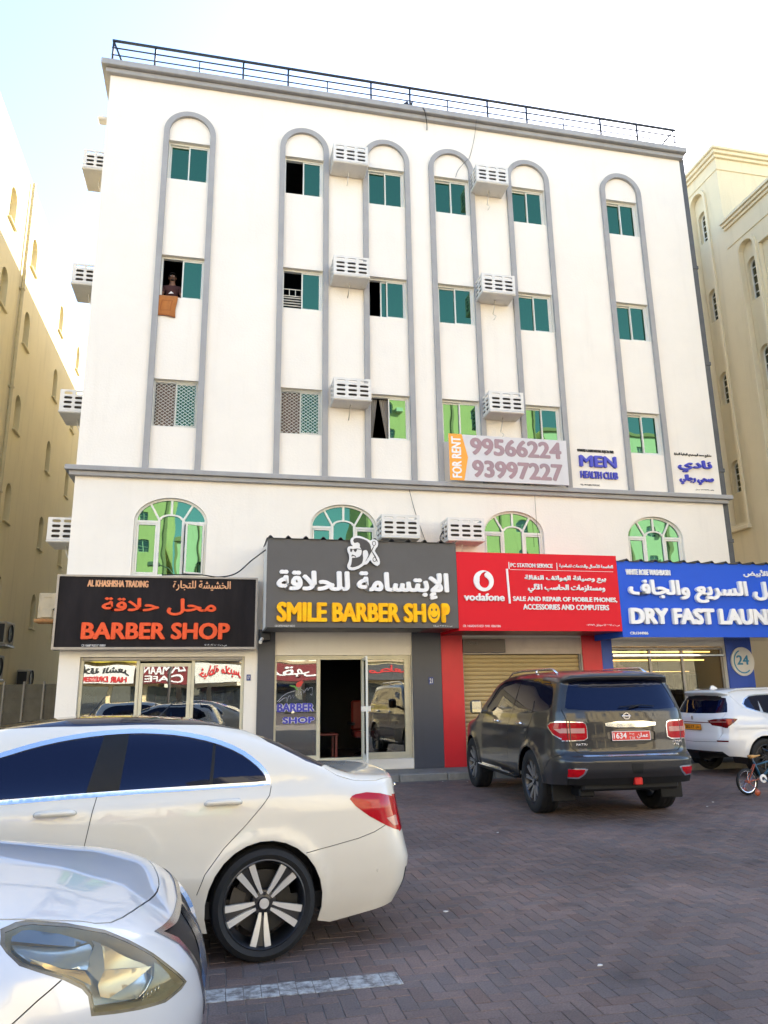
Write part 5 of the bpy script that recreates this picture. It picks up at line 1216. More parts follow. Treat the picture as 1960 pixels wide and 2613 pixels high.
class Shape:
    """closed smooth car body: side, top, rear and front surfaces blended together"""
    def __init__(s, plan, prof, belt, tumble, top, crown, rear, rearc, front, frontc, kt=.10, kr=.12, kf=.12, arches=(), flare=.012, creases=(), wscr=0.35, rscr=0.15, tsplit=None):
        s.plan = smooth_fn(plan, .12); s.prof = smooth_fn(prof, .035); s.belt = smooth_fn(belt, .1); s.tumble = tumble
        s.top = smooth_fn(top, .045); s.crown = crown; s.rear = smooth_fn(rear, .025); s.rearc = rearc; s.front = smooth_fn(front, .03); s.frontc = frontc
        s.kt, s.kr, s.kf = kt, kr, kf; s.arches = arches; s.flare = flare; s.creases = creases; s.wscr = wscr; s.rscr = rscr
        s.xm = None
    def W(s, x, z):
        zb = s.belt(x)
        below = s.plan(x) + s.prof(np.minimum(z, zb + .3))
        d = z - zb
        soft = np.logaddexp(0, d / .012) * .012
        tq = getattr(s, 'tq', 0); w = s.plan(x) + s.prof(np.minimum(z, zb)) - s.tumble * soft * (1 - tq + tq * soft / .35)
        for (xa, za, R) in s.arches:
            rr_ = np.hypot(x - xa, z - za); w = w + s.flare * np.exp(-((rr_ - R) / .05) ** 2)
        for (x0, z0, x1, z1, amp, sg) in getattr(s, 'dents', ()):
            ex, ez = x1 - x0, z1 - z0; t = np.clip(((x - x0) * ex + (z - z0) * ez) / (ex * ex + ez * ez), 0, 1); w = w + amp * np.exp(-((x - x0 - t * ex) ** 2 + (z - z0 - t * ez) ** 2) / sg ** 2)
        for (zfn, amp, sg, xa, xb) in s.creases:
            fade = 1 / (1 + np.exp(-(x - xa) / .08)) / (1 + np.exp((x - xb) / .08))
            w = w + amp * np.exp(-((z - zfn(x)) / sg) ** 2) * fade
        return w
    def T(s, x, y):
        c = np.where(x > s.xscr, s.wscr, s.rscr) if False else s.wscr
        # windscreen and rear glass curve round in plan: sample the profile at a shifted x
        xs = x + np.where(x > s.xc, s.wscr, -s.rscr) * y * y
        return s.top(xs) - s.crown * y * y - s.crown * 1.2 * y ** 4
    def F(s, P):
        x, y, z = P[..., 0], np.abs(P[..., 1]), P[..., 2]
        a = y - s.W(x, z); b = (z - s.T(x, y)) * .8
        f = smax(a, b, s.kt)
        r = s.rear(z) + s.rearc(y, z) - x; f = smax(f, r, s.kr)
        g = x - s.front(z) + s.frontc(y, z); f = smax(f, g, s.kf)
        return f
    def grad(s, P, e=.004):
        g = np.stack([(s.F(P + np.eye(3)[i] * e) - s.F(P - np.eye(3)[i] * e)) for i in range(3)], -1)
        return g / np.maximum(np.linalg.norm(g, axis=-1, keepdims=True), 1e-9)
class Chart:
    def __init__(s, shape, kind, ang=None, sgn=1):
        s.sh = shape; s.kind = kind
        if kind == 'side': s.U, s.V, s.D = (1, 0, 0), (0, 0, 1), (0, sgn, 0)
        elif kind == 'top': s.U, s.V, s.D = (1, 0, 0), (0, 1, 0), (0, 0, 1)
        elif kind == 'rear': s.U, s.V, s.D = (0, 1, 0), (0, 0, 1), (-1, 0, 0)
        elif kind == 'front': s.U, s.V, s.D = (0, 1, 0), (0, 0, 1), (1, 0, 0)
        elif kind == 'diag': a = math.radians(ang); s.D = (math.cos(a), math.sin(a), 0); s.U = (-math.sin(a), math.cos(a), 0); s.V = (0, 0, 1)
        s.U, s.V, s.D = map(lambda v: np.array(v, float), (s.U, s.V, s.D))
        s.t0 = {'side': 1.3, 'top': 2.4, 'rear': 1.9, 'front': 4.6, 'diag': 4.6}[kind]
        s.t1 = {'side': .0, 'top': .1, 'rear': -1.5, 'front': 1.5, 'diag': 0.2}[kind]
    def lift(s, uv):
        uv = np.asarray(uv, float); base = uv[:, :1] * s.U + uv[:, 1:2] * s.V
        t = np.full(len(uv), s.t0); done = np.zeros(len(uv), bool); lo = t.copy()
        step = .03
        for i in range(int((s.t0 - s.t1) / step)):
            f = s.sh.F(base + t[:, None] * s.D)
            hit = (f < 0) & ~done; done |= hit
            t = np.where(done, t, t - step)
            if done.all(): break
        a = t.copy(); b = t + step       # a inside, b outside
        for _ in range(22):
            m = (a + b) / 2; f = s.sh.F(base + m[:, None] * s.D); ins = f < 0
            a = np.where(ins, m, a); b = np.where(ins, b, m)
        return base + ((a + b) / 2)[:, None] * s.D, done
    def proj(s, P): P = np.asarray(P); return np.stack([P @ s.U, P @ s.V], -1)

# ---- sedan
def sedan_shape():
    s = Shape(plan=[(-1.1, .83), (-.7, .878), (-.2, .895), (.6, .905), (1.8, .905), (2.9, .89), (3.3, .84), (3.7, .74)],
              prof=[(.15, -.06), (.30, -.02), (.45, -.002), (.60, .0), (.78, -.008), (.90, -.012), (1.0, -.045), (1.06, -.075), (1.2, -.11)],
              belt=[(-1.2, 1.04), (-.3, 1.05), (.5, 1.055), (1.6, 1.035), (2.6, .99), (3.6, .85)], tumble=.56,
              top=[(-1.30, 1.07), (-1.10, 1.095), (-.98, 1.075), (-.80, 1.075), (-.56, 1.095), (-.42, 1.14), (-.05, 1.325), (.18, 1.408), (.45, 1.468), (.85, 1.497), (1.25, 1.497), (1.6, 1.470), (1.85, 1.415), (2.2, 1.25), (2.68, 1.02), (3.1, .955), (3.4, .87), (3.62, .74), (3.8, .55)],
              crown=.036, rear=[(.1, -.90), (.22, -.99), (.35, -1.09), (.50, -1.125), (.66, -1.085), (.85, -1.04), (.97, -1.02), (1.04, -1.04), (1.08, -1.07)],
              rearc=lambda y, z: .06 * (y / .9) ** 2 + .16 * (y / .9) ** 6, front=[(.1, 3.50), (.3, 3.60), (.55, 3.64), (.75, 3.60), (.9, 3.4)],
              frontc=lambda y, z: .14 * (y / .9) ** 2 + .32 * (y / .9) ** 6, kt=.13, kr=.10, kf=.15, arches=((0, .34, .385), (2.84, .34, .385)), flare=.010,
              creases=[(lambda x: .955 + 0 * x, .010, .035, -.2, 2.9), (lambda x: .50 + .03 * x, .010, .06, .3, 2.5)], wscr=-.22, rscr=-.20)
    s.tq = .48; s.seamk = .62; s.xc = .9
    return s
# ---- large grey suv
def suv_shape():
    s = Shape(plan=[(-1.2, .90), (-.8, .965), (-.1, .985), (1.5, .985), (3.2, .975), (3.8, .88), (4.05, .75)],
              prof=[(.3, -.05), (.42, -.02), (.55, .0), (.8, .005), (1.0, .0), (1.15, -.008), (1.30, -.035), (1.5, -.06)],
              belt=[(-1.2, 1.34), (0, 1.335), (2.2, 1.32), (4, 1.25)], tumble=.36,
              top=[(-1.3, 1.78), (-1.12, 1.815), (-1.0, 1.845), (-.7, 1.885), (-.1, 1.92), (1.0, 1.925), (1.6, 1.90), (1.95, 1.83), (2.75, 1.30), (3.0, 1.24), (3.6, 1.18), (3.9, 1.08), (4.05, .85)],
              crown=.05, rear=[(.3, -1.00), (.42, -1.06), (.55, -1.12), (.62, -1.165), (.78, -1.165), (.815, -1.09), (.86, -1.055), (.98, -1.05), (1.25, -1.045), (1.38, -1.02), (1.42, -.99), (1.6, -.91), (1.74, -.845), (1.765, -.96), (1.80, -1.00), (1.86, -.99)],
              rearc=lambda y, z: .05 * (y / .9) ** 2 + .22 * (y / .95) ** 8, front=[(.3, 3.85), (.5, 3.98), (.9, 4.0), (1.1, 3.95), (1.25, 3.8)],
              frontc=lambda y, z: .10 * (y / .9) ** 2 + .22 * (y / .95) ** 6, kt=.12, kr=.09, kf=.12, arches=((0, .42, .47), (3.075, .42, .47)), flare=.028,
              creases=[(lambda x: 1.14 + 0 * x, .012, .05, -.9, 3.6)], wscr=-.15, rscr=-.05)
    s.xc = .7
    return s
# ---- white crossover
def cross_shape():
    s = Shape(plan=[(-1.0, .80), (-.6, .885), (0, .925), (1.2, .93), (2.5, .925), (3.2, .83), (3.5, .70)],
              prof=[(.2, -.06), (.35, -.03), (.5, -.002), (.7, .0), (.85, -.01), (.96, -.02), (1.06, -.05), (1.3, -.09)],
              belt=[(-1.0, 1.16), (-.2, 1.12), (.6, 1.05), (2.0, 1.02), (3.4, .95)], tumble=.50,
              top=[(-1.2, 1.55), (-.95, 1.575), (-.7, 1.60), (-.2, 1.645), (.6, 1.665), (1.1, 1.65), (1.5, 1.56), (2.35, 1.08), (2.8, 1.0), (3.3, .88), (3.6, .65)],
              crown=.05, rear=[(.25, -.78), (.40, -.86), (.55, -.90), (.68, -.905), (.80, -.875), (.95, -.86), (1.08, -.86), (1.14, -.80), (1.3, -.70), (1.50, -.56), (1.53, -.66), (1.58, -.72), (1.62, -.70)],
              rearc=lambda y, z: .10 * (y / .9) ** 2 + .20 * (y / .9) ** 5, front=[(.25, 3.45), (.5, 3.52), (.8, 3.50), (1.0, 3.3)],
              frontc=lambda y, z: .14 * (y / .9) ** 2 + .26 * (y / .9) ** 6, kt=.12, kr=.10, kf=.13, arches=((0, .35, .41), (2.72, .35, .41)), flare=.022,
              creases=[(lambda x: .93 + 0 * x, .012, .04, -.6, 3.0)], wscr=-.2, rscr=-.12)
    s.xc = .7
    return s
# ---- silver-white hatchback (foreground) and the car behind the sedan
def hatch_shape(k=1.0):
    s = Shape(plan=[(-.8, .72), (-.4, .83), (.1, .875), (1.2, .885), (2.5, .885), (2.9, .875), (3.2, .83), (3.5, .72)],
              prof=[(.15, -.07), (.3, -.03), (.45, .0), (.62, .006), (.76, -.004), (.88, -.05), (1.0, -.10)],
              belt=[(-.8, 1.05), (.5, 1.0), (2.3, .98), (3.4, .82)], tumble=.52,
              top=[(-.95, 1.2), (-.7, 1.36), (-.3, 1.46), (.4, 1.50), (1.0, 1.50), (1.4, 1.43), (2.25, 1.03), (2.6, .985), (2.9, .945), (3.15, .885), (3.33, .80), (3.46, .68), (3.6, .45)],
              crown=.10, rear=[(.2, -.68), (.5, -.75), (.9, -.72), (1.1, -.60), (1.4, -.42)],
              rearc=lambda y, z: .10 * (y / .9) ** 2 + .2 * (y / .9) ** 6, front=[(.10, 3.37), (.25, 3.45), (.5, 3.472), (.66, 3.455), (.8, 3.385), (.95, 3.22)],
              frontc=lambda y, z: .05 * (y / .9) ** 2 + .52 * (y / .9) ** 4, kt=.16, kr=.12, kf=.14, arches=((0, .32, .37), (2.6, .32, .37)), flare=.02, creases=[], wscr=-.25, rscr=-.15)
    s.xc = .7
    return s
def refine(poly, step=.04, closed=True):
    out = []; n = len(poly)
    for i in range(n if closed else n - 1):
        a = np.array(poly[i], float); b = np.array(poly[(i + 1) % n], float); k = max(1, int(np.ceil(np.linalg.norm(b - a) / step)))
        for j in range(k): out.append(tuple(a + (b - a) * j / k))
    if not closed: out.append(tuple(poly[-1]))
    return out
def smoothloop(poly, it=2, closed=True):
    p = [np.array(q, float) for q in poly]
    for _ in range(it):
        q = []; n = len(p)
        rng_ = range(n) if closed else range(n - 1)
        if not closed: q.append(p[0])
        for i in rng_: a, b = p[i], p[(i + 1) % n]; q += [a * .75 + b * .25, a * .25 + b * .75]
        if not closed: q.append(p[-1])
        p = q
    return [tuple(v) for v in p]
def strokepoly(pts, w):
    P = np.array(refine(pts, .05, False)); T = np.gradient(P, axis=0); T /= np.maximum(np.linalg.norm(T, axis=1, keepdims=True), 1e-9); Nn = np.stack([-T[:, 1], T[:, 0]], 1)
    return [tuple(p) for p in P + Nn * w / 2] + [tuple(p) for p in (P - Nn * w / 2)[::-1]]
def inset(poly, d):
    P = np.array(poly, float); a = P - np.roll(P, 1, 0); b = np.roll(P, -1, 0) - P
    a /= np.maximum(np.linalg.norm(a, axis=1, keepdims=True), 1e-9); b /= np.maximum(np.linalg.norm(b, axis=1, keepdims=True), 1e-9)
    na = np.stack([-a[:, 1], a[:, 0]], 1); nb = np.stack([-b[:, 1], b[:, 0]], 1); m = na + nb; m /= np.maximum(np.linalg.norm(m, axis=1, keepdims=True), 1e-9)
    area = .5 * np.sum(P[:, 0] * np.roll(P[:, 1], -1) - np.roll(P[:, 0], -1) * P[:, 1])
    c = np.maximum((m * na).sum(1, keepdims=True), .4)
    return [tuple(p) for p in P + m * d / c * (1 if area > 0 else -1)]
def facemesh(name, V, Nn, T, mat, parent, off=0.0, rim=.012, flip=False):
    T = np.asarray(T)
    if len(T) == 0: return None
    used, inv = np.unique(T.ravel(), return_inverse=True); T2 = inv.reshape(-1, 3); P = V[used]; Q = Nn[used]
    if flip: P = P * [1, -1, 1]; Q = Q * [1, -1, 1]
    tn = np.cross(P[T2[:, 1]] - P[T2[:, 0]], P[T2[:, 2]] - P[T2[:, 0]]); bad = (tn * Q[T2[:, 0]]).sum(1) < 0
    T2[bad] = T2[bad][:, ::-1]
    P = P + Q * off
    vs = P.tolist(); fs = T2.tolist(); ln = Q[T2.ravel()].tolist()
    if rim:
        ed = {}
        for t in T2:
            for i in range(3):
                a, b = int(t[i]), int(t[(i + 1) % 3])
                if (b, a) in ed: del ed[(b, a)]
                else: ed[(a, b)] = 1
        for (a, b) in ed:
            pa, pb = P[a], P[b]; k = len(vs); qa, qb = pa - Q[a] * rim, pb - Q[b] * rim
            vs += [pa.tolist(), pb.tolist(), qb.tolist(), qa.tolist()]; fs.append([k + 1, k, k + 3, k + 2])
            n_ = np.cross(pb - pa, Q[a]); n_ /= max(np.linalg.norm(n_), 1e-9); ln += [n_.tolist()] * 4
    me = bpy.data.meshes.new(name); me.from_pydata(vs, [], fs)
    me.polygons.foreach_set('use_smooth', [True] * len(me.polygons)); me.normals_split_custom_set(ln)
    return link(name, me, mat, parent)
class Car:
    def __init__(s, shape, r, bottom, rearbottom=None, frontbottom=None):
        s.sh = shape; s.r = r; sh = shape
        s.side = Chart(sh, 'side'); s.top = Chart(sh, 'top'); s.rear = Chart(sh, 'rear'); s.front = Chart(sh, 'front')
        tr = np.array([-1, 1, 1]) / 3 ** .5
        def corner(ch, sg, ys, zs):
            g = np.array([(y, z) for y in ys for z in zs]); P, ok = ch.lift(g); Nn = sh.grad(P); d = Nn @ (np.array([sg, 1, 1]) / 3 ** .5); d[~ok] = -1; k = np.argmax(d); return P[k]
        s.JR = corner(s.rear, -1, np.arange(.3, .93, .012), np.arange(s.zr0(), s.zr0() + .5, .012) if False else s.rz())
        s.JF = corner(s.front, 1, np.arange(.3, .90, .012), s.fz())
        xs = np.arange(s.JR[0], s.JF[0], .035); xs = np.append(xs, s.JF[0]); ys = np.arange(.20, 1.02, .008)
        def scan(ch, A, Bv, test, swap=False):
            g = np.array([(b_, a_) if swap else (a_, b_) for a_ in A for b_ in Bv]); P, ok = ch.lift(g); Nn = sh.grad(P); m = (test(Nn, g) | ~ok).reshape(len(A), len(Bv))
            return np.array([Bv[max(int(np.argmax(r_)) - 1, 0)] if r_.any() else Bv[-1] for r_ in m])
        sk_ = getattr(sh, 'seamk', 1.0); yy = scan(s.top, xs, ys, lambda Nn, g: Nn[:, 1] >= np.where((g[:, 0] > .2) & (g[:, 0] < 1.8), sk_, 1.0) * Nn[:, 2])
        yy = np.array(yy); ker = np.array([1, 2, 3, 2, 1]) / 9; pad = np.pad(yy, 2, mode='edge'); yy = np.convolve(pad, ker, 'valid')
        yy += (s.JR[1] - yy[0]) * np.exp(-(xs - xs[0]) / .10) + (s.JF[1] - yy[-1]) * np.exp(-(xs[-1] - xs) / .10)
        P, ok = s.top.lift(np.stack([xs, yy], 1)); s.St = P; s.St[0] = s.JR; s.St[-1] = s.JF
        def endseam(ch, J, sg, z0):
            zs = np.arange(J[2], z0, -.03); zs = np.append(zs, z0); out = []; ysr = np.arange(.3, .99, .008)
            out = scan(ch, zs, ysr, lambda Nn, g: Nn[:, 1] >= sg * Nn[:, 0], True); pad = np.pad(out, 2, mode='edge'); out = np.convolve(pad, ker, 'valid'); out += (J[1] - out[0]) * np.exp(-(zs[0] - zs) / .08)
            P, ok = ch.lift(np.stack([out, zs], 1)); P[0] = J; return P
        s.Sr = endseam(s.rear, s.JR, -1, bottom[-1][1]); s.Sf = endseam(s.front, s.JF, 1, bottom[0][1])
        def topseam(ch, J, sg):
            ys_ = np.linspace(J[1], -J[1], 34); zs = s.rz() if sg < 0 else s.fz(); out = []
            zz = np.arange(min(zs), max(zs) + .12, .006)
            zz = zz[zz > J[2] - .06]; out = scan(ch, ys_, zz, lambda Nn, g: Nn[:, 2] >= sg * Nn[:, 0]); pad = np.pad(out, 2, mode='edge'); out = np.convolve(pad, ker, 'valid'); w = np.exp(-(J[1] - np.abs(ys_)) / .08); out += (J[2] - out[0]) * w
            P, ok = ch.lift(np.stack([ys_, out], 1)); P[0] = J; P[-1] = J * [1, -1, 1]; return P
        s.Tr = topseam(s.rear, s.JR, -1); s.Tf = topseam(s.front, s.JF, 1)
        s.bottom = bottom; mir = lambda P: P * [1, -1, 1]
        xz = lambda P: [(p[0], p[2]) for p in P]; xy = lambda P: [(p[0], p[1]) for p in P]; yz = lambda P: [(p[1], p[2]) for p in P]
        rb = rearbottom or []; fb = frontbottom or []
        b = refine(bottom, .03, False)
        s.out = {'side': xz(s.St) + xz(s.Sf)[1:] + b[1:-1] + xz(s.Sr)[::-1][:-1],
                 'top': xy(s.St) + xy(s.Tf)[1:-1] + xy(mir(s.St))[::-1] + xy(s.Tr)[::-1][1:-1],
                 'rear': yz(s.Tr) + yz(mir(s.Sr))[1:] + refine([yz(mir(s.Sr))[-1]] + [(-y, z) for y, z in rb] + [(y, z) for y, z in rb[::-1]] + [yz(s.Sr)[-1]], .03, False)[1:-1] + yz(s.Sr)[::-1][:-1],
                 'front': yz(s.Tf) + yz(mir(s.Sf))[1:] + refine([yz(mir(s.Sf))[-1], yz(s.Sf)[-1]], .03, False)[1:-1] + yz(s.Sf)[::-1][:-1]}
        s.seams = {'side': np.vstack([s.St, s.Sf, s.Sr]), 'top': np.vstack([s.St, mir(s.St), s.Tr, s.Tf]), 'rear': np.vstack([s.Tr, s.Sr, mir(s.Sr)]), 'front': np.vstack([s.Tf, s.Sf, mir(s.Sf)])}
    def rz(s): return np.arange(s.sh.RZ[0], s.sh.RZ[1], .012)
    def fz(s): return np.arange(s.sh.FZ[0], s.sh.FZ[1], .012)
    def chart(s, kind, panels, strokes, paint, step=.045, flips=(False,), base='body_panel', rim=.012, outline=None, ch=None, offall=0.0, parent=None):
        """panels: (name, polygon, material, offset, rim, parentname) later ones win; strokes: (points, width) are shut lines"""
        ch = ch or getattr(s, kind); out = outline or s.out[kind]
        loops = [out] + [refine(p[1], .03) for p in panels]; sl = [strokepoly(p, w) for p, w in strokes]
        bb = np.array(out); g = np.mgrid[bb[:, 0].min():bb[:, 0].max():step, bb[:, 1].min():bb[:, 1].max():step].reshape(2, -1).T
        g = g[pip(out, g)]; g = g + rng.uniform(-.004, .004, g.shape)
        vs = []; es = []
        for lp in loops + sl:
            b = len(vs); vs += [Vector((float(p[0]), float(p[1]))) for p in lp]; es += [(b + i, b + (i + 1) % len(lp)) for i in range(len(lp))]
        vs += [Vector((float(p[0]), float(p[1]))) for p in g]
        r = delaunay_2d_cdt(vs, es, [], 0, 1e-5)
        V2 = np.array([(v.x, v.y) for v in r[0]]); T = np.array([f for f in r[2] if len(f) == 3]); c = V2[T].mean(1); ins = pip(out, c); T = T[ins]; c = c[ins]
        P, ok = ch.lift(V2)
        sm_ = s.seams.get(kind)
        if sm_ is not None:
            q = ch.proj(sm_)
            d = np.linalg.norm(V2[:, None, :] - q[None, :, :], axis=2); k = d.argmin(1); near_ = d[np.arange(len(V2)), k] < 2e-4; P[near_] = sm_[k[near_]]; ok |= near_
        Nn = s.sh.grad(P)
        T = T[ok[T].all(1)] if True else T; c = V2[T].mean(1)
        lab = np.zeros(len(T), int)
        for i, p in enumerate(panels): lab[pip(p[1], c)] = i + 1
        for q in sl: lab[pip(q, c)] = -1
        res = {}
        for fl in flips:
            par = parent or s.r
            o = facemesh(base, P, Nn, T[lab == 0], paint, par, offall, rim, fl)
            for i, p in enumerate(panels):
                if p[2] is None: continue
                pp = res.get((p[5], fl)) if len(p) > 5 and p[5] else par
                q = facemesh(p[0], P, Nn, T[lab == i + 1], p[2], pp or par, p[3], p[4], fl)
                if q: res.setdefault((p[0], fl), q)
        return res
    def on(s, kind, uv, h=0.0, flip=False):
        ch = getattr(s, kind); P, ok = ch.lift(np.array([uv], float)); n = s.sh.grad(P); p = P[0] + n[0] * h
        if flip: p = p * [1, -1, 1]; n = n * [1, -1, 1]
        return Vector(p), Vector(n[0])
    def liner(s):
        for kind in ('side', 'top', 'rear', 'front'):
            s.chart(kind, [], [], M_BLACK, step=.14, flips=(False, True) if kind == 'side' else (False,), base='inner_liner', rim=0, offall=-.02)
        mb = MB(); x0, x1 = s.Sr[-1][0] + .05, s.Sf[-1][0] - .1; w = s.sh.plan(np.array([1.0]))[0] - .12
        mb.box(x0, -w, s.bottom[-1][1] + .02, x1, w, s.bottom[-1][1] + .12); mb.build('floor_pan', M_BLACK, s.r)
def arch_pts(xc, zc, R, zb, a0=None, n=18, front=True):
    """arc over a wheel from front foot to rear foot at height zb"""
    th = math.asin((zb - zc) / R); A = np.linspace(th, pi - th, n); return [(xc + R * cos(a), zc + R * sin(a)) for a in A]
def carpaint(name, col, metal=0.0, rough=.32, flake=0.0, var=.05, dust=.5, coat=1.0):
    if name in MATS: return MATS[name]
    m, nt, p = nodemat(name); p.inputs['Base Color'].default_value = (*col, 1); p.inputs['Metallic'].default_value = metal; p.inputs['Roughness'].default_value = rough
    p.inputs['Coat Weight'].default_value = coat; p.inputs['Coat Roughness'].default_value = .02; p.inputs['Coat IOR'].default_value = 1.5
    tc = N(nt, 'ShaderNodeTexCoord'); nz = N(nt, 'ShaderNodeTexNoise'); nz.inputs['Scale'].default_value = 2.5; nz.inputs['Detail'].default_value = 6; nt.links.new(tc.outputs['Object'], nz.inputs[0])
    # settled dust: paler, rougher low down and in patches
    sp = N(nt, 'ShaderNodeSeparateXYZ'); nt.links.new(tc.outputs['Object'], sp.inputs[0])
    mr = N(nt, 'ShaderNodeMapRange'); mr.inputs[1].default_value = .75; mr.inputs[2].default_value = .15; mr.inputs[3].default_value = 0.0; mr.inputs[4].default_value = dust; nt.links.new(sp.outputs[2], mr.inputs[0])
    mu = N(nt, 'ShaderNodeMath', operation='MULTIPLY'); nt.links.new(nz.outputs[0], mu.inputs[0]); nt.links.new(mr.outputs[0], mu.inputs[1])
    ad = N(nt, 'ShaderNodeMath', operation='MULTIPLY_ADD'); nt.links.new(nz.outputs[0], ad.inputs[0]); ad.inputs[1].default_value = var; nt.links.new(mu.outputs[0], ad.inputs[2])
    mx = N(nt, 'ShaderNodeMix', data_type='RGBA'); nt.links.new(ad.outputs[0], mx.inputs[0]); mx.inputs[6].default_value = (*col, 1); mx.inputs[7].default_value = (.30, .25, .19, 1); nt.links.new(mx.outputs[2], p.inputs['Base Color'])
    cr = N(nt, 'ShaderNodeMapRange'); cr.inputs[3].default_value = .03; cr.inputs[4].default_value = .30; nt.links.new(ad.outputs[0], cr.inputs[0]); nt.links.new(cr.outputs[0], p.inputs['Coat Roughness'])
    MATS[name] = m; return m
M_CARGLASS = pmat('tinted_car_glass', (.002, .003, .012), rough=.02, spec=.5); M_CARGLASS.node_tree.nodes['Principled BSDF'].inputs['Specular Tint'].default_value = (.55, .64, 1, 1)
M_CARBLK = pmat('gloss_black_trim', (.002, .003, .010), rough=.05, spec=.5); M_CARBLK.node_tree.nodes['Principled BSDF'].inputs['Specular Tint'].default_value = (.50, .58, 1, 1)
M_TRIMK = pmat('matt_black_trim', (.007, .007, .008), rough=.6, spec=.3, var=.3, vscale=12)
M_SATIN = pmat('satin_chrome_strip', (.72, .75, .82), rough=.22, metal=1.0)
def lampmat(name, col, col2, scale=60, rough=.08):
    if name in MATS: return MATS[name]
    m, nt, p = nodemat(name); p.inputs['Roughness'].default_value = rough; p.inputs['Coat Weight'].default_value = .35; p.inputs['Coat Roughness'].default_value = .02; p.inputs['Specular IOR Level'].default_value = .3
    tc = N(nt, 'ShaderNodeTexCoord'); w = N(nt, 'ShaderNodeTexWave'); w.wave_type = 'BANDS'; w.bands_direction = 'Z'; w.inputs['Scale'].default_value = scale; w.inputs['Distortion'].default_value = 1.5
    nt.links.new(tc.outputs['Object'], w.inputs[0]); mx = N(nt, 'ShaderNodeMix', data_type='RGBA'); nt.links.new(w.outputs[0], mx.inputs[0]); mx.inputs[6].default_value = (*col, 1); mx.inputs[7].default_value = (*col2, 1)
    nt.links.new(mx.outputs[2], p.inputs['Base Color']); MATS[name] = m; return m
M_LRED = lampmat('red_lamp_lens', (.48, .001, .008), (.26, .001, .004)); M_LDRED = lampmat('dark_red_lamp_lens', (.16, .002, .004), (.07, .001, .002)); M_LCLR = lampmat('clear_lamp_lens', (.62, .42, .36), (.35, .14, .12), 90); M_LPINK = lampmat('pale_lamp_lens', (.62, .40, .34), (.36, .10, .08), 120)

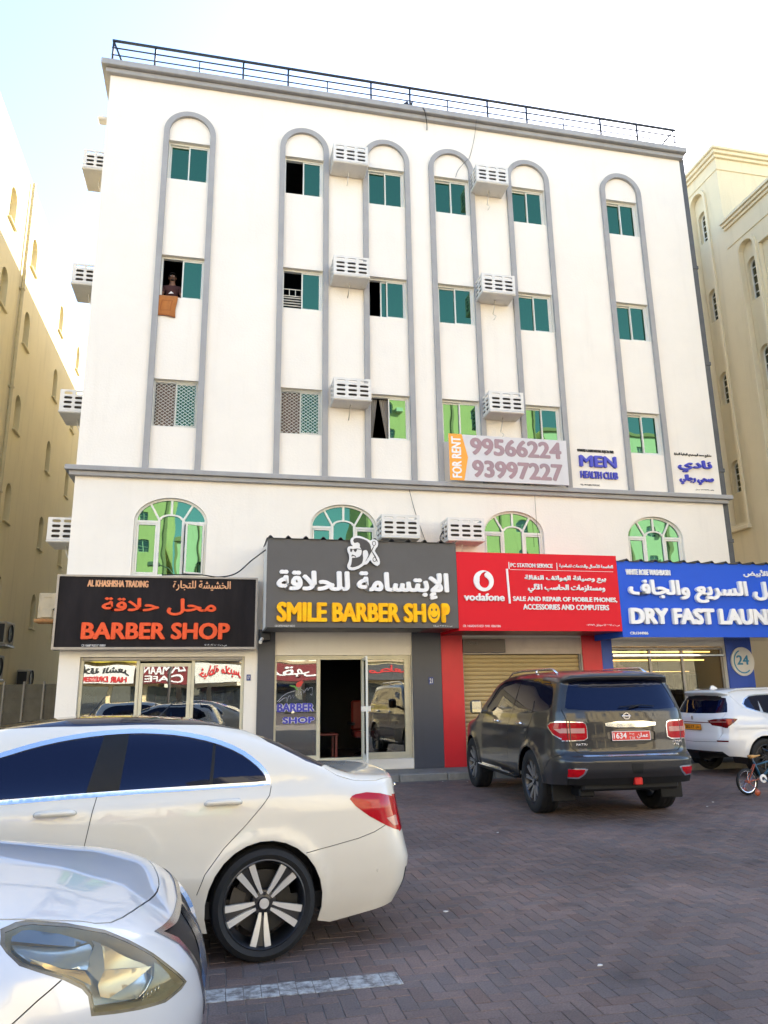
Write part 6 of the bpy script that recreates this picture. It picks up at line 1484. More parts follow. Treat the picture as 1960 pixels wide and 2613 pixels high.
def tyre_mesh(R, W, rimR):
    h = W / 2; p = [(rimR - .012, -h * .80), (rimR + .004, -h * .92), (rimR + (R - rimR) * .45, -h * 1.04), (R - .03, -h * .98), (R - .010, -h * .88), (R - .001, -h * .70)]
    prof = p + [(R, -h * .45), (R - .007, -h * .44), (R - .007, -h * .38), (R, -h * .37), (R, -h * .06), (R - .007, -h * .05), (R - .007, h * .05), (R, h * .06), (R, h * .37), (R - .007, h * .38), (R - .007, h * .44), (R, h * .45)] + [(r, -z) for r, z in p[::-1]]
    return prof
def wheel(r, x, y, z, R, W, rimR, style, par_mat, hub=None, steer=0, out=1):
    """tyre > rim, hub_cap, brake_disc; local wheel axis is +y*out"""
    Mx = Matrix.Translation((x, y, z)) @ Matrix.Rotation(steer, 4, 'Z') @ (Matrix.Rotation(-pi / 2, 4, 'X') if out > 0 else Matrix.Rotation(pi / 2, 4, 'X'))
    mb = MB(); mb.lathe(tyre_mesh(R, W, rimR), 56); mb.v = [tuple(Mx @ Vector(v)) for v in mb.v]
    t = mb.build('wheel', M_RUBBER, r, smooth=True, angle=35); zo = W / 2 * .86
    def part(mb, nm, mat, ang=None): mb.v = [tuple(Mx @ Vector(v)) for v in mb.v]; return mb.build(nm, mat, t, smooth=ang is not None, angle=ang or 30)
    mb = MB(); mb.lathe([(rimR + .004, zo), (rimR + .006, zo + .006), (rimR - .004, zo + .010), (rimR - .014, zo - .004), (rimR - .022, zo - .05), (rimR - .035, -zo * .3), (rimR - .02, -zo)], 56)
    part(mb, 'rim_barrel', par_mat[1], 40)
    polish, dark = par_mat
    mb = MB()
    def blade(th, a0, a1, w0, w1, r0, r1, zc=-.022, dz=.02, mb=mb, bulge=0.0):
        """spoke: offset a (sideways) and half width w at the hub (0) and rim (1)"""
        n = 5; top = []; bot = []
        for i in range(n + 1):
            f = i / n; rr_ = r0 + (r1 - r0) * f; a = a0 + (a1 - a0) * f ** 1.3; w = w0 + (w1 - w0) * f + bulge * sin(pi * f); zz = zo + zc * (1 - f) ** 1.2 - .004
            for sgn, lst in ((-1, top), (1, bot)): lst.append((rr_, a + sgn * w, zz))
        vs = []
        for (rr_, a, zz) in top + bot[::-1]: vs.append((rr_ * cos(th) - a * sin(th), rr_ * sin(th) + a * cos(th), zz))
        k = len(vs); vs += [(q[0] * .985, q[1] * .985, q[2] - dz) for q in vs]
        fs = [tuple(i for i in (j, j + 1, k - 2 - j, k - 1 - j)) for j in range(n)] + [(i, (i + 1) % k, (i + 1) % k + k, i + k) for i in range(k)]
        mb.add(vs, fs)
    if style == 'twin5':
        for i in range(5):
            th = 2 * pi * i / 5 + pi / 2 - .08
            for s_ in (-1, 1): blade(th, s_ * .0175, s_ * .050, .0085, .0205, .055, rimR - .006, bulge=.003)
        part(mb, 'spokes', polish)
        mb = MB()
        for i in range(5):
            th = 2 * pi * i / 5 + pi / 2 - .08; blade(th, 0, 0, .018, .058, .05, rimR - .015, zc=-.03, dz=.03, mb=mb)
            mb.v = [(v[0], v[1], v[2]) for v in mb.v]
        mb.v = [(v[0], v[1], v[2] - .016) for v in mb.v]; part(mb, 'spoke_web', dark)
    elif style == 'multi20':
        for i in range(20): th = 2 * pi * i / 20 + (.05 if i % 2 else -.05); blade(th, 0, (.012 if i % 2 else -.012), .006, .010, .05, rimR - .006, zc=-.03)
        part(mb, 'spokes', polish)
    else:
        for i in range(10): th = 2 * pi * i / 10; blade(th, 0, .01, .010, .018, .05, rimR - .006, zc=-.02)
        part(mb, 'spokes', polish)
    mb = MB(); mb.lathe([(0, zo - .014), (.034, zo - .016), (.036, zo - .02), (.038, zo - .026), (.075, zo - .034), (.082, zo - .06)], 32)
    for i in range(5): a = 2 * pi * i / 5 + pi / 2 + .55; mb.lathe([(0, .012), (.011, .012), (.011, -.02)], 8, Matrix.Translation((.056 * cos(a), .056 * sin(a), zo - .034)))
    part(mb, 'hub', dark, 40)
    mb = MB(); mb.lathe([(.0, zo - .0125), (.031, zo - .0125), (.031, zo - .016)], 28)
    if hub == 'star':
        for i in range(3): a = 2 * pi * i / 3 + pi / 2; mb.prism([(.0035 * cos(a + pi / 2), .0035 * sin(a + pi / 2)), (.0035 * cos(a - pi / 2), .0035 * sin(a - pi / 2)), (.022 * cos(a), .022 * sin(a))], zo - .0122, zo - .0095, plane='xy')
        mb.lathe([(.022, zo - .012), (.0235, zo - .0095), (.026, zo - .0095), (.0265, zo - .012)], 24)
    part(mb, 'hub_cap', polish, 40)
    mb = MB(); mb.lathe([(.06, zo - .09), (rimR * .72, zo - .09), (rimR * .72, zo - .11), (.06, zo - .11)], 36); part(mb, 'brake_disc', pmat('brake_steel', (.035, .033, .032), rough=.4, metal=.5, var=.3, vscale=10), 40)
    mb = MB(); a = .2
    for k in range(6): a = -.5 + k * .2; mb.add([(rr_ * cos(q), rr_ * sin(q), zz) for zz in (zo - .075, zo - .13) for (rr_, q) in ((rimR * .45, a), (rimR * .80, a), (rimR * .80, a + .2), (rimR * .45, a + .2))], [(0, 3, 2, 1), (4, 5, 6, 7), (0, 1, 5, 4), (1, 2, 6, 5), (2, 3, 7, 6), (3, 0, 4, 7)])
    part(mb, 'brake_caliper', M_ACU)
    return t
def well(r, x, z, R, w0, w1):
    for s_ in (-1, 1):
        mb = MB(); n = 16
        vs = []; 
        for i in range(n + 1):
            a = -.25 + (pi + .5) * i / n; vs += [(x + R * cos(a), s_ * w0, z + R * sin(a)), (x + R * cos(a), s_ * w1, z + R * sin(a))]
        fs = [(2 * i, 2 * i + 1, 2 * i + 3, 2 * i + 2) for i in range(n)] + [tuple(2 * i + 1 for i in range(n + 1))]
        mb.add(vs, fs); mb.build('wheel_well', M_BLACK, r)
def handle(r, car, xa, xb, z, mat, flip=False, h=.030):
    mb = MB(); pts = []; rad = []
    for i, f in enumerate((0, .08, .3, .5, .7, .92, 1)):
        x = xa + (xb - xa) * f; p, n = car.on('side', (x, z), (-.002 if i in (0, 6) else h if i in (2, 3, 4) else h * .75), flip); pts.append(p); rad.append(.012 if i in (0, 6) else .020)
    mb.tube(pts, rad, 10); o = mb.build('door_handle', mat, r, smooth=True)
    return o
def badge(r, nm, pts, mat, car=None): pass
def plate_mark(r, car, uvc, w, h, mat, txt, tmat, ytilt=0.0, x=None, bord=None):
    """number plate facing backwards, centred at (y,z)"""
    y, z = uvc; t = MB(); t.rbox(-w / 2, -.006, -h / 2, w / 2, 0, h / 2, .003)
    M_ = Matrix.Translation((x, y, z)) @ Matrix.Rotation(-pi / 2, 4, 'Z')
    t.v = [tuple(M_ @ Vector(v)) for v in t.v]; o = t.build('number_plate', mat, r)
    if bord:
        b = plate(rect(-w / 2, -h / 2, w / 2, h / 2), [rect(-w / 2 + .006, -h / 2 + .006, w / 2 - .006, h / 2 - .006)], -.0075, -.0062); b.v = [tuple(M_ @ Vector(v)) for v in b.v]; b.build('plate_border', bord, o)
    for (s_, bx, ar, bo) in txt: text('lettering', s_, bx, -.0062, tmat, o, .0012, bo, ar, M=M_, world=False)
    return o
# ================================================================ WHITE SEDAN
M_PWHITE = carpaint('pearl_white_paint', (.62, .575, .49), rough=.35, var=.03)
M_PGREY = carpaint('graphite_paint', (.024, .0235, .026), metal=.30, rough=.28, var=.015, dust=.06, coat=.7); M_PGREY.node_tree.nodes['Principled BSDF'].inputs['Specular IOR Level'].default_value = .25
M_PWHITE2 = carpaint('clean_white_paint', (.66, .65, .63), rough=.35, var=.04)
M_PSILV = carpaint('silver_white_paint', (.56, .565, .58), metal=.15, rough=.28, var=.03)
M_POL = pmat('polished_alloy', (.74, .71, .66), rough=.28, metal=.5, spec=.6); M_DAL = pmat('dark_alloy', (.055, .055, .06), rough=.35, metal=.8)

sd = root('parked_sedan', 'white four door sedan with blue-tinted chrome window trim parked in front of the barber shops', 'car', (.2238, -9.5018, 0), 3.26377)
sh = sedan_shape(); sh.RZ = (.9, 1.10); sh.FZ = (.55, .80)
BOT = [(3.30, .20)] + arch_pts(2.84, .335, .375, .22) + [(2.40, .215), (1.4, .205), (.52, .21)] + arch_pts(0, .335, .378, .20) + [(-.44, .178), (-.70, .215), (-.88, .24)]
sed = Car(sh, sd, BOT)
DLO = [(2.50, 1.0), (2.25, 1.10), (1.95, 1.215), (1.629, 1.302), (1.453, 1.353), (1.265, 1.390), (1.068, 1.412), (.90, 1.420), (.758, 1.418), (.543, 1.398), (.325, 1.347), (.161, 1.279), (.054, 1.203), (-.019, 1.127), (-.036, 1.06), (-.024, 1.040), (.333, 1.038), (1.036, 1.030), (1.6, 1.013), (2.1, 1.000)]
DLO = smoothloop(DLO, 1)
IN1 = inset(DLO, .028)
def clipx(poly, xa, xb, sl=0.0, z0=1.04):
    """keep the part of a polygon between two slanted lines x = xa + sl*(z-z0) and xb + ..."""
    P = [tuple(p) for p in poly]
    for (xx, sg) in ((xa, 1), (xb, -1)):
        out = []
        for i in range(len(P)):
            a, b = P[i], P[(i + 1) % len(P)]; fa = sg * (a[0] - xx - sl * (a[1] - z0)); fb = sg * (b[0] - xx - sl * (b[1] - z0))
            if fa >= 0: out.append(a)
            if (fa >= 0) != (fb >= 0): t = fa / (fa - fb); out.append((a[0] + (b[0] - a[0]) * t, a[1] + (b[1] - a[1]) * t))
        P = out
    return P
gf = clipx(IN1, 1.12, 2.5, -.25); gr = clipx(IN1, .375, .925, -.13); gq = clipx(IN1, -.1, .35, -.10)
TLS = [(-.572, .930), (-.59, .948), (-.617, .957), (-.70, .964), (-.80, .952), (-.88, .93), (-1.10, .86), (-1.10, .66), (-.97, .690), (-.90, .715), (-.821, .752), (-.711, .812), (-.609, .885)]
seamsS = [([(-.036, 1.04), (-.021, .985), (.034, .919), (.142, .807), (.274, .684), (.385, .545), (.43, .43)], .005), ([(1.05, 1.03), (1.068, .955), (1.10, .76), (1.12, .50), (1.11, .285)], .005), ([(.43, .285), (1.11, .285), (2.36, .285)], .005), ([(2.36, .285), (2.42, .5), (2.40, .8), (2.36, .99)], .005),
          ([(-.262, .620), (-.427, .645), (-.629, .680), (-.749, .712), (-.83, .748)], .005)]
pan = [('window_trim', DLO, M_SATIN, .003, .012), ('window_pillar', clipx(IN1, .915, 1.13, -.19), M_TRIMK, -.002, .008), ('window_pillar', clipx(IN1, .340, .385, -.115), M_TRIMK, -.002, .008), ('window', gf, M_CARGLASS, -.003, .004), ('window', gr, M_CARGLASS, -.003, .004), ('window', gq, M_CARGLASS, -.003, .004),
       ('tail_lamp', TLS, M_LRED, .002, .012), ('lamp_insert', [(-.84, .79), (-.92, .80), (-1.0, .76), (-1.0, .73), (-.90, .735)], M_LPINK, .004, .004), ('diffuser', [(-.90, .20), (-.93, .30), (-1.02, .455), (-1.15, .47), (-1.15, .1), (-.9, .1)], M_TRIMK, -.004, .01)]
sed.chart('side', pan, seamsS, M_PWHITE, flips=(False, True))
# roof, glass and boot lid from above
RG = [(.08, .54), (-.037, .655), (-.167, .709), (-.29, .745), (-.40, .750), (-.47, .66), (-.56, .40), (-.60, 0)]
RG = RG + [(x, -y) for x, y in RG[::-1][1:]] + [(.10, -.25), (.12, 0), (.10, .25)]
WS = [(2.60, 0), (2.58, .4), (2.50, .66), (2.30, .70), (1.95, .585), (1.80, .54)]; WS = WS + [(x, -y) for x, y in WS[::-1][:-1]]
WS = [(2.60, 0), (2.57, .4), (2.48, .66), (2.30, .70), (1.95, .585), (1.76, .53), (1.72, 0), (1.76, -.53), (1.95, -.585), (2.30, -.70), (2.48, -.66), (2.57, -.4)]
PR = [(1.70, -.54), (1.2, -.565), (.6, -.565), (.14, -.55), (.16, 0), (.14, .55), (.6, .565), (1.2, .565), (1.70, .54), (1.74, 0)]
bt = [(-.62, 0), (-.585, .40), (-.50, .70), (-.52, .775), (-.75, .755), (-.90, .70), (-.97, .60)]
bootS = [([(-.42, .752), (-.50, .775), (-.62, .775), (-.80, .752), (-.93, .68)], .005), ([(-.42, -.752), (-.50, -.775), (-.62, -.775), (-.80, -.752), (-.93, -.68)], .005), ([(2.68, .75), (2.72, .3), (2.73, 0), (2.72, -.3), (2.68, -.75)], .006)]
sed.chart('top', [('panoramic_roof', PR, M_CARBLK, .001, .008), ('rear_window', RG, M_CARGLASS, -.002, .008), ('windscreen', WS, M_CARGLASS, -.002, .008)], bootS, M_PWHITE, base='roof_and_lids')
sed.chart('rear', [('tail_lamp', [(.50, .87), (.60, .915), (.90, .95), (.92, .66), (.78, .69), (.56, .73)], M_LRED, .002, .012), ('tail_lamp', [(-.50, .87), (-.60, .915), (-.90, .95), (-.92, .66), (-.78, .69), (-.56, .73)], M_LRED, .002, .012), ('diffuser', [(-.9, .1), (.9, .1), (.78, .455), (-.78, .455)], M_TRIMK, -.004, .01), ('plate_recess', rect(-.28, .62, .28, .75), M_TRIMK, -.004, .01)], [([(-.75, .60), (.75, .60)], .005)], M_PWHITE, base='rear_panel')
sed.chart('front', [('grille', smoothloop([(-.42, .38), (.42, .38), (.50, .68), (-.50, .68)], 1), M_TRIMK, -.01, .02), ('headlamp', [(.52, .70), (.56, .55), (.80, .58), (.86, .72)], M_LCLR, .0, .01), ('headlamp', [(-.52, .70), (-.56, .55), (-.80, .58), (-.86, .72)], M_LCLR, .0, .01)], [], M_PWHITE, base='front_bumper')
sed.liner()
for x in (0, 2.84): well(sd, x, .335, .40, .86, .55)
wheel(sd, 0, .775, .335, .335, .235, .262, 'twin5', (M_POL, M_DAL), 'star', out=1); wheel(sd, 2.84, .775, .335, .335, .235, .262, 'twin5', (M_POL, M_DAL), 'star', out=1)
wheel(sd, 0, -.775, .335, .335, .235, .262, 'twin5', (M_POL, M_DAL), 'star', out=-1); wheel(sd, 2.84, -.775, .335, .335, .235, .262, 'twin5', (M_POL, M_DAL), 'star', out=-1)
for fl in (False, True):
    handle(sd, sed, .168, .395, .955, M_PWHITE, fl); handle(sd, sed, 1.165, 1.39, .95, M_PWHITE, fl)
for y_ in (.62, -.62): mb = MB(); mb.tube([(-.85, y_, .345), (-.965, y_, .34)], .042, 14); mb.build('exhaust_tip', M_CHROME, sd, smooth=True)
p, n = sed.on('rear', (.52, .97), .003); Mt = Matrix.Translation(p) @ Matrix.Rotation(-pi / 2, 4, 'Z'); text('badge', 'C 200', (-.06, -.012, .06, .018), 0, M_CHROME, sd, .004, .001, M=Mt, world=False)
for s_ in (-1, 1):
    bm_ = MB(); bm_.rbox(2.05, s_ * .95 - .10 * (s_ < 0), .98, 2.22, s_ * .95 + .10 * (s_ > 0), 1.12, .03); bm_.build('door_mirror', M_PWHITE, sd)
p, n = sed.on('side', (-.768, .469), .001); mb = MB(); mb.lathe([(0, .003), (.010, .003), (.011, 0)], 12, Matrix.Translation(p) @ n.to_track_quat('Z', 'Y').to_matrix().to_4x4()); mb.build('parking_sensor', M_PWHITE, sd)

# ================================================================ LARGE DARK GREY SUV
sv = root('parked_suv', 'large dark grey off-roader seen from behind in front of the cream shutter', 'car', (5.278, -5.388, 0), radians(86.5))
sh = suv_shape(); sh.RZ = (1.74, 1.87); sh.FZ = (1.0, 1.2)
BOT = [(3.70, .42)] + arch_pts(3.075, .42, .465, .42) + [(2.55, .40), (.55, .42)] + arch_pts(0, .42, .465, .44) + [(-.62, .44), (-.86, .46)]
suv = Car(sh, sv, BOT)
SG = [(-.72, 1.40), (-.70, 1.50), (-.655, 1.62), (-.52, 1.745), (-.30, 1.785), (.22, 1.812), (1.02, 1.81), (1.60, 1.785), (1.80, 1.74), (2.0, 1.58), (2.28, 1.33), (1.8, 1.318), (.85, 1.318), (-.2, 1.33)]
SG = smoothloop(SG, 1); IN = inset(SG, .014)
gs = [clipx(IN, -.9, -.10, .25, 1.3), clipx(IN, -.04, .80, -.05, 1.3), clipx(IN, .90, 2.4, -.05, 1.3)]
TLs = [(-.70, 1.185), (-.76, 1.225), (-.86, 1.245), (-1.2, 1.25), (-1.2, 1.01), (-.90, 1.02), (-.80, 1.075)]
pan = [('window_trim', SG, M_CARBLK, .001, .012)] + [('window', g, M_CARGLASS, -.004, .006) for g in gs] + [('tail_lamp', TLs, M_CHROME, .010, .02), ('lamp_lens', inset(TLs, .014), M_LRED, .014, .01), ('lamp_insert', [(-.83, 1.145), (-1.2, 1.16), (-1.2, 1.095), (-.90, 1.095)], M_LPINK, .017, .004)]
ssm = [([(.80, 1.318), (.95, 1.10), (1.0, .80), (.98, .46)], .006), ([(-.12, 1.32), (.02, 1.08), (.22, .88), (.46, .70), (.50, .46)], .006), ([(2.30, 1.32), (2.40, 1.0), (2.44, .46)], .006), ([(-.52, .62), (-.80, .80), (-.95, .83)], .006)]
suv.chart('side', pan, ssm, M_PGREY, flips=(False, True))
WSs = [(2.62, 0), (2.58, .5), (2.50, .76), (2.2, .78), (1.9, .68), (1.84, .62), (1.80, 0), (1.84, -.62), (1.9, -.68), (2.2, -.78), (2.50, -.76), (2.58, -.5)]
suv.chart('top', [('windscreen', WSs, M_CARGLASS, -.003, .01), ('sun_roof', rect(.75, -.38, 1.5, .38), M_CARGLASS, -.001, .006)], [([(2.80, .85), (2.84, 0), (2.80, -.85)], .008)], M_PGREY, base='roof_and_bonnet')
def sym(p): return [(-y, z) for y, z in p[::-1]]
RW = [(-.66, 1.735), (-.40, 1.758), (0, 1.765), (.40, 1.758), (.66, 1.735), (.715, 1.62), (.78, 1.42), (.755, 1.395), (.5, 1.378), (0, 1.368), (-.5, 1.378), (-.755, 1.395), (-.78, 1.42), (-.715, 1.62)]
TR = [(.545, 1.165), (.56, 1.218), (.60, 1.235), (1.0, 1.25), (1.0, .99), (.60, 1.0), (.548, 1.03)]
gate = [([(.83, 1.40), (.790, 1.25), (.785, 1.0), (.765, .92), (.69, .858), (.40, .838), (0, .834), (-.40, .838), (-.69, .858), (-.765, .92), (-.785, 1.0), (-.790, 1.25), (-.83, 1.40)], .009)]
pn = [('rear_window', RW, M_CARGLASS, -.006, .012)]
for f in (lambda p: p, sym):
    pn += [('tail_lamp', f(TR), M_CHROME, .010, .02), ('lamp_lens', inset(f(TR), .012), M_LRED, .014, .01), ('lamp_insert', f([(.585, 1.155), (.585, 1.095), (1.0, 1.095), (1.0, 1.155)]), M_LPINK, .017, .004), ('lamp_split', f(rect(.752, .985, .764, 1.25)), M_BLACK, .012, .01)]
    pn += [('fog_trim', f([(.62, .665), (.66, .675), (.93, .675), (.93, .55), (.72, .545), (.655, .60)]), M_CHROME, .004, .01), ('fog_reflector', f([(.655, .66), (.92, .66), (.92, .565), (.735, .567), (.675, .61)]), M_LRED, .008, .006)]
pn += [('plate_recess', smoothloop([(-.375, .945), (.265, .945), (.29, 1.145), (-.385, 1.145)], 1), pmat('grey_recess', (.13, .12, .11), rough=.35, metal=.5), -.02, .03), ('chrome_bar', smoothloop([(-.39, 1.158), (.30, 1.158), (.31, 1.235), (-.395, 1.235)], 1), M_CHROME, .018, .03),
       ('step_strip', [(-.66, .808), (.64, .808), (.64, .822), (-.66, .822)], M_SATIN, .003, .004), ('tow_cover', [(-.10, .60), (.03, .60), (.045, .72), (-.115, .72)], M_TRIMK, .006, .02), ('lower_skirt', [(-1, .3), (1, .3), (1, .50), (.80, .545), (-.80, .545), (-1, .50)], M_TRIMK, -.006, .02)]
suv.chart('rear', pn, gate, M_PGREY, base='tailgate_and_bumper', step=.035)
suv.chart('front', [('grille', [(-.5, .6), (.5, .6), (.5, 1.0), (-.5, 1.0)], M_CHROME, -.01, .02)], [], M_PGREY, base='front_bumper')
suv.liner()
mb = MB(); mb.rbox(-1.02, -.66, .38, -.70, .66, .56, .03); mb.rbox(-.9, .45, .30, -.6, .66, .42, .02); mb.build('lower_skirt', M_TRIMK, sv)
mb = MB(); mb.rbox(-1.135, -.105, .455, -1.05, .0, .545, .012); mb.build('tow_hook_cover', pmat('bright_red_plastic', (.55, .015, .01), rough=.35), sv)
for x in (0, 3.075): well(sv, x, .42, .49, .93, .55)
for x in (0, 3.075):
    for s_ in (1, -1): wheel(sv, x, s_ * .85, .42, .42, .275, .275, 'multi20', (pmat('grey_alloy', (.30, .29, .29), rough=.28, metal=.5), M_DAL), out=s_)
for fl in (False, True):
    for xa in (.25, 1.36): handle(sv, suv, xa, xa + .22, 1.175, M_CHROME, fl)
    # side step with chrome strip
    sg = -1 if fl else 1
    mb = MB(); mb.rbox(.56, sg * 1.0 - .09, .40, 2.52, sg * 1.0 + .05, .455, .02); mb.build('side_step', M_TRIMK, sv)
    mb = MB(); a, b = sorted((sg * 1.045, sg * 1.058)); mb.rbox(.75, a, .45, 2.45, b, .475, .003); mb.rbox(1.15, a, .475, 2.2, b + .001, .50, .003); mb.build('step_strip', M_CHROME, sv)
    pr = []
    for x in (-.42, -.25, .4, 1.0, 1.5, 1.72):
        pp, nn = suv.on('top', (x, .66), .0); pr.append(Vector((x, sg * pp.y, pp.z + (.055 if -.3 < x < 1.6 else .005))))
    mb = MB(); mb.tube(pr, [.012, .017, .017, .017, .015, .010], 8)
    for x in (.4,): pp, nn = suv.on('top', (x, .66)); mb.tube([(x, sg * pp.y, pp.z - .01), (x, sg * pp.y, pp.z + .055)], .014, 8)
    mb.build('roof_rail', M_SATIN, sv, smooth=True)
    mb = MB(); a, b = sorted((sg * 1.02, sg * 1.22)); mb.rbox(2.16, a, 1.28, 2.27, b, 1.50, .035); mb.rbox(2.14, min(sg * .9, sg * 1.05), 1.28, 2.24, max(sg * .9, sg * 1.05), 1.33, .01); dm = mb.build('door_mirror', M_PGREY, sv)
    mb = MB(); a, b = sorted((sg * 1.04, sg * 1.20)); mb.box(2.1545, a, 1.30, 2.1585, b, 1.48); mb.build('mirror_glass', M_CHROME, dm)
M_PLR = pmat('red_number_plate', (.60, .035, .03), rough=.4); 
plate_mark(sv, suv, (-.042, 1.052), .53, .115, M_PLR, [('1634', (-.245, -.033, -.065, .040), False, .0022), ('عمان', (.075, -.035, .235, .036), True, .002), ('T H', (-.03, -.042, .045, -.012), False, .001), ('ح ط', (-.03, .005, .045, .038), True, .001)], M_WHITE_L, x=-1.045, bord=M_WHITE_L)
p, n = suv.on('rear', (-.0, 1.298), .004)
Mt = Matrix.Translation(p) @ Matrix.Rotation(-pi / 2, 4, 'Z')
bd = plate(ell(0, 0, .052, .044, 28), [ell(0, 0, .036, .030, 28)], -.012, 0); bd.rbox(-.062, -.014, -.010, .062, -.001, .010, .003); bd.v = [tuple(Mt @ Vector(v)) for v in bd.v]; bd.build('round_badge', M_CHROME, sv)
for s_, y, z, w in (('PATROL', .60, .955, .24), ('PLATINUM', -.66, .97, .17), ('V8', -.66, .935, .10)):
    p, n = suv.on('rear', (y, z), .004); text('badge', s_, (-w / 2, -.013, w / 2, .016), 0, M_CHROME, sv, .004, .0015, M=Matrix.Translation(p) @ Matrix.Rotation(-pi / 2 + (.12 if y > 0 else -.12), 4, 'Z'), world=False)
mb = MB(); p0, _ = suv.on('rear', (-.05, 1.385), .03); p1, _ = suv.on('rear', (-.22, 1.425), .022); p2, _ = suv.on('rear', (-.42, 1.41), .016); p3, _ = suv.on('rear', (.08, 1.405), .016)
mb.tube([p0, p1], .011, 6); mb.tube([p3, p1, p2], .007, 6); mb.build('rear_wiper', M_TRIMK, sv, smooth=True)
for y in (.62, .2, -.25, -.66): p, n = suv.on('rear', (y, .70), .001); mb = MB(); mb.lathe([(0, .003), (.011, .003), (.012, 0)], 12, Matrix.Translation(p) @ n.to_track_quat('Z', 'Y').to_matrix().to_4x4()); mb.build('parking_sensor', M_PGREY, sv)
for y_ in (.60, -.92): mb = MB(); mb.rbox(-.62, y_, .22, -.58, y_ + .32, .55, .01); mb.build('mud_flap', M_TRIMK, sv)

# ================================================================ WHITE CROSSOVER
cv = root('parked_crossover', 'white crossover with an orange number plate at the right edge, behind the small bicycle', 'car', (10.15, -1.78, 0), radians(3))
sh = cross_shape(); sh.RZ = (1.50, 1.63); sh.FZ = (.7, .95)
BOT = [(3.25, .30)] + arch_pts(2.72, .35, .405, .33) + [(2.28, .30), (.45, .30)] + arch_pts(0, .35, .405, .36) + [(-.44, .365), (-.58, .385)]
crs = Car(sh, cv, BOT, rearbottom=[(.74, .385), (.66, .465)])
SG = smoothloop([(-.32, 1.29), (-.13, 1.49), (.2, 1.525), (1.0, 1.53), (1.45, 1.45), (2.05, 1.10), (1.5, 1.06), (.5, 1.09), (.05, 1.165)], 1); IN = inset(SG, .022)
gs = [clipx(IN, -.5, .06, .3, 1.2), clipx(IN, .12, .95, 0, 1.2), clipx(IN, 1.05, 2.2, 0, 1.2)]
pan = [('window_trim', SG, M_SATIN, .002, .012)] + [('window', g, M_CARGLASS, -.003, .006) for g in gs] + [('tail_lamp', [(-.50, 1.065), (-.56, 1.075), (-1.1, 1.09), (-1.1, .90), (-.76, .895), (-.70, .91), (-.61, .985)], M_LDRED, .004, .012), ('lamp_lens', [(-.60, 1.060), (-.80, 1.062), (-.80, .925), (-.72, .92), (-.65, .98)], M_LRED, .008, .006), ('arch_trim', [(-.46, .30)] + [(.0 + .445 * cos(a), .35 + .445 * sin(a)) for a in np.linspace(pi, 0, 20)] + [(.46, .25)], M_PWHITE2, .002, .006), ('fog_reflector', rect(-1.2, .645, -.72, .672), M_LDRED, .003, .004)]
crs.chart('side', pan, [([(1.0, 1.08), (1.02, .7), (1.0, .33)], .006), ([(.08, 1.15), (.2, .95), (.42, .7), (.47, .35)], .006), ([(-.30, 1.27), (-.44, 1.48), (-.47, 1.60)], .005)], M_PWHITE2, flips=(False, True))
WSc = [(2.22, 0), (2.18, .4), (2.1, .66), (1.75, .66), (1.5, .58), (1.46, 0), (1.5, -.58), (1.75, -.66), (2.1, -.66), (2.18, -.4)]
crs.chart('top', [('windscreen', WSc, M_CARGLASS, -.003, .01), ('sun_roof', rect(0.1, -.45, 1.3, .45), M_CARGLASS, 0, .006)], [], M_PWHITE2, base='roof_and_bonnet')
RWc = [(-.60, 1.455), (-.30, 1.485), (0, 1.492), (.30, 1.485), (.60, 1.455), (.72, 1.27), (.745, 1.19), (.5, 1.168), (0, 1.160), (-.5, 1.168), (-.745, 1.19), (-.72, 1.27)]
pn = [('rear_window', RWc, M_CARGLASS, -.005, .012), ('lamp_strip', rect(-.8, .985, .8, 1.000), M_LDRED, .003, .006), ('lower_skirt', [(-.66, .40), (.66, .40), (.66, .455), (-.66, .455)], M_TRIMK, -.004, .01)]
for f in (lambda p: p, sym):
    pn += [('tail_lamp', f([(.40, 1.03), (.55, 1.062), (.78, 1.082), (1.0, 1.09), (1.0, .90), (.74, .90), (.68, .922), (.50, .945)]), M_LDRED, .004, .012), ('lamp_bar', f([(.46, 1.012), (.80, 1.018), (.80, 1.008), (.46, 1.003)]), M_LPINK, .007, .003), ('fog_reflector', f([(.60, .645), (1.0, .645), (1.0, .672), (.60, .672)]), M_LDRED, .003, .004)]
crs.chart('rear', pn, [([(.72, 1.16), (.70, 1.09), (.70, .80), (.60, .645), (0, .625), (-.60, .645), (-.70, .80), (-.70, 1.09), (-.72, 1.16)], .007)], M_PWHITE2, base='tailgate_and_bumper', step=.04)
crs.chart('front', [('grille', [(-.45, .45), (.45, .45), (.5, .8), (-.5, .8)], M_TRIMK, -.01, .02)], [], M_PWHITE2, base='front_bumper')
crs.liner()
for x in (0, 2.72): well(cv, x, .35, .43, .88, .5)
for x in (0, 2.72):
    for s_ in (1, -1): wheel(cv, x, s_ * .80, .35, .35, .23, .235, 'ten', (pmat('black_alloy', (.04, .04, .045), rough=.3, metal=.8), M_DAL), out=s_)
plate_mark(cv, crs, (0.0, .905), .52, .115, pmat('orange_number_plate', (.75, .27, .01), rough=.4), [('28217', (-.22, -.03, .05, .034), False, .0015), ('عمان', (.10, -.03, .22, .03), True, .001)], M_BLACK, x=-.885, bord=M_BLACK)
p, n = crs.on('rear', (.02, 1.075), .004); mb = MB(); mb.prism([(-.028, -.03), (.0, -.038), (.028, -.03), (.022, .03), (0, .04), (-.022, .03)], -.006, 0, M=Matrix.Translation(p) @ Matrix.Rotation(-pi / 2, 4, 'Z')); mb.build('badge', M_FRAMEG, cv)
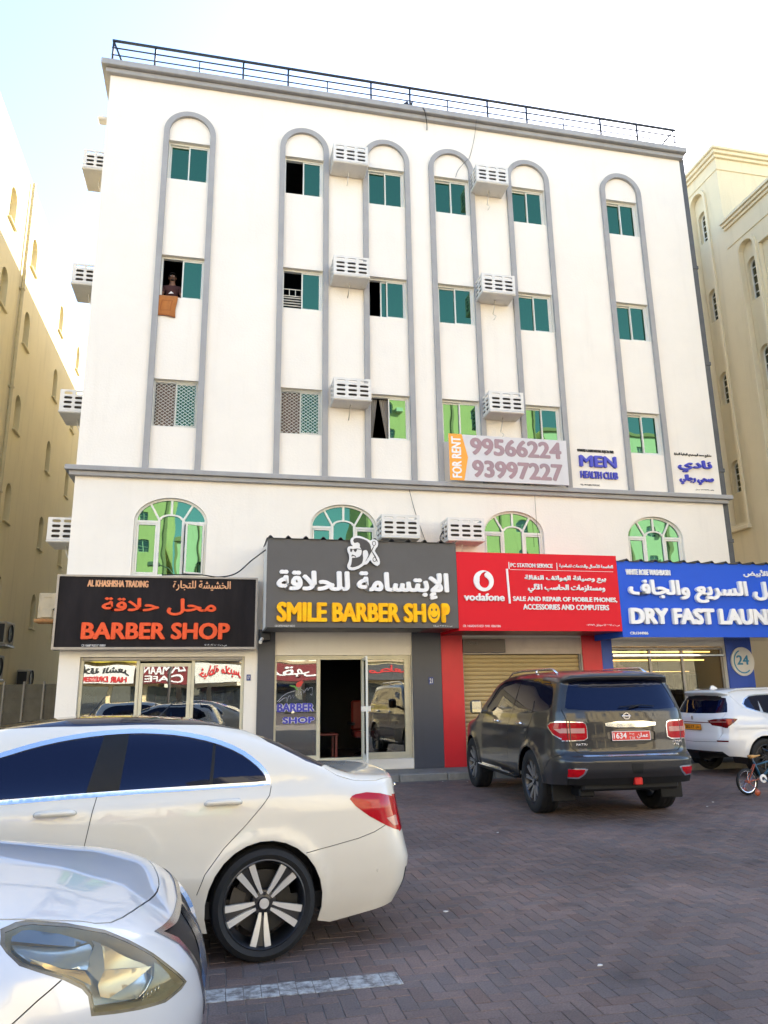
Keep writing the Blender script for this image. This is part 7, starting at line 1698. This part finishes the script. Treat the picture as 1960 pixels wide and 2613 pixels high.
for sg in (1, -1):
    pr = []
    for x in (-.45, -.25, .5, 1.1, 1.35): pp, nn = crs.on('top', (x, .60)); pr.append(Vector((x, sg * pp.y, pp.z + (.045 if -.3 < x < 1.2 else .004))))
    mb = MB(); mb.tube(pr, [.012, .016, .016, .016, .010], 8); mb.build('roof_rail', M_PWHITE2, cv, smooth=True)
pp, nn = crs.on('top', (-.28, 0)); mb = MB(); mb.prism([(-.10, -.01), (.10, -.01), (-.02, .055), (-.06, .06)], -.02, .02, M=Matrix.Translation(pp)); mb.build('shark_fin_antenna', M_PWHITE2, cv)

# ================================================================ FOREGROUND HATCHBACK AND THE CAR BEHIND THE SEDAN
def hatch(nm, label, loc, rz, paint, near):
    t = root(nm, label, 'car', loc, rz); sh = hatch_shape(); sh.RZ = (1.15, 1.50); sh.FZ = (.55, .75)
    BOT = [(3.15, .20)] + arch_pts(2.6, .32, .372, .22) + [(2.18, .21), (.42, .21)] + arch_pts(0, .32, .372, .22) + [(-.42, .22), (-.55, .22)]
    c = Car(sh, t, BOT)
    SG = smoothloop([(-.35, 1.05), (-.20, 1.30), (.2, 1.42), (.9, 1.43), (1.3, 1.36), (2.05, 1.02), (1.5, 1.0), (.5, 1.02)], 1); IN = inset(SG, .02)
    gs = [clipx(IN, -.6, .55, 0, 1.1), clipx(IN, .65, 1.35, 0, 1.1), clipx(IN, 1.4, 2.2, 0, 1.1)]
    pan = [('window_trim', SG, M_CARBLK, .001, .01)] + [('window', g, M_CARGLASS, -.003, .006) for g in gs]
    WSh = [(2.16, 0), (2.12, .4), (2.02, .68), (1.6, .62), (1.34, .55), (1.30, 0), (1.34, -.55), (1.6, -.62), (2.02, -.68), (2.12, -.4)]
    if near:
        # one oblique chart wraps each front corner: wing, headlamp, bumper, grille
        dg = Chart(sh, 'diag', -45); px = lambda P: tuple(dg.proj(np.array(P)))
        hoodedge = [(2.45, -.70), (2.757, -.672), (2.802, -.678), (3.088, -.641), (3.159, -.535), (3.219, -.344), (3.262, -.10), (3.262, 0)]
        hoodedge = [(2.35, -.700), (2.76, -.674), (2.83, -.664), (2.96, -.664), (3.088, -.641), (3.159, -.535), (3.219, -.344), (3.250, -.15), (3.256, 0)]
        he = refine(smoothloop(hoodedge, 1, False), .03, False)
        H3, ok = c.top.lift(np.array(he)); mir = lambda P: P * [1, -1, 1]
        # top chart: everything inside the bonnet shut line, plus cabin roof down to the usual shoulder seam
        St = c.St[c.St[:, 0] < 2.33]; join = np.array([St[-1]])
        topout = [(p[0], p[1]) for p in St] + [(p[0], -p[1]) for p in H3] + [(p[0], p[1]) for p in H3[::-1][1:]] + [(p[0], -p[1]) for p in St[::-1]] + [(p[0], p[1]) for p in c.Tr[::-1][1:-1]]
        c.seams['top'] = np.vstack([St, mir(St), H3, mir(H3), c.Tr])
        c.chart('top', [('windscreen', WSh, M_CARGLASS, -.003, .01)], [([(2.28, .70), (2.30, .3), (2.31, 0), (2.30, -.3), (2.28, -.70)], .01), ], paint, base='bonnet_and_roof', outline=topout, step=.035)
        # side charts up to x = 2.30
        cut = 2.33; zb = .21
        colz = np.arange(St[-1][2], zb, -.03); colz = np.append(colz, zb); Cc, ok = c.side.lift(np.stack([np.full(len(colz), cut), colz], 1)); Cc[0] = St[-1]
        so_ = [(p[0], p[2]) for p in St] + [(p[0], p[2]) for p in Cc[1:]] + refine([(cut, zb)] + BOT[BOT.index((2.18, .21)):], .03, False)[1:-1] + [(p[0], p[2]) for p in c.Sr[::-1][:-1]]
        c.seams['side'] = np.vstack([St, Cc, c.Sr])
        # cut crosses the front arch: follow the arch instead
        so_ = [(p[0], p[2]) for p in St]
        za = .32 + math.sqrt(.372 ** 2 - (2.6 - cut) ** 2); colz = np.arange(St[-1][2], za, -.03); colz = np.append(colz, za); Cc, ok = c.side.lift(np.stack([np.full(len(colz), cut), colz], 1)); Cc[0] = St[-1]
        thA = math.atan2(za - .32, cut - 2.6); ar = [(2.6 + .372 * cos(a), .32 + .372 * sin(a)) for a in np.linspace(thA, pi - math.asin((.22 - .32) / .372), 8)]
        so_ += [(p[0], p[2]) for p in Cc[1:]] + ar[1:] + refine(BOT[BOT.index((2.18, .21)):], .03, False)[:-1] + [(p[0], p[2]) for p in c.Sr[::-1][:-1]]
        c.seams['side'] = np.vstack([St, Cc, c.Sr])
        c.chart('side', pan, [([(1.36, 1.0), (1.36, .26)], .006), ([(.55, 1.0), (.42, .7), (.42, .3)], .006), ([(2.2, 1.0), (2.24, .7), (2.2, .3)], .006)], paint, flips=(False, True), outline=so_)
        # diagonal chart outline in 3-d (right-hand side, y<0)
        arc = np.array([(2.6 + .372 * cos(a), .32 + .372 * sin(a)) for a in np.linspace(thA, math.asin((.22 - .32) / .372), 26)]); A3, ok = c.side.lift(arc); A3 = mir(A3); C3 = mir(Cc)
        HB, ok = c.top.lift(np.array([(x, y) for x, y in he])); 
        topl = np.vstack([[C3[0]], HB[HB[:, 0] > cut + .01]])
        zc = np.arange(HB[-1][2] - .02, .20, -.03); zc = np.append(zc, .20); F3, ok = c.front.lift(np.stack([np.zeros(len(zc)), zc], 1))
        foot = A3[-1]; bot_uv = refine([px(F3[-1]), px((3.44, -.45, .18)), px((3.25, -.72, .18)), px(foot)], .03, False)
        out = [px(p) for p in topl] + [px(p) for p in F3] + bot_uv[1:-1] + [px(p) for p in A3[::-1]] + [px(p) for p in C3[::-1][:-1]][1:]
        c.seams['diag'] = np.vstack([topl, F3, A3, C3])
        L = [(1.424, .856), (1.45, .889), (1.502, .898), (1.537, .898), (1.619, .880), (1.72, .843), (1.783, .803), (1.866, .743), (1.938, .68), (1.99, .636), (2.016, .612), (1.98, .600), (1.89, .588), (1.78, .600), (1.689, .614), (1.613, .628), (1.608, .663), (1.606, .685), (1.59, .709), (1.542, .744), (1.479, .778), (1.44, .801), (1.426, .834)]
        lam = L; lam1 = inset(lam, .009)
        grl = [px(p) for p in [(3.247, -.539, .793), (3.318, -.36, .787), (3.343, -.161, .778), (3.36, 0, .770), (3.47, 0, .40), (3.45, -.30, .42), (3.455, -.40, .52), (3.42, -.44, .62), (3.345, -.481, .724)]]
        grl1 = inset(grl, .020)
        low = [px(p) for p in [(3.47, 0, .35), (3.45, -.35, .35), (3.36, -.55, .33), (3.40, -.45, .24), (3.44, 0, .24)]]
        pd = [('headlamp', lam, M_HFRAME, -.001, .012), ('lamp_bowl', lam1, None, 0, 0), ('grille_trim', grl, pmat('dark_chrome', (.34, .35, .38), rough=.22, metal=1.0), .004, .02), ('grille', grl1, M_TRIMK, -.02, .03), ('lower_grille', low, M_TRIMK, -.01, .02)]
        sdl = [px(p) for p in [(2.964, -.791, .746), (2.904, -.828, .706), (2.842, -.862, .658)]]; sdl = [sdl[0], sdl[1], sdl[2], (sdl[2][0] + (sdl[2][0] - sdl[1][0]) * 2.2, sdl[2][1] + (sdl[2][1] - sdl[1][1]) * 2.2)]
        for fl in (False, True):
            # gap along the bonnet shut line stays open 4 mm because this chart starts just below it
            r_ = c.chart('diag', pd, [(sdl, .004), ([px(p) for p in H3 * [1, 1, 1]], .006)], paint, step=.03, flips=(fl,), ch=dg, outline=out, base='front_bumper_and_wing')
            headlamp_inside(t, c, dg, lam1, fl, r_.get(('headlamp', fl)), L)
        c.chart('rear', [], [], paint, base='tailgate')
        for kind in ('top', 'rear'): c.chart(kind, [], [], M_BLACK, step=.10, base='inner_liner', rim=0, offall=-.03, outline=topout if kind == 'top' else None)
        c.chart('diag', [], [], M_BLACK, step=.08, base='inner_liner', rim=0, offall=-.085, ch=dg, outline=out, flips=(False, True))
        mb = MB(); mb.box(-.5, -.7, .2, 3.2, .7, .32); mb.build('floor_pan', M_BLACK, t)
    else:
        c.chart('side', pan, [([(1.36, 1.0), (1.36, .26)], .006), ([(.55, 1.0), (.42, .7), (.42, .3)], .006)], paint, flips=(False, True))
        RWn = [(-.05, 0), (-.08, .4), (-.15, .6), (-.45, .66), (-.62, .5), (-.66, 0), (-.62, -.5), (-.45, -.66), (-.15, -.6), (-.08, -.4)]
        c.chart('top', [('windscreen', WSh, M_CARGLASS, -.003, .01), ('roof_panel', rect(.06, -.50, .75, .50), M_CARBLK, .001, .006), ('rear_window', RWn, M_CARGLASS, -.002, .008)], [], paint, base='roof_and_bonnet')
        c.chart('rear', [], [], paint, base='tailgate'); c.chart('front', [], [], paint, base='front_bumper'); c.liner()
        pp, nn = c.on('top', (.72, .15)); mb = MB(); mb.tube([pp, pp + Vector((-.16, 0, .22))], [.008, .003], 6); mb.build('antenna', M_BLACK, t)
        pp, nn = c.on('top', (.05, .0)); mb = MB(); mb.tube([pp, pp + Vector((-.18, 0, .19))], [.010, .003], 6); mb.build('antenna', M_BLACK, t)
    for x in (0, 2.6): well(t, x, .32, .40, .84, .5)
    for x in (0, 2.6):
        for s_ in (1, -1): wheel(t, x, s_ * .76, .32, .32, .21, .215, 'ten', (M_POL, M_DAL), out=s_)
    for s_ in (1, -1): mb = MB(); a, b = sorted((s_ * .92, s_ * 1.08)); mb.rbox(1.78, a, .98, 1.92, b, 1.12, .03); mb.build('door_mirror', paint, t)
    return t, c
M_HFRAME = pmat('yellowed_lamp_edge', (.20, .165, .10), rough=.25, coat=.5, var=.3, vscale=9, col2=(.06, .05, .035))
M_BOWL = pmat('lamp_reflector', (.92, .72, .42), rough=.24, metal=.45); M_BOWL2 = pmat('lamp_reflector_sky_tint', (.72, .82, .92), rough=.18, metal=.7)  # blue: mirrored sky put into the colour; gold: mirrored warm buildings plus ageing
M_BOWLN = pmat('lamp_reflector_shade', (.16, .22, .32), rough=.3, metal=.7); M_BOWLH = pmat('indicator_reflector', (.42, .38, .24), rough=.32, metal=.6, var=.2, vscale=30); M_BOWLD = pmat('lamp_bezel_grey', (.30, .27, .21), rough=.35, metal=.4, var=.2, vscale=10); M_BOWLY = pmat('yellowed_lamp_wall', (.38, .33, .20), rough=.35, coat=.3, var=.2, vscale=12)
def clearlens():
    m, nt, p = nodemat('hazed_lamp_lens'); nt.nodes.remove(p); out = nt.nodes['Material Output']
    tr = N(nt, 'ShaderNodeBsdfTransparent'); tr.inputs[0].default_value = (.93, .91, .82, 1); gl = N(nt, 'ShaderNodeBsdfGlossy'); gl.inputs['Roughness'].default_value = .04; df = N(nt, 'ShaderNodeBsdfDiffuse'); df.inputs[0].default_value = (.55, .50, .36, 1)
    tc = N(nt, 'ShaderNodeTexCoord'); nz = N(nt, 'ShaderNodeTexNoise'); nz.inputs['Scale'].default_value = 6; nt.links.new(tc.outputs['Object'], nz.inputs[0]); mr = N(nt, 'ShaderNodeMapRange'); mr.inputs[3].default_value = .02; mr.inputs[4].default_value = .12; nt.links.new(nz.outputs[0], mr.inputs[0])
    a = N(nt, 'ShaderNodeMixShader'); nt.links.new(mr.outputs[0], a.inputs[0]); nt.links.new(tr.outputs[0], a.inputs[1]); nt.links.new(df.outputs[0], a.inputs[2])
    fr = N(nt, 'ShaderNodeFresnel'); fr.inputs[0].default_value = 1.5; b = N(nt, 'ShaderNodeMixShader'); nt.links.new(fr.outputs[0], b.inputs[0]); nt.links.new(a.outputs[0], b.inputs[1]); nt.links.new(gl.outputs[0], b.inputs[2]); nt.links.new(b.outputs[0], out.inputs[0]); return m
M_LENS = clearlens()
def headlamp_inside(t, c, dg, lam1, fl, par, L):
    """lens over a stepped reflector bowl"""
    def grid(poly, st=.016):
        P_ = np.array(poly); g = np.array([(u, v) for u in np.arange(P_[:, 0].min(), P_[:, 0].max(), st) for v in np.arange(P_[:, 1].min(), P_[:, 1].max(), st)]); g = g[pip(poly, g)]
        V, T, _ = cdt([refine(poly, .02)], extra=g); P, ok = dg.lift(V); return V, T, P, c.sh.grad(P)
    V, T, P, Nn = grid(lam1)
    facemesh('lamp_lens', P, Nn, T, M_LENS, par, -.002, 0, fl)
    facemesh('bezel_wall', P - Nn * .065, Nn, T, M_BOWLN, par, 0, 0, fl)
    sg = np.array([1, -1, 1]) if fl else np.array([1, 1, 1])
    # sloping wall from the lens rim down to the bowl
    R_ = np.array(refine(lam1, .02)); PR_, ok = dg.lift(R_); NR_ = c.sh.grad(PR_); I_ = np.array(inset([tuple(q) for q in R_], .012)); PI_, ok = dg.lift(I_); NI_ = c.sh.grad(PI_)
    k = len(R_); vs = ((PR_ - NR_ * .004) * sg).tolist() + ((PI_ - NI_ * .022) * sg).tolist() + ((PI_ - NI_ * .064) * sg).tolist()
    me = bpy.data.meshes.new('bezel_wall'); me.from_pydata(vs, [], [(i, (i + 1) % k, (i + 1) % k + k, i + k) for i in range(k)] + [(i + k, (i + 1) % k + k, (i + 1) % k + 2 * k, i + 2 * k) for i in range(k)])
    me.polygons.foreach_set('use_smooth', [True] * len(me.polygons)); link('bezel_wall', me, M_BOWLY, par)
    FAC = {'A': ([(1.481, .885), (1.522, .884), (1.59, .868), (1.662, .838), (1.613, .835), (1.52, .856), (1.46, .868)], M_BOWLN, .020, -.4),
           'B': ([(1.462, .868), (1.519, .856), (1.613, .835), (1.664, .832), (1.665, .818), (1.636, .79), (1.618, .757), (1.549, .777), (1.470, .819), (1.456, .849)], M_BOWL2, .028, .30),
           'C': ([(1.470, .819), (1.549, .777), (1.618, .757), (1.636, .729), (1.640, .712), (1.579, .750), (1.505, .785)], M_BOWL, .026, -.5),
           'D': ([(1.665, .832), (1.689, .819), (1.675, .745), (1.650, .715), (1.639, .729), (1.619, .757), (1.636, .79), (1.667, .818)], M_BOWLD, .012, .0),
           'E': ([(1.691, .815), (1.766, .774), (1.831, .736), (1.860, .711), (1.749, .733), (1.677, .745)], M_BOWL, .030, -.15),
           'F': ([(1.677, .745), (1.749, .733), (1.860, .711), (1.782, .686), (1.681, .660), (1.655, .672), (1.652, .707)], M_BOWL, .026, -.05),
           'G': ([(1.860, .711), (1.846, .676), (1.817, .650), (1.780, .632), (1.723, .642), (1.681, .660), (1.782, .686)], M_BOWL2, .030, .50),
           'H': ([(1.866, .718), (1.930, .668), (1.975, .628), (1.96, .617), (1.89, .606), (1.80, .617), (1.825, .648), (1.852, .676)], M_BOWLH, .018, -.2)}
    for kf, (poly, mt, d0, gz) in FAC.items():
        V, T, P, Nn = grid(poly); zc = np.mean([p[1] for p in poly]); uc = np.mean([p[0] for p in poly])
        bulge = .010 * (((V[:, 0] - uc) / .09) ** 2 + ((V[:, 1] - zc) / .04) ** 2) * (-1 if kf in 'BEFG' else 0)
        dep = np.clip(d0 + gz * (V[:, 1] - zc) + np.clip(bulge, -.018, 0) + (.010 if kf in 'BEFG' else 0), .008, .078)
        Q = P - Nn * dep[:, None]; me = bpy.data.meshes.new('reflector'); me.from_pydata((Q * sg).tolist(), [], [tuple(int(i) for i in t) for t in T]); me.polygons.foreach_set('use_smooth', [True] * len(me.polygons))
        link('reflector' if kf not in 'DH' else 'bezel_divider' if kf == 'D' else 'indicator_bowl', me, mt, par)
    def rod(uvs, r, d, mt=None):
        A, _ = dg.lift(np.array(uvs)); NA = c.sh.grad(A); mb = MB(); mb.tube([Vector((a - n * d) * sg) for a, n in zip(A, NA)], r, 8); mb.build('lamp_rim', mt or M_CHROME, par, smooth=True)
    rod([(1.865, .708), (1.850, .676), (1.819, .648), (1.780, .628)], .0035, .022)
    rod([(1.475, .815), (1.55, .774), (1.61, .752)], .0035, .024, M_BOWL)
    rod([(1.677, .745), (1.75, .733), (1.855, .712)], .002, .030, M_BOWLD)
    for q in range(5): rod([(1.80 + .018 * q, .622 + .001 * q), (1.815 + .017 * q, .640 + .002 * q)], .0022, .020)
hatch('parked_hatchback', 'silver-white hatchback whose bonnet and yellowed headlamp fill the lower left corner', (-3.48, -12.12, 0), radians(3), M_PSILV, True)
hatch('parked_hatchback', 'silver car with only its roof and two short aerials showing behind the white sedan', (-.55, -7.4, 0), radians(187), M_PSILV, False)[0].scale = (1, 1, .965)

# ================================================================ CHILD'S BICYCLE, LITTER
bk = root('child_bicycle', 'small child bicycle with orange and blue parts standing at the right edge', 'bicycle', (8.3, -4.7, 0), radians(4))
M_BOR = pmat('orange_bike_paint', (.34, .07, .025), rough=.35); M_BTE = pmat('teal_bike_paint', (.008, .07, .13), rough=.35); M_BYE = pmat('yellow_saddle', (.62, .33, .10), rough=.6, var=.4, vscale=20)
def bwheel(x, R, nm='wheel'):
    Mx = Matrix.Translation((x, 0, R)) @ Matrix.Rotation(pi / 2, 4, 'X'); mb = MB(); mb.lathe([(R - .035, -.014), (R - .03, -.022), (R - .008, -.02), (R, 0), (R - .008, .02), (R - .03, .022), (R - .035, .014)], 36, Mx); w = mb.build(nm, M_RUBBER, bk, smooth=True)
    mb = MB(); mb.lathe([(R - .034, -.010), (R - .05, -.012), (R - .05, .012), (R - .034, .010)], 36, Mx); mb.build('rim', M_SATIN, w, smooth=True)
    mb = MB()
    for k in range(16): a = 2 * pi * k / 16; mb.tube([Mx @ Vector((.02 * cos(a), .02 * sin(a), (.02 if k % 2 else -.02))), Mx @ Vector(((R - .045) * cos(a + .2), (R - .045) * sin(a + .2), 0))], .0015, 4)
    mb.build('spokes', M_SATIN, w); mb = MB(); mb.lathe([(0, -.035), (.022, -.035), (.022, .035), (0, .035)], 12, Mx); mb.build('hub', M_BOR, w)
    return w
bwheel(-.12, .20); bwheel(.62, .20)
mb = MB()
for a, b, r in (((.16, 0, .24), (.05, 0, .50), .016), ((.16, 0, .24), (.50, 0, .50), .020), ((.07, 0, .44), (.50, 0, .52), .014)): mb.tube([a, b], r, 8)
mb.build('frame', M_BTE, bk, smooth=True)
mb = MB()
for s_ in (-.03, .03): mb.tube([(-.12, s_, .20), (.16, s_ * .5, .24)], .009, 6); mb.tube([(-.12, s_, .20), (.06, s_ * .5, .46)], .008, 6)
mb.build('rear_stays', M_BOR, bk, smooth=True)
mb = MB()
for s_ in (-.035, .035): mb.tube([(.62, s_, .20), (.50, s_, .48)], .010, 6)
mb.tube([(.50, 0, .46), (.47, 0, .62)], .014, 8); mb.tube([(.45, -.2, .66), (.47, -.05, .62), (.47, .05, .62), (.45, .2, .66)], .010, 8); mb.build('fork_and_handlebar', M_BTE, bk, smooth=True)
mb = MB(); mb.tube([(-.02, 0, .565), (.04, 0, .575), (.12, 0, .585), (.18, 0, .60)], [.05, .045, .022, .018], 10); mb.v = [(x, y, .575 + (z - .575) * .55) for x, y, z in mb.v]; mb.build('saddle', M_BYE, bk, smooth=True)
mb = MB(); mb.tube([(.05, 0, .48), (.03, 0, .57)], .011, 8); mb.build('seat_post', M_SATIN, bk)
mb = MB(); mb.lathe([(.03, .05), (.062, .05), (.065, .04), (.062, .03), (.03, .03)], 20, Matrix.Translation((.16, -.0, .24)) @ Matrix.Rotation(pi / 2, 4, 'X')); cg = mb.build('chain_guard', M_WHITE_L, bk)
mb = MB(); mb.tube([(.16, -.07, .24), (.24, -.075, .17)], .008, 6); mb.rbox(.20, -.15, .155, .28, -.08, .18, .004); mb.build('pedal', M_BTE, bk)
for s_ in (-1, 1):
    mb = MB(); mb.tube([(-.12, s_ * .03, .20), (-.08, s_ * .12, .12), (-.07, s_ * .13, .055)], .007, 6); tw = mb.build('stabiliser_arm', M_BOR, bk)
    mb = MB(); mb.lathe([(0, -.012), (.045, -.012), (.052, 0), (.045, .012), (0, .012)], 16, Matrix.Translation((-.07, s_ * .14, .052)) @ Matrix.Rotation(pi / 2, 4, 'X')); mb.build('stabiliser_wheel', M_BOR, tw, smooth=True)
M_LIT = pmat('white_litter', (.6, .58, .55), rough=.8)
for i, (x, y, s_, lb) in enumerate(((4.2, -1.28, .02, 'white scrap of litter by the kerb in front of the dark grey pillar'), (4.62, -1.5, .018, 'white scrap of litter on the paving nearest the off-roader front wheel'), (3.3, -6.6, .02, 'white scrap of litter on the paving between sedan and off-roader'), (6.85, -5.55, .03, 'left one of two white scraps on the paving right of the off-roader'), (7.2, -5.2, .03, 'right one of two white scraps on the paving right of the off-roader'), (2.32, -10.95, .03, 'small white scrap on the near paving right of the parking line'), (1.75, -9.6, .035, 'thin white sliver on the paving beside the sedan rear bumper'))):
    mb = MB(); r_ = random.Random(i); n = 7; s_ *= .62; mb.prism([(x + s_ * r_.uniform(.6, 1.2) * cos(2 * pi * k / n), y + s_ * .7 * r_.uniform(.6, 1.2) * sin(2 * pi * k / n)) for k in range(n)], .001, .006, plane='xy'); tag(mb.build('litter', M_LIT), lb, 'litter')
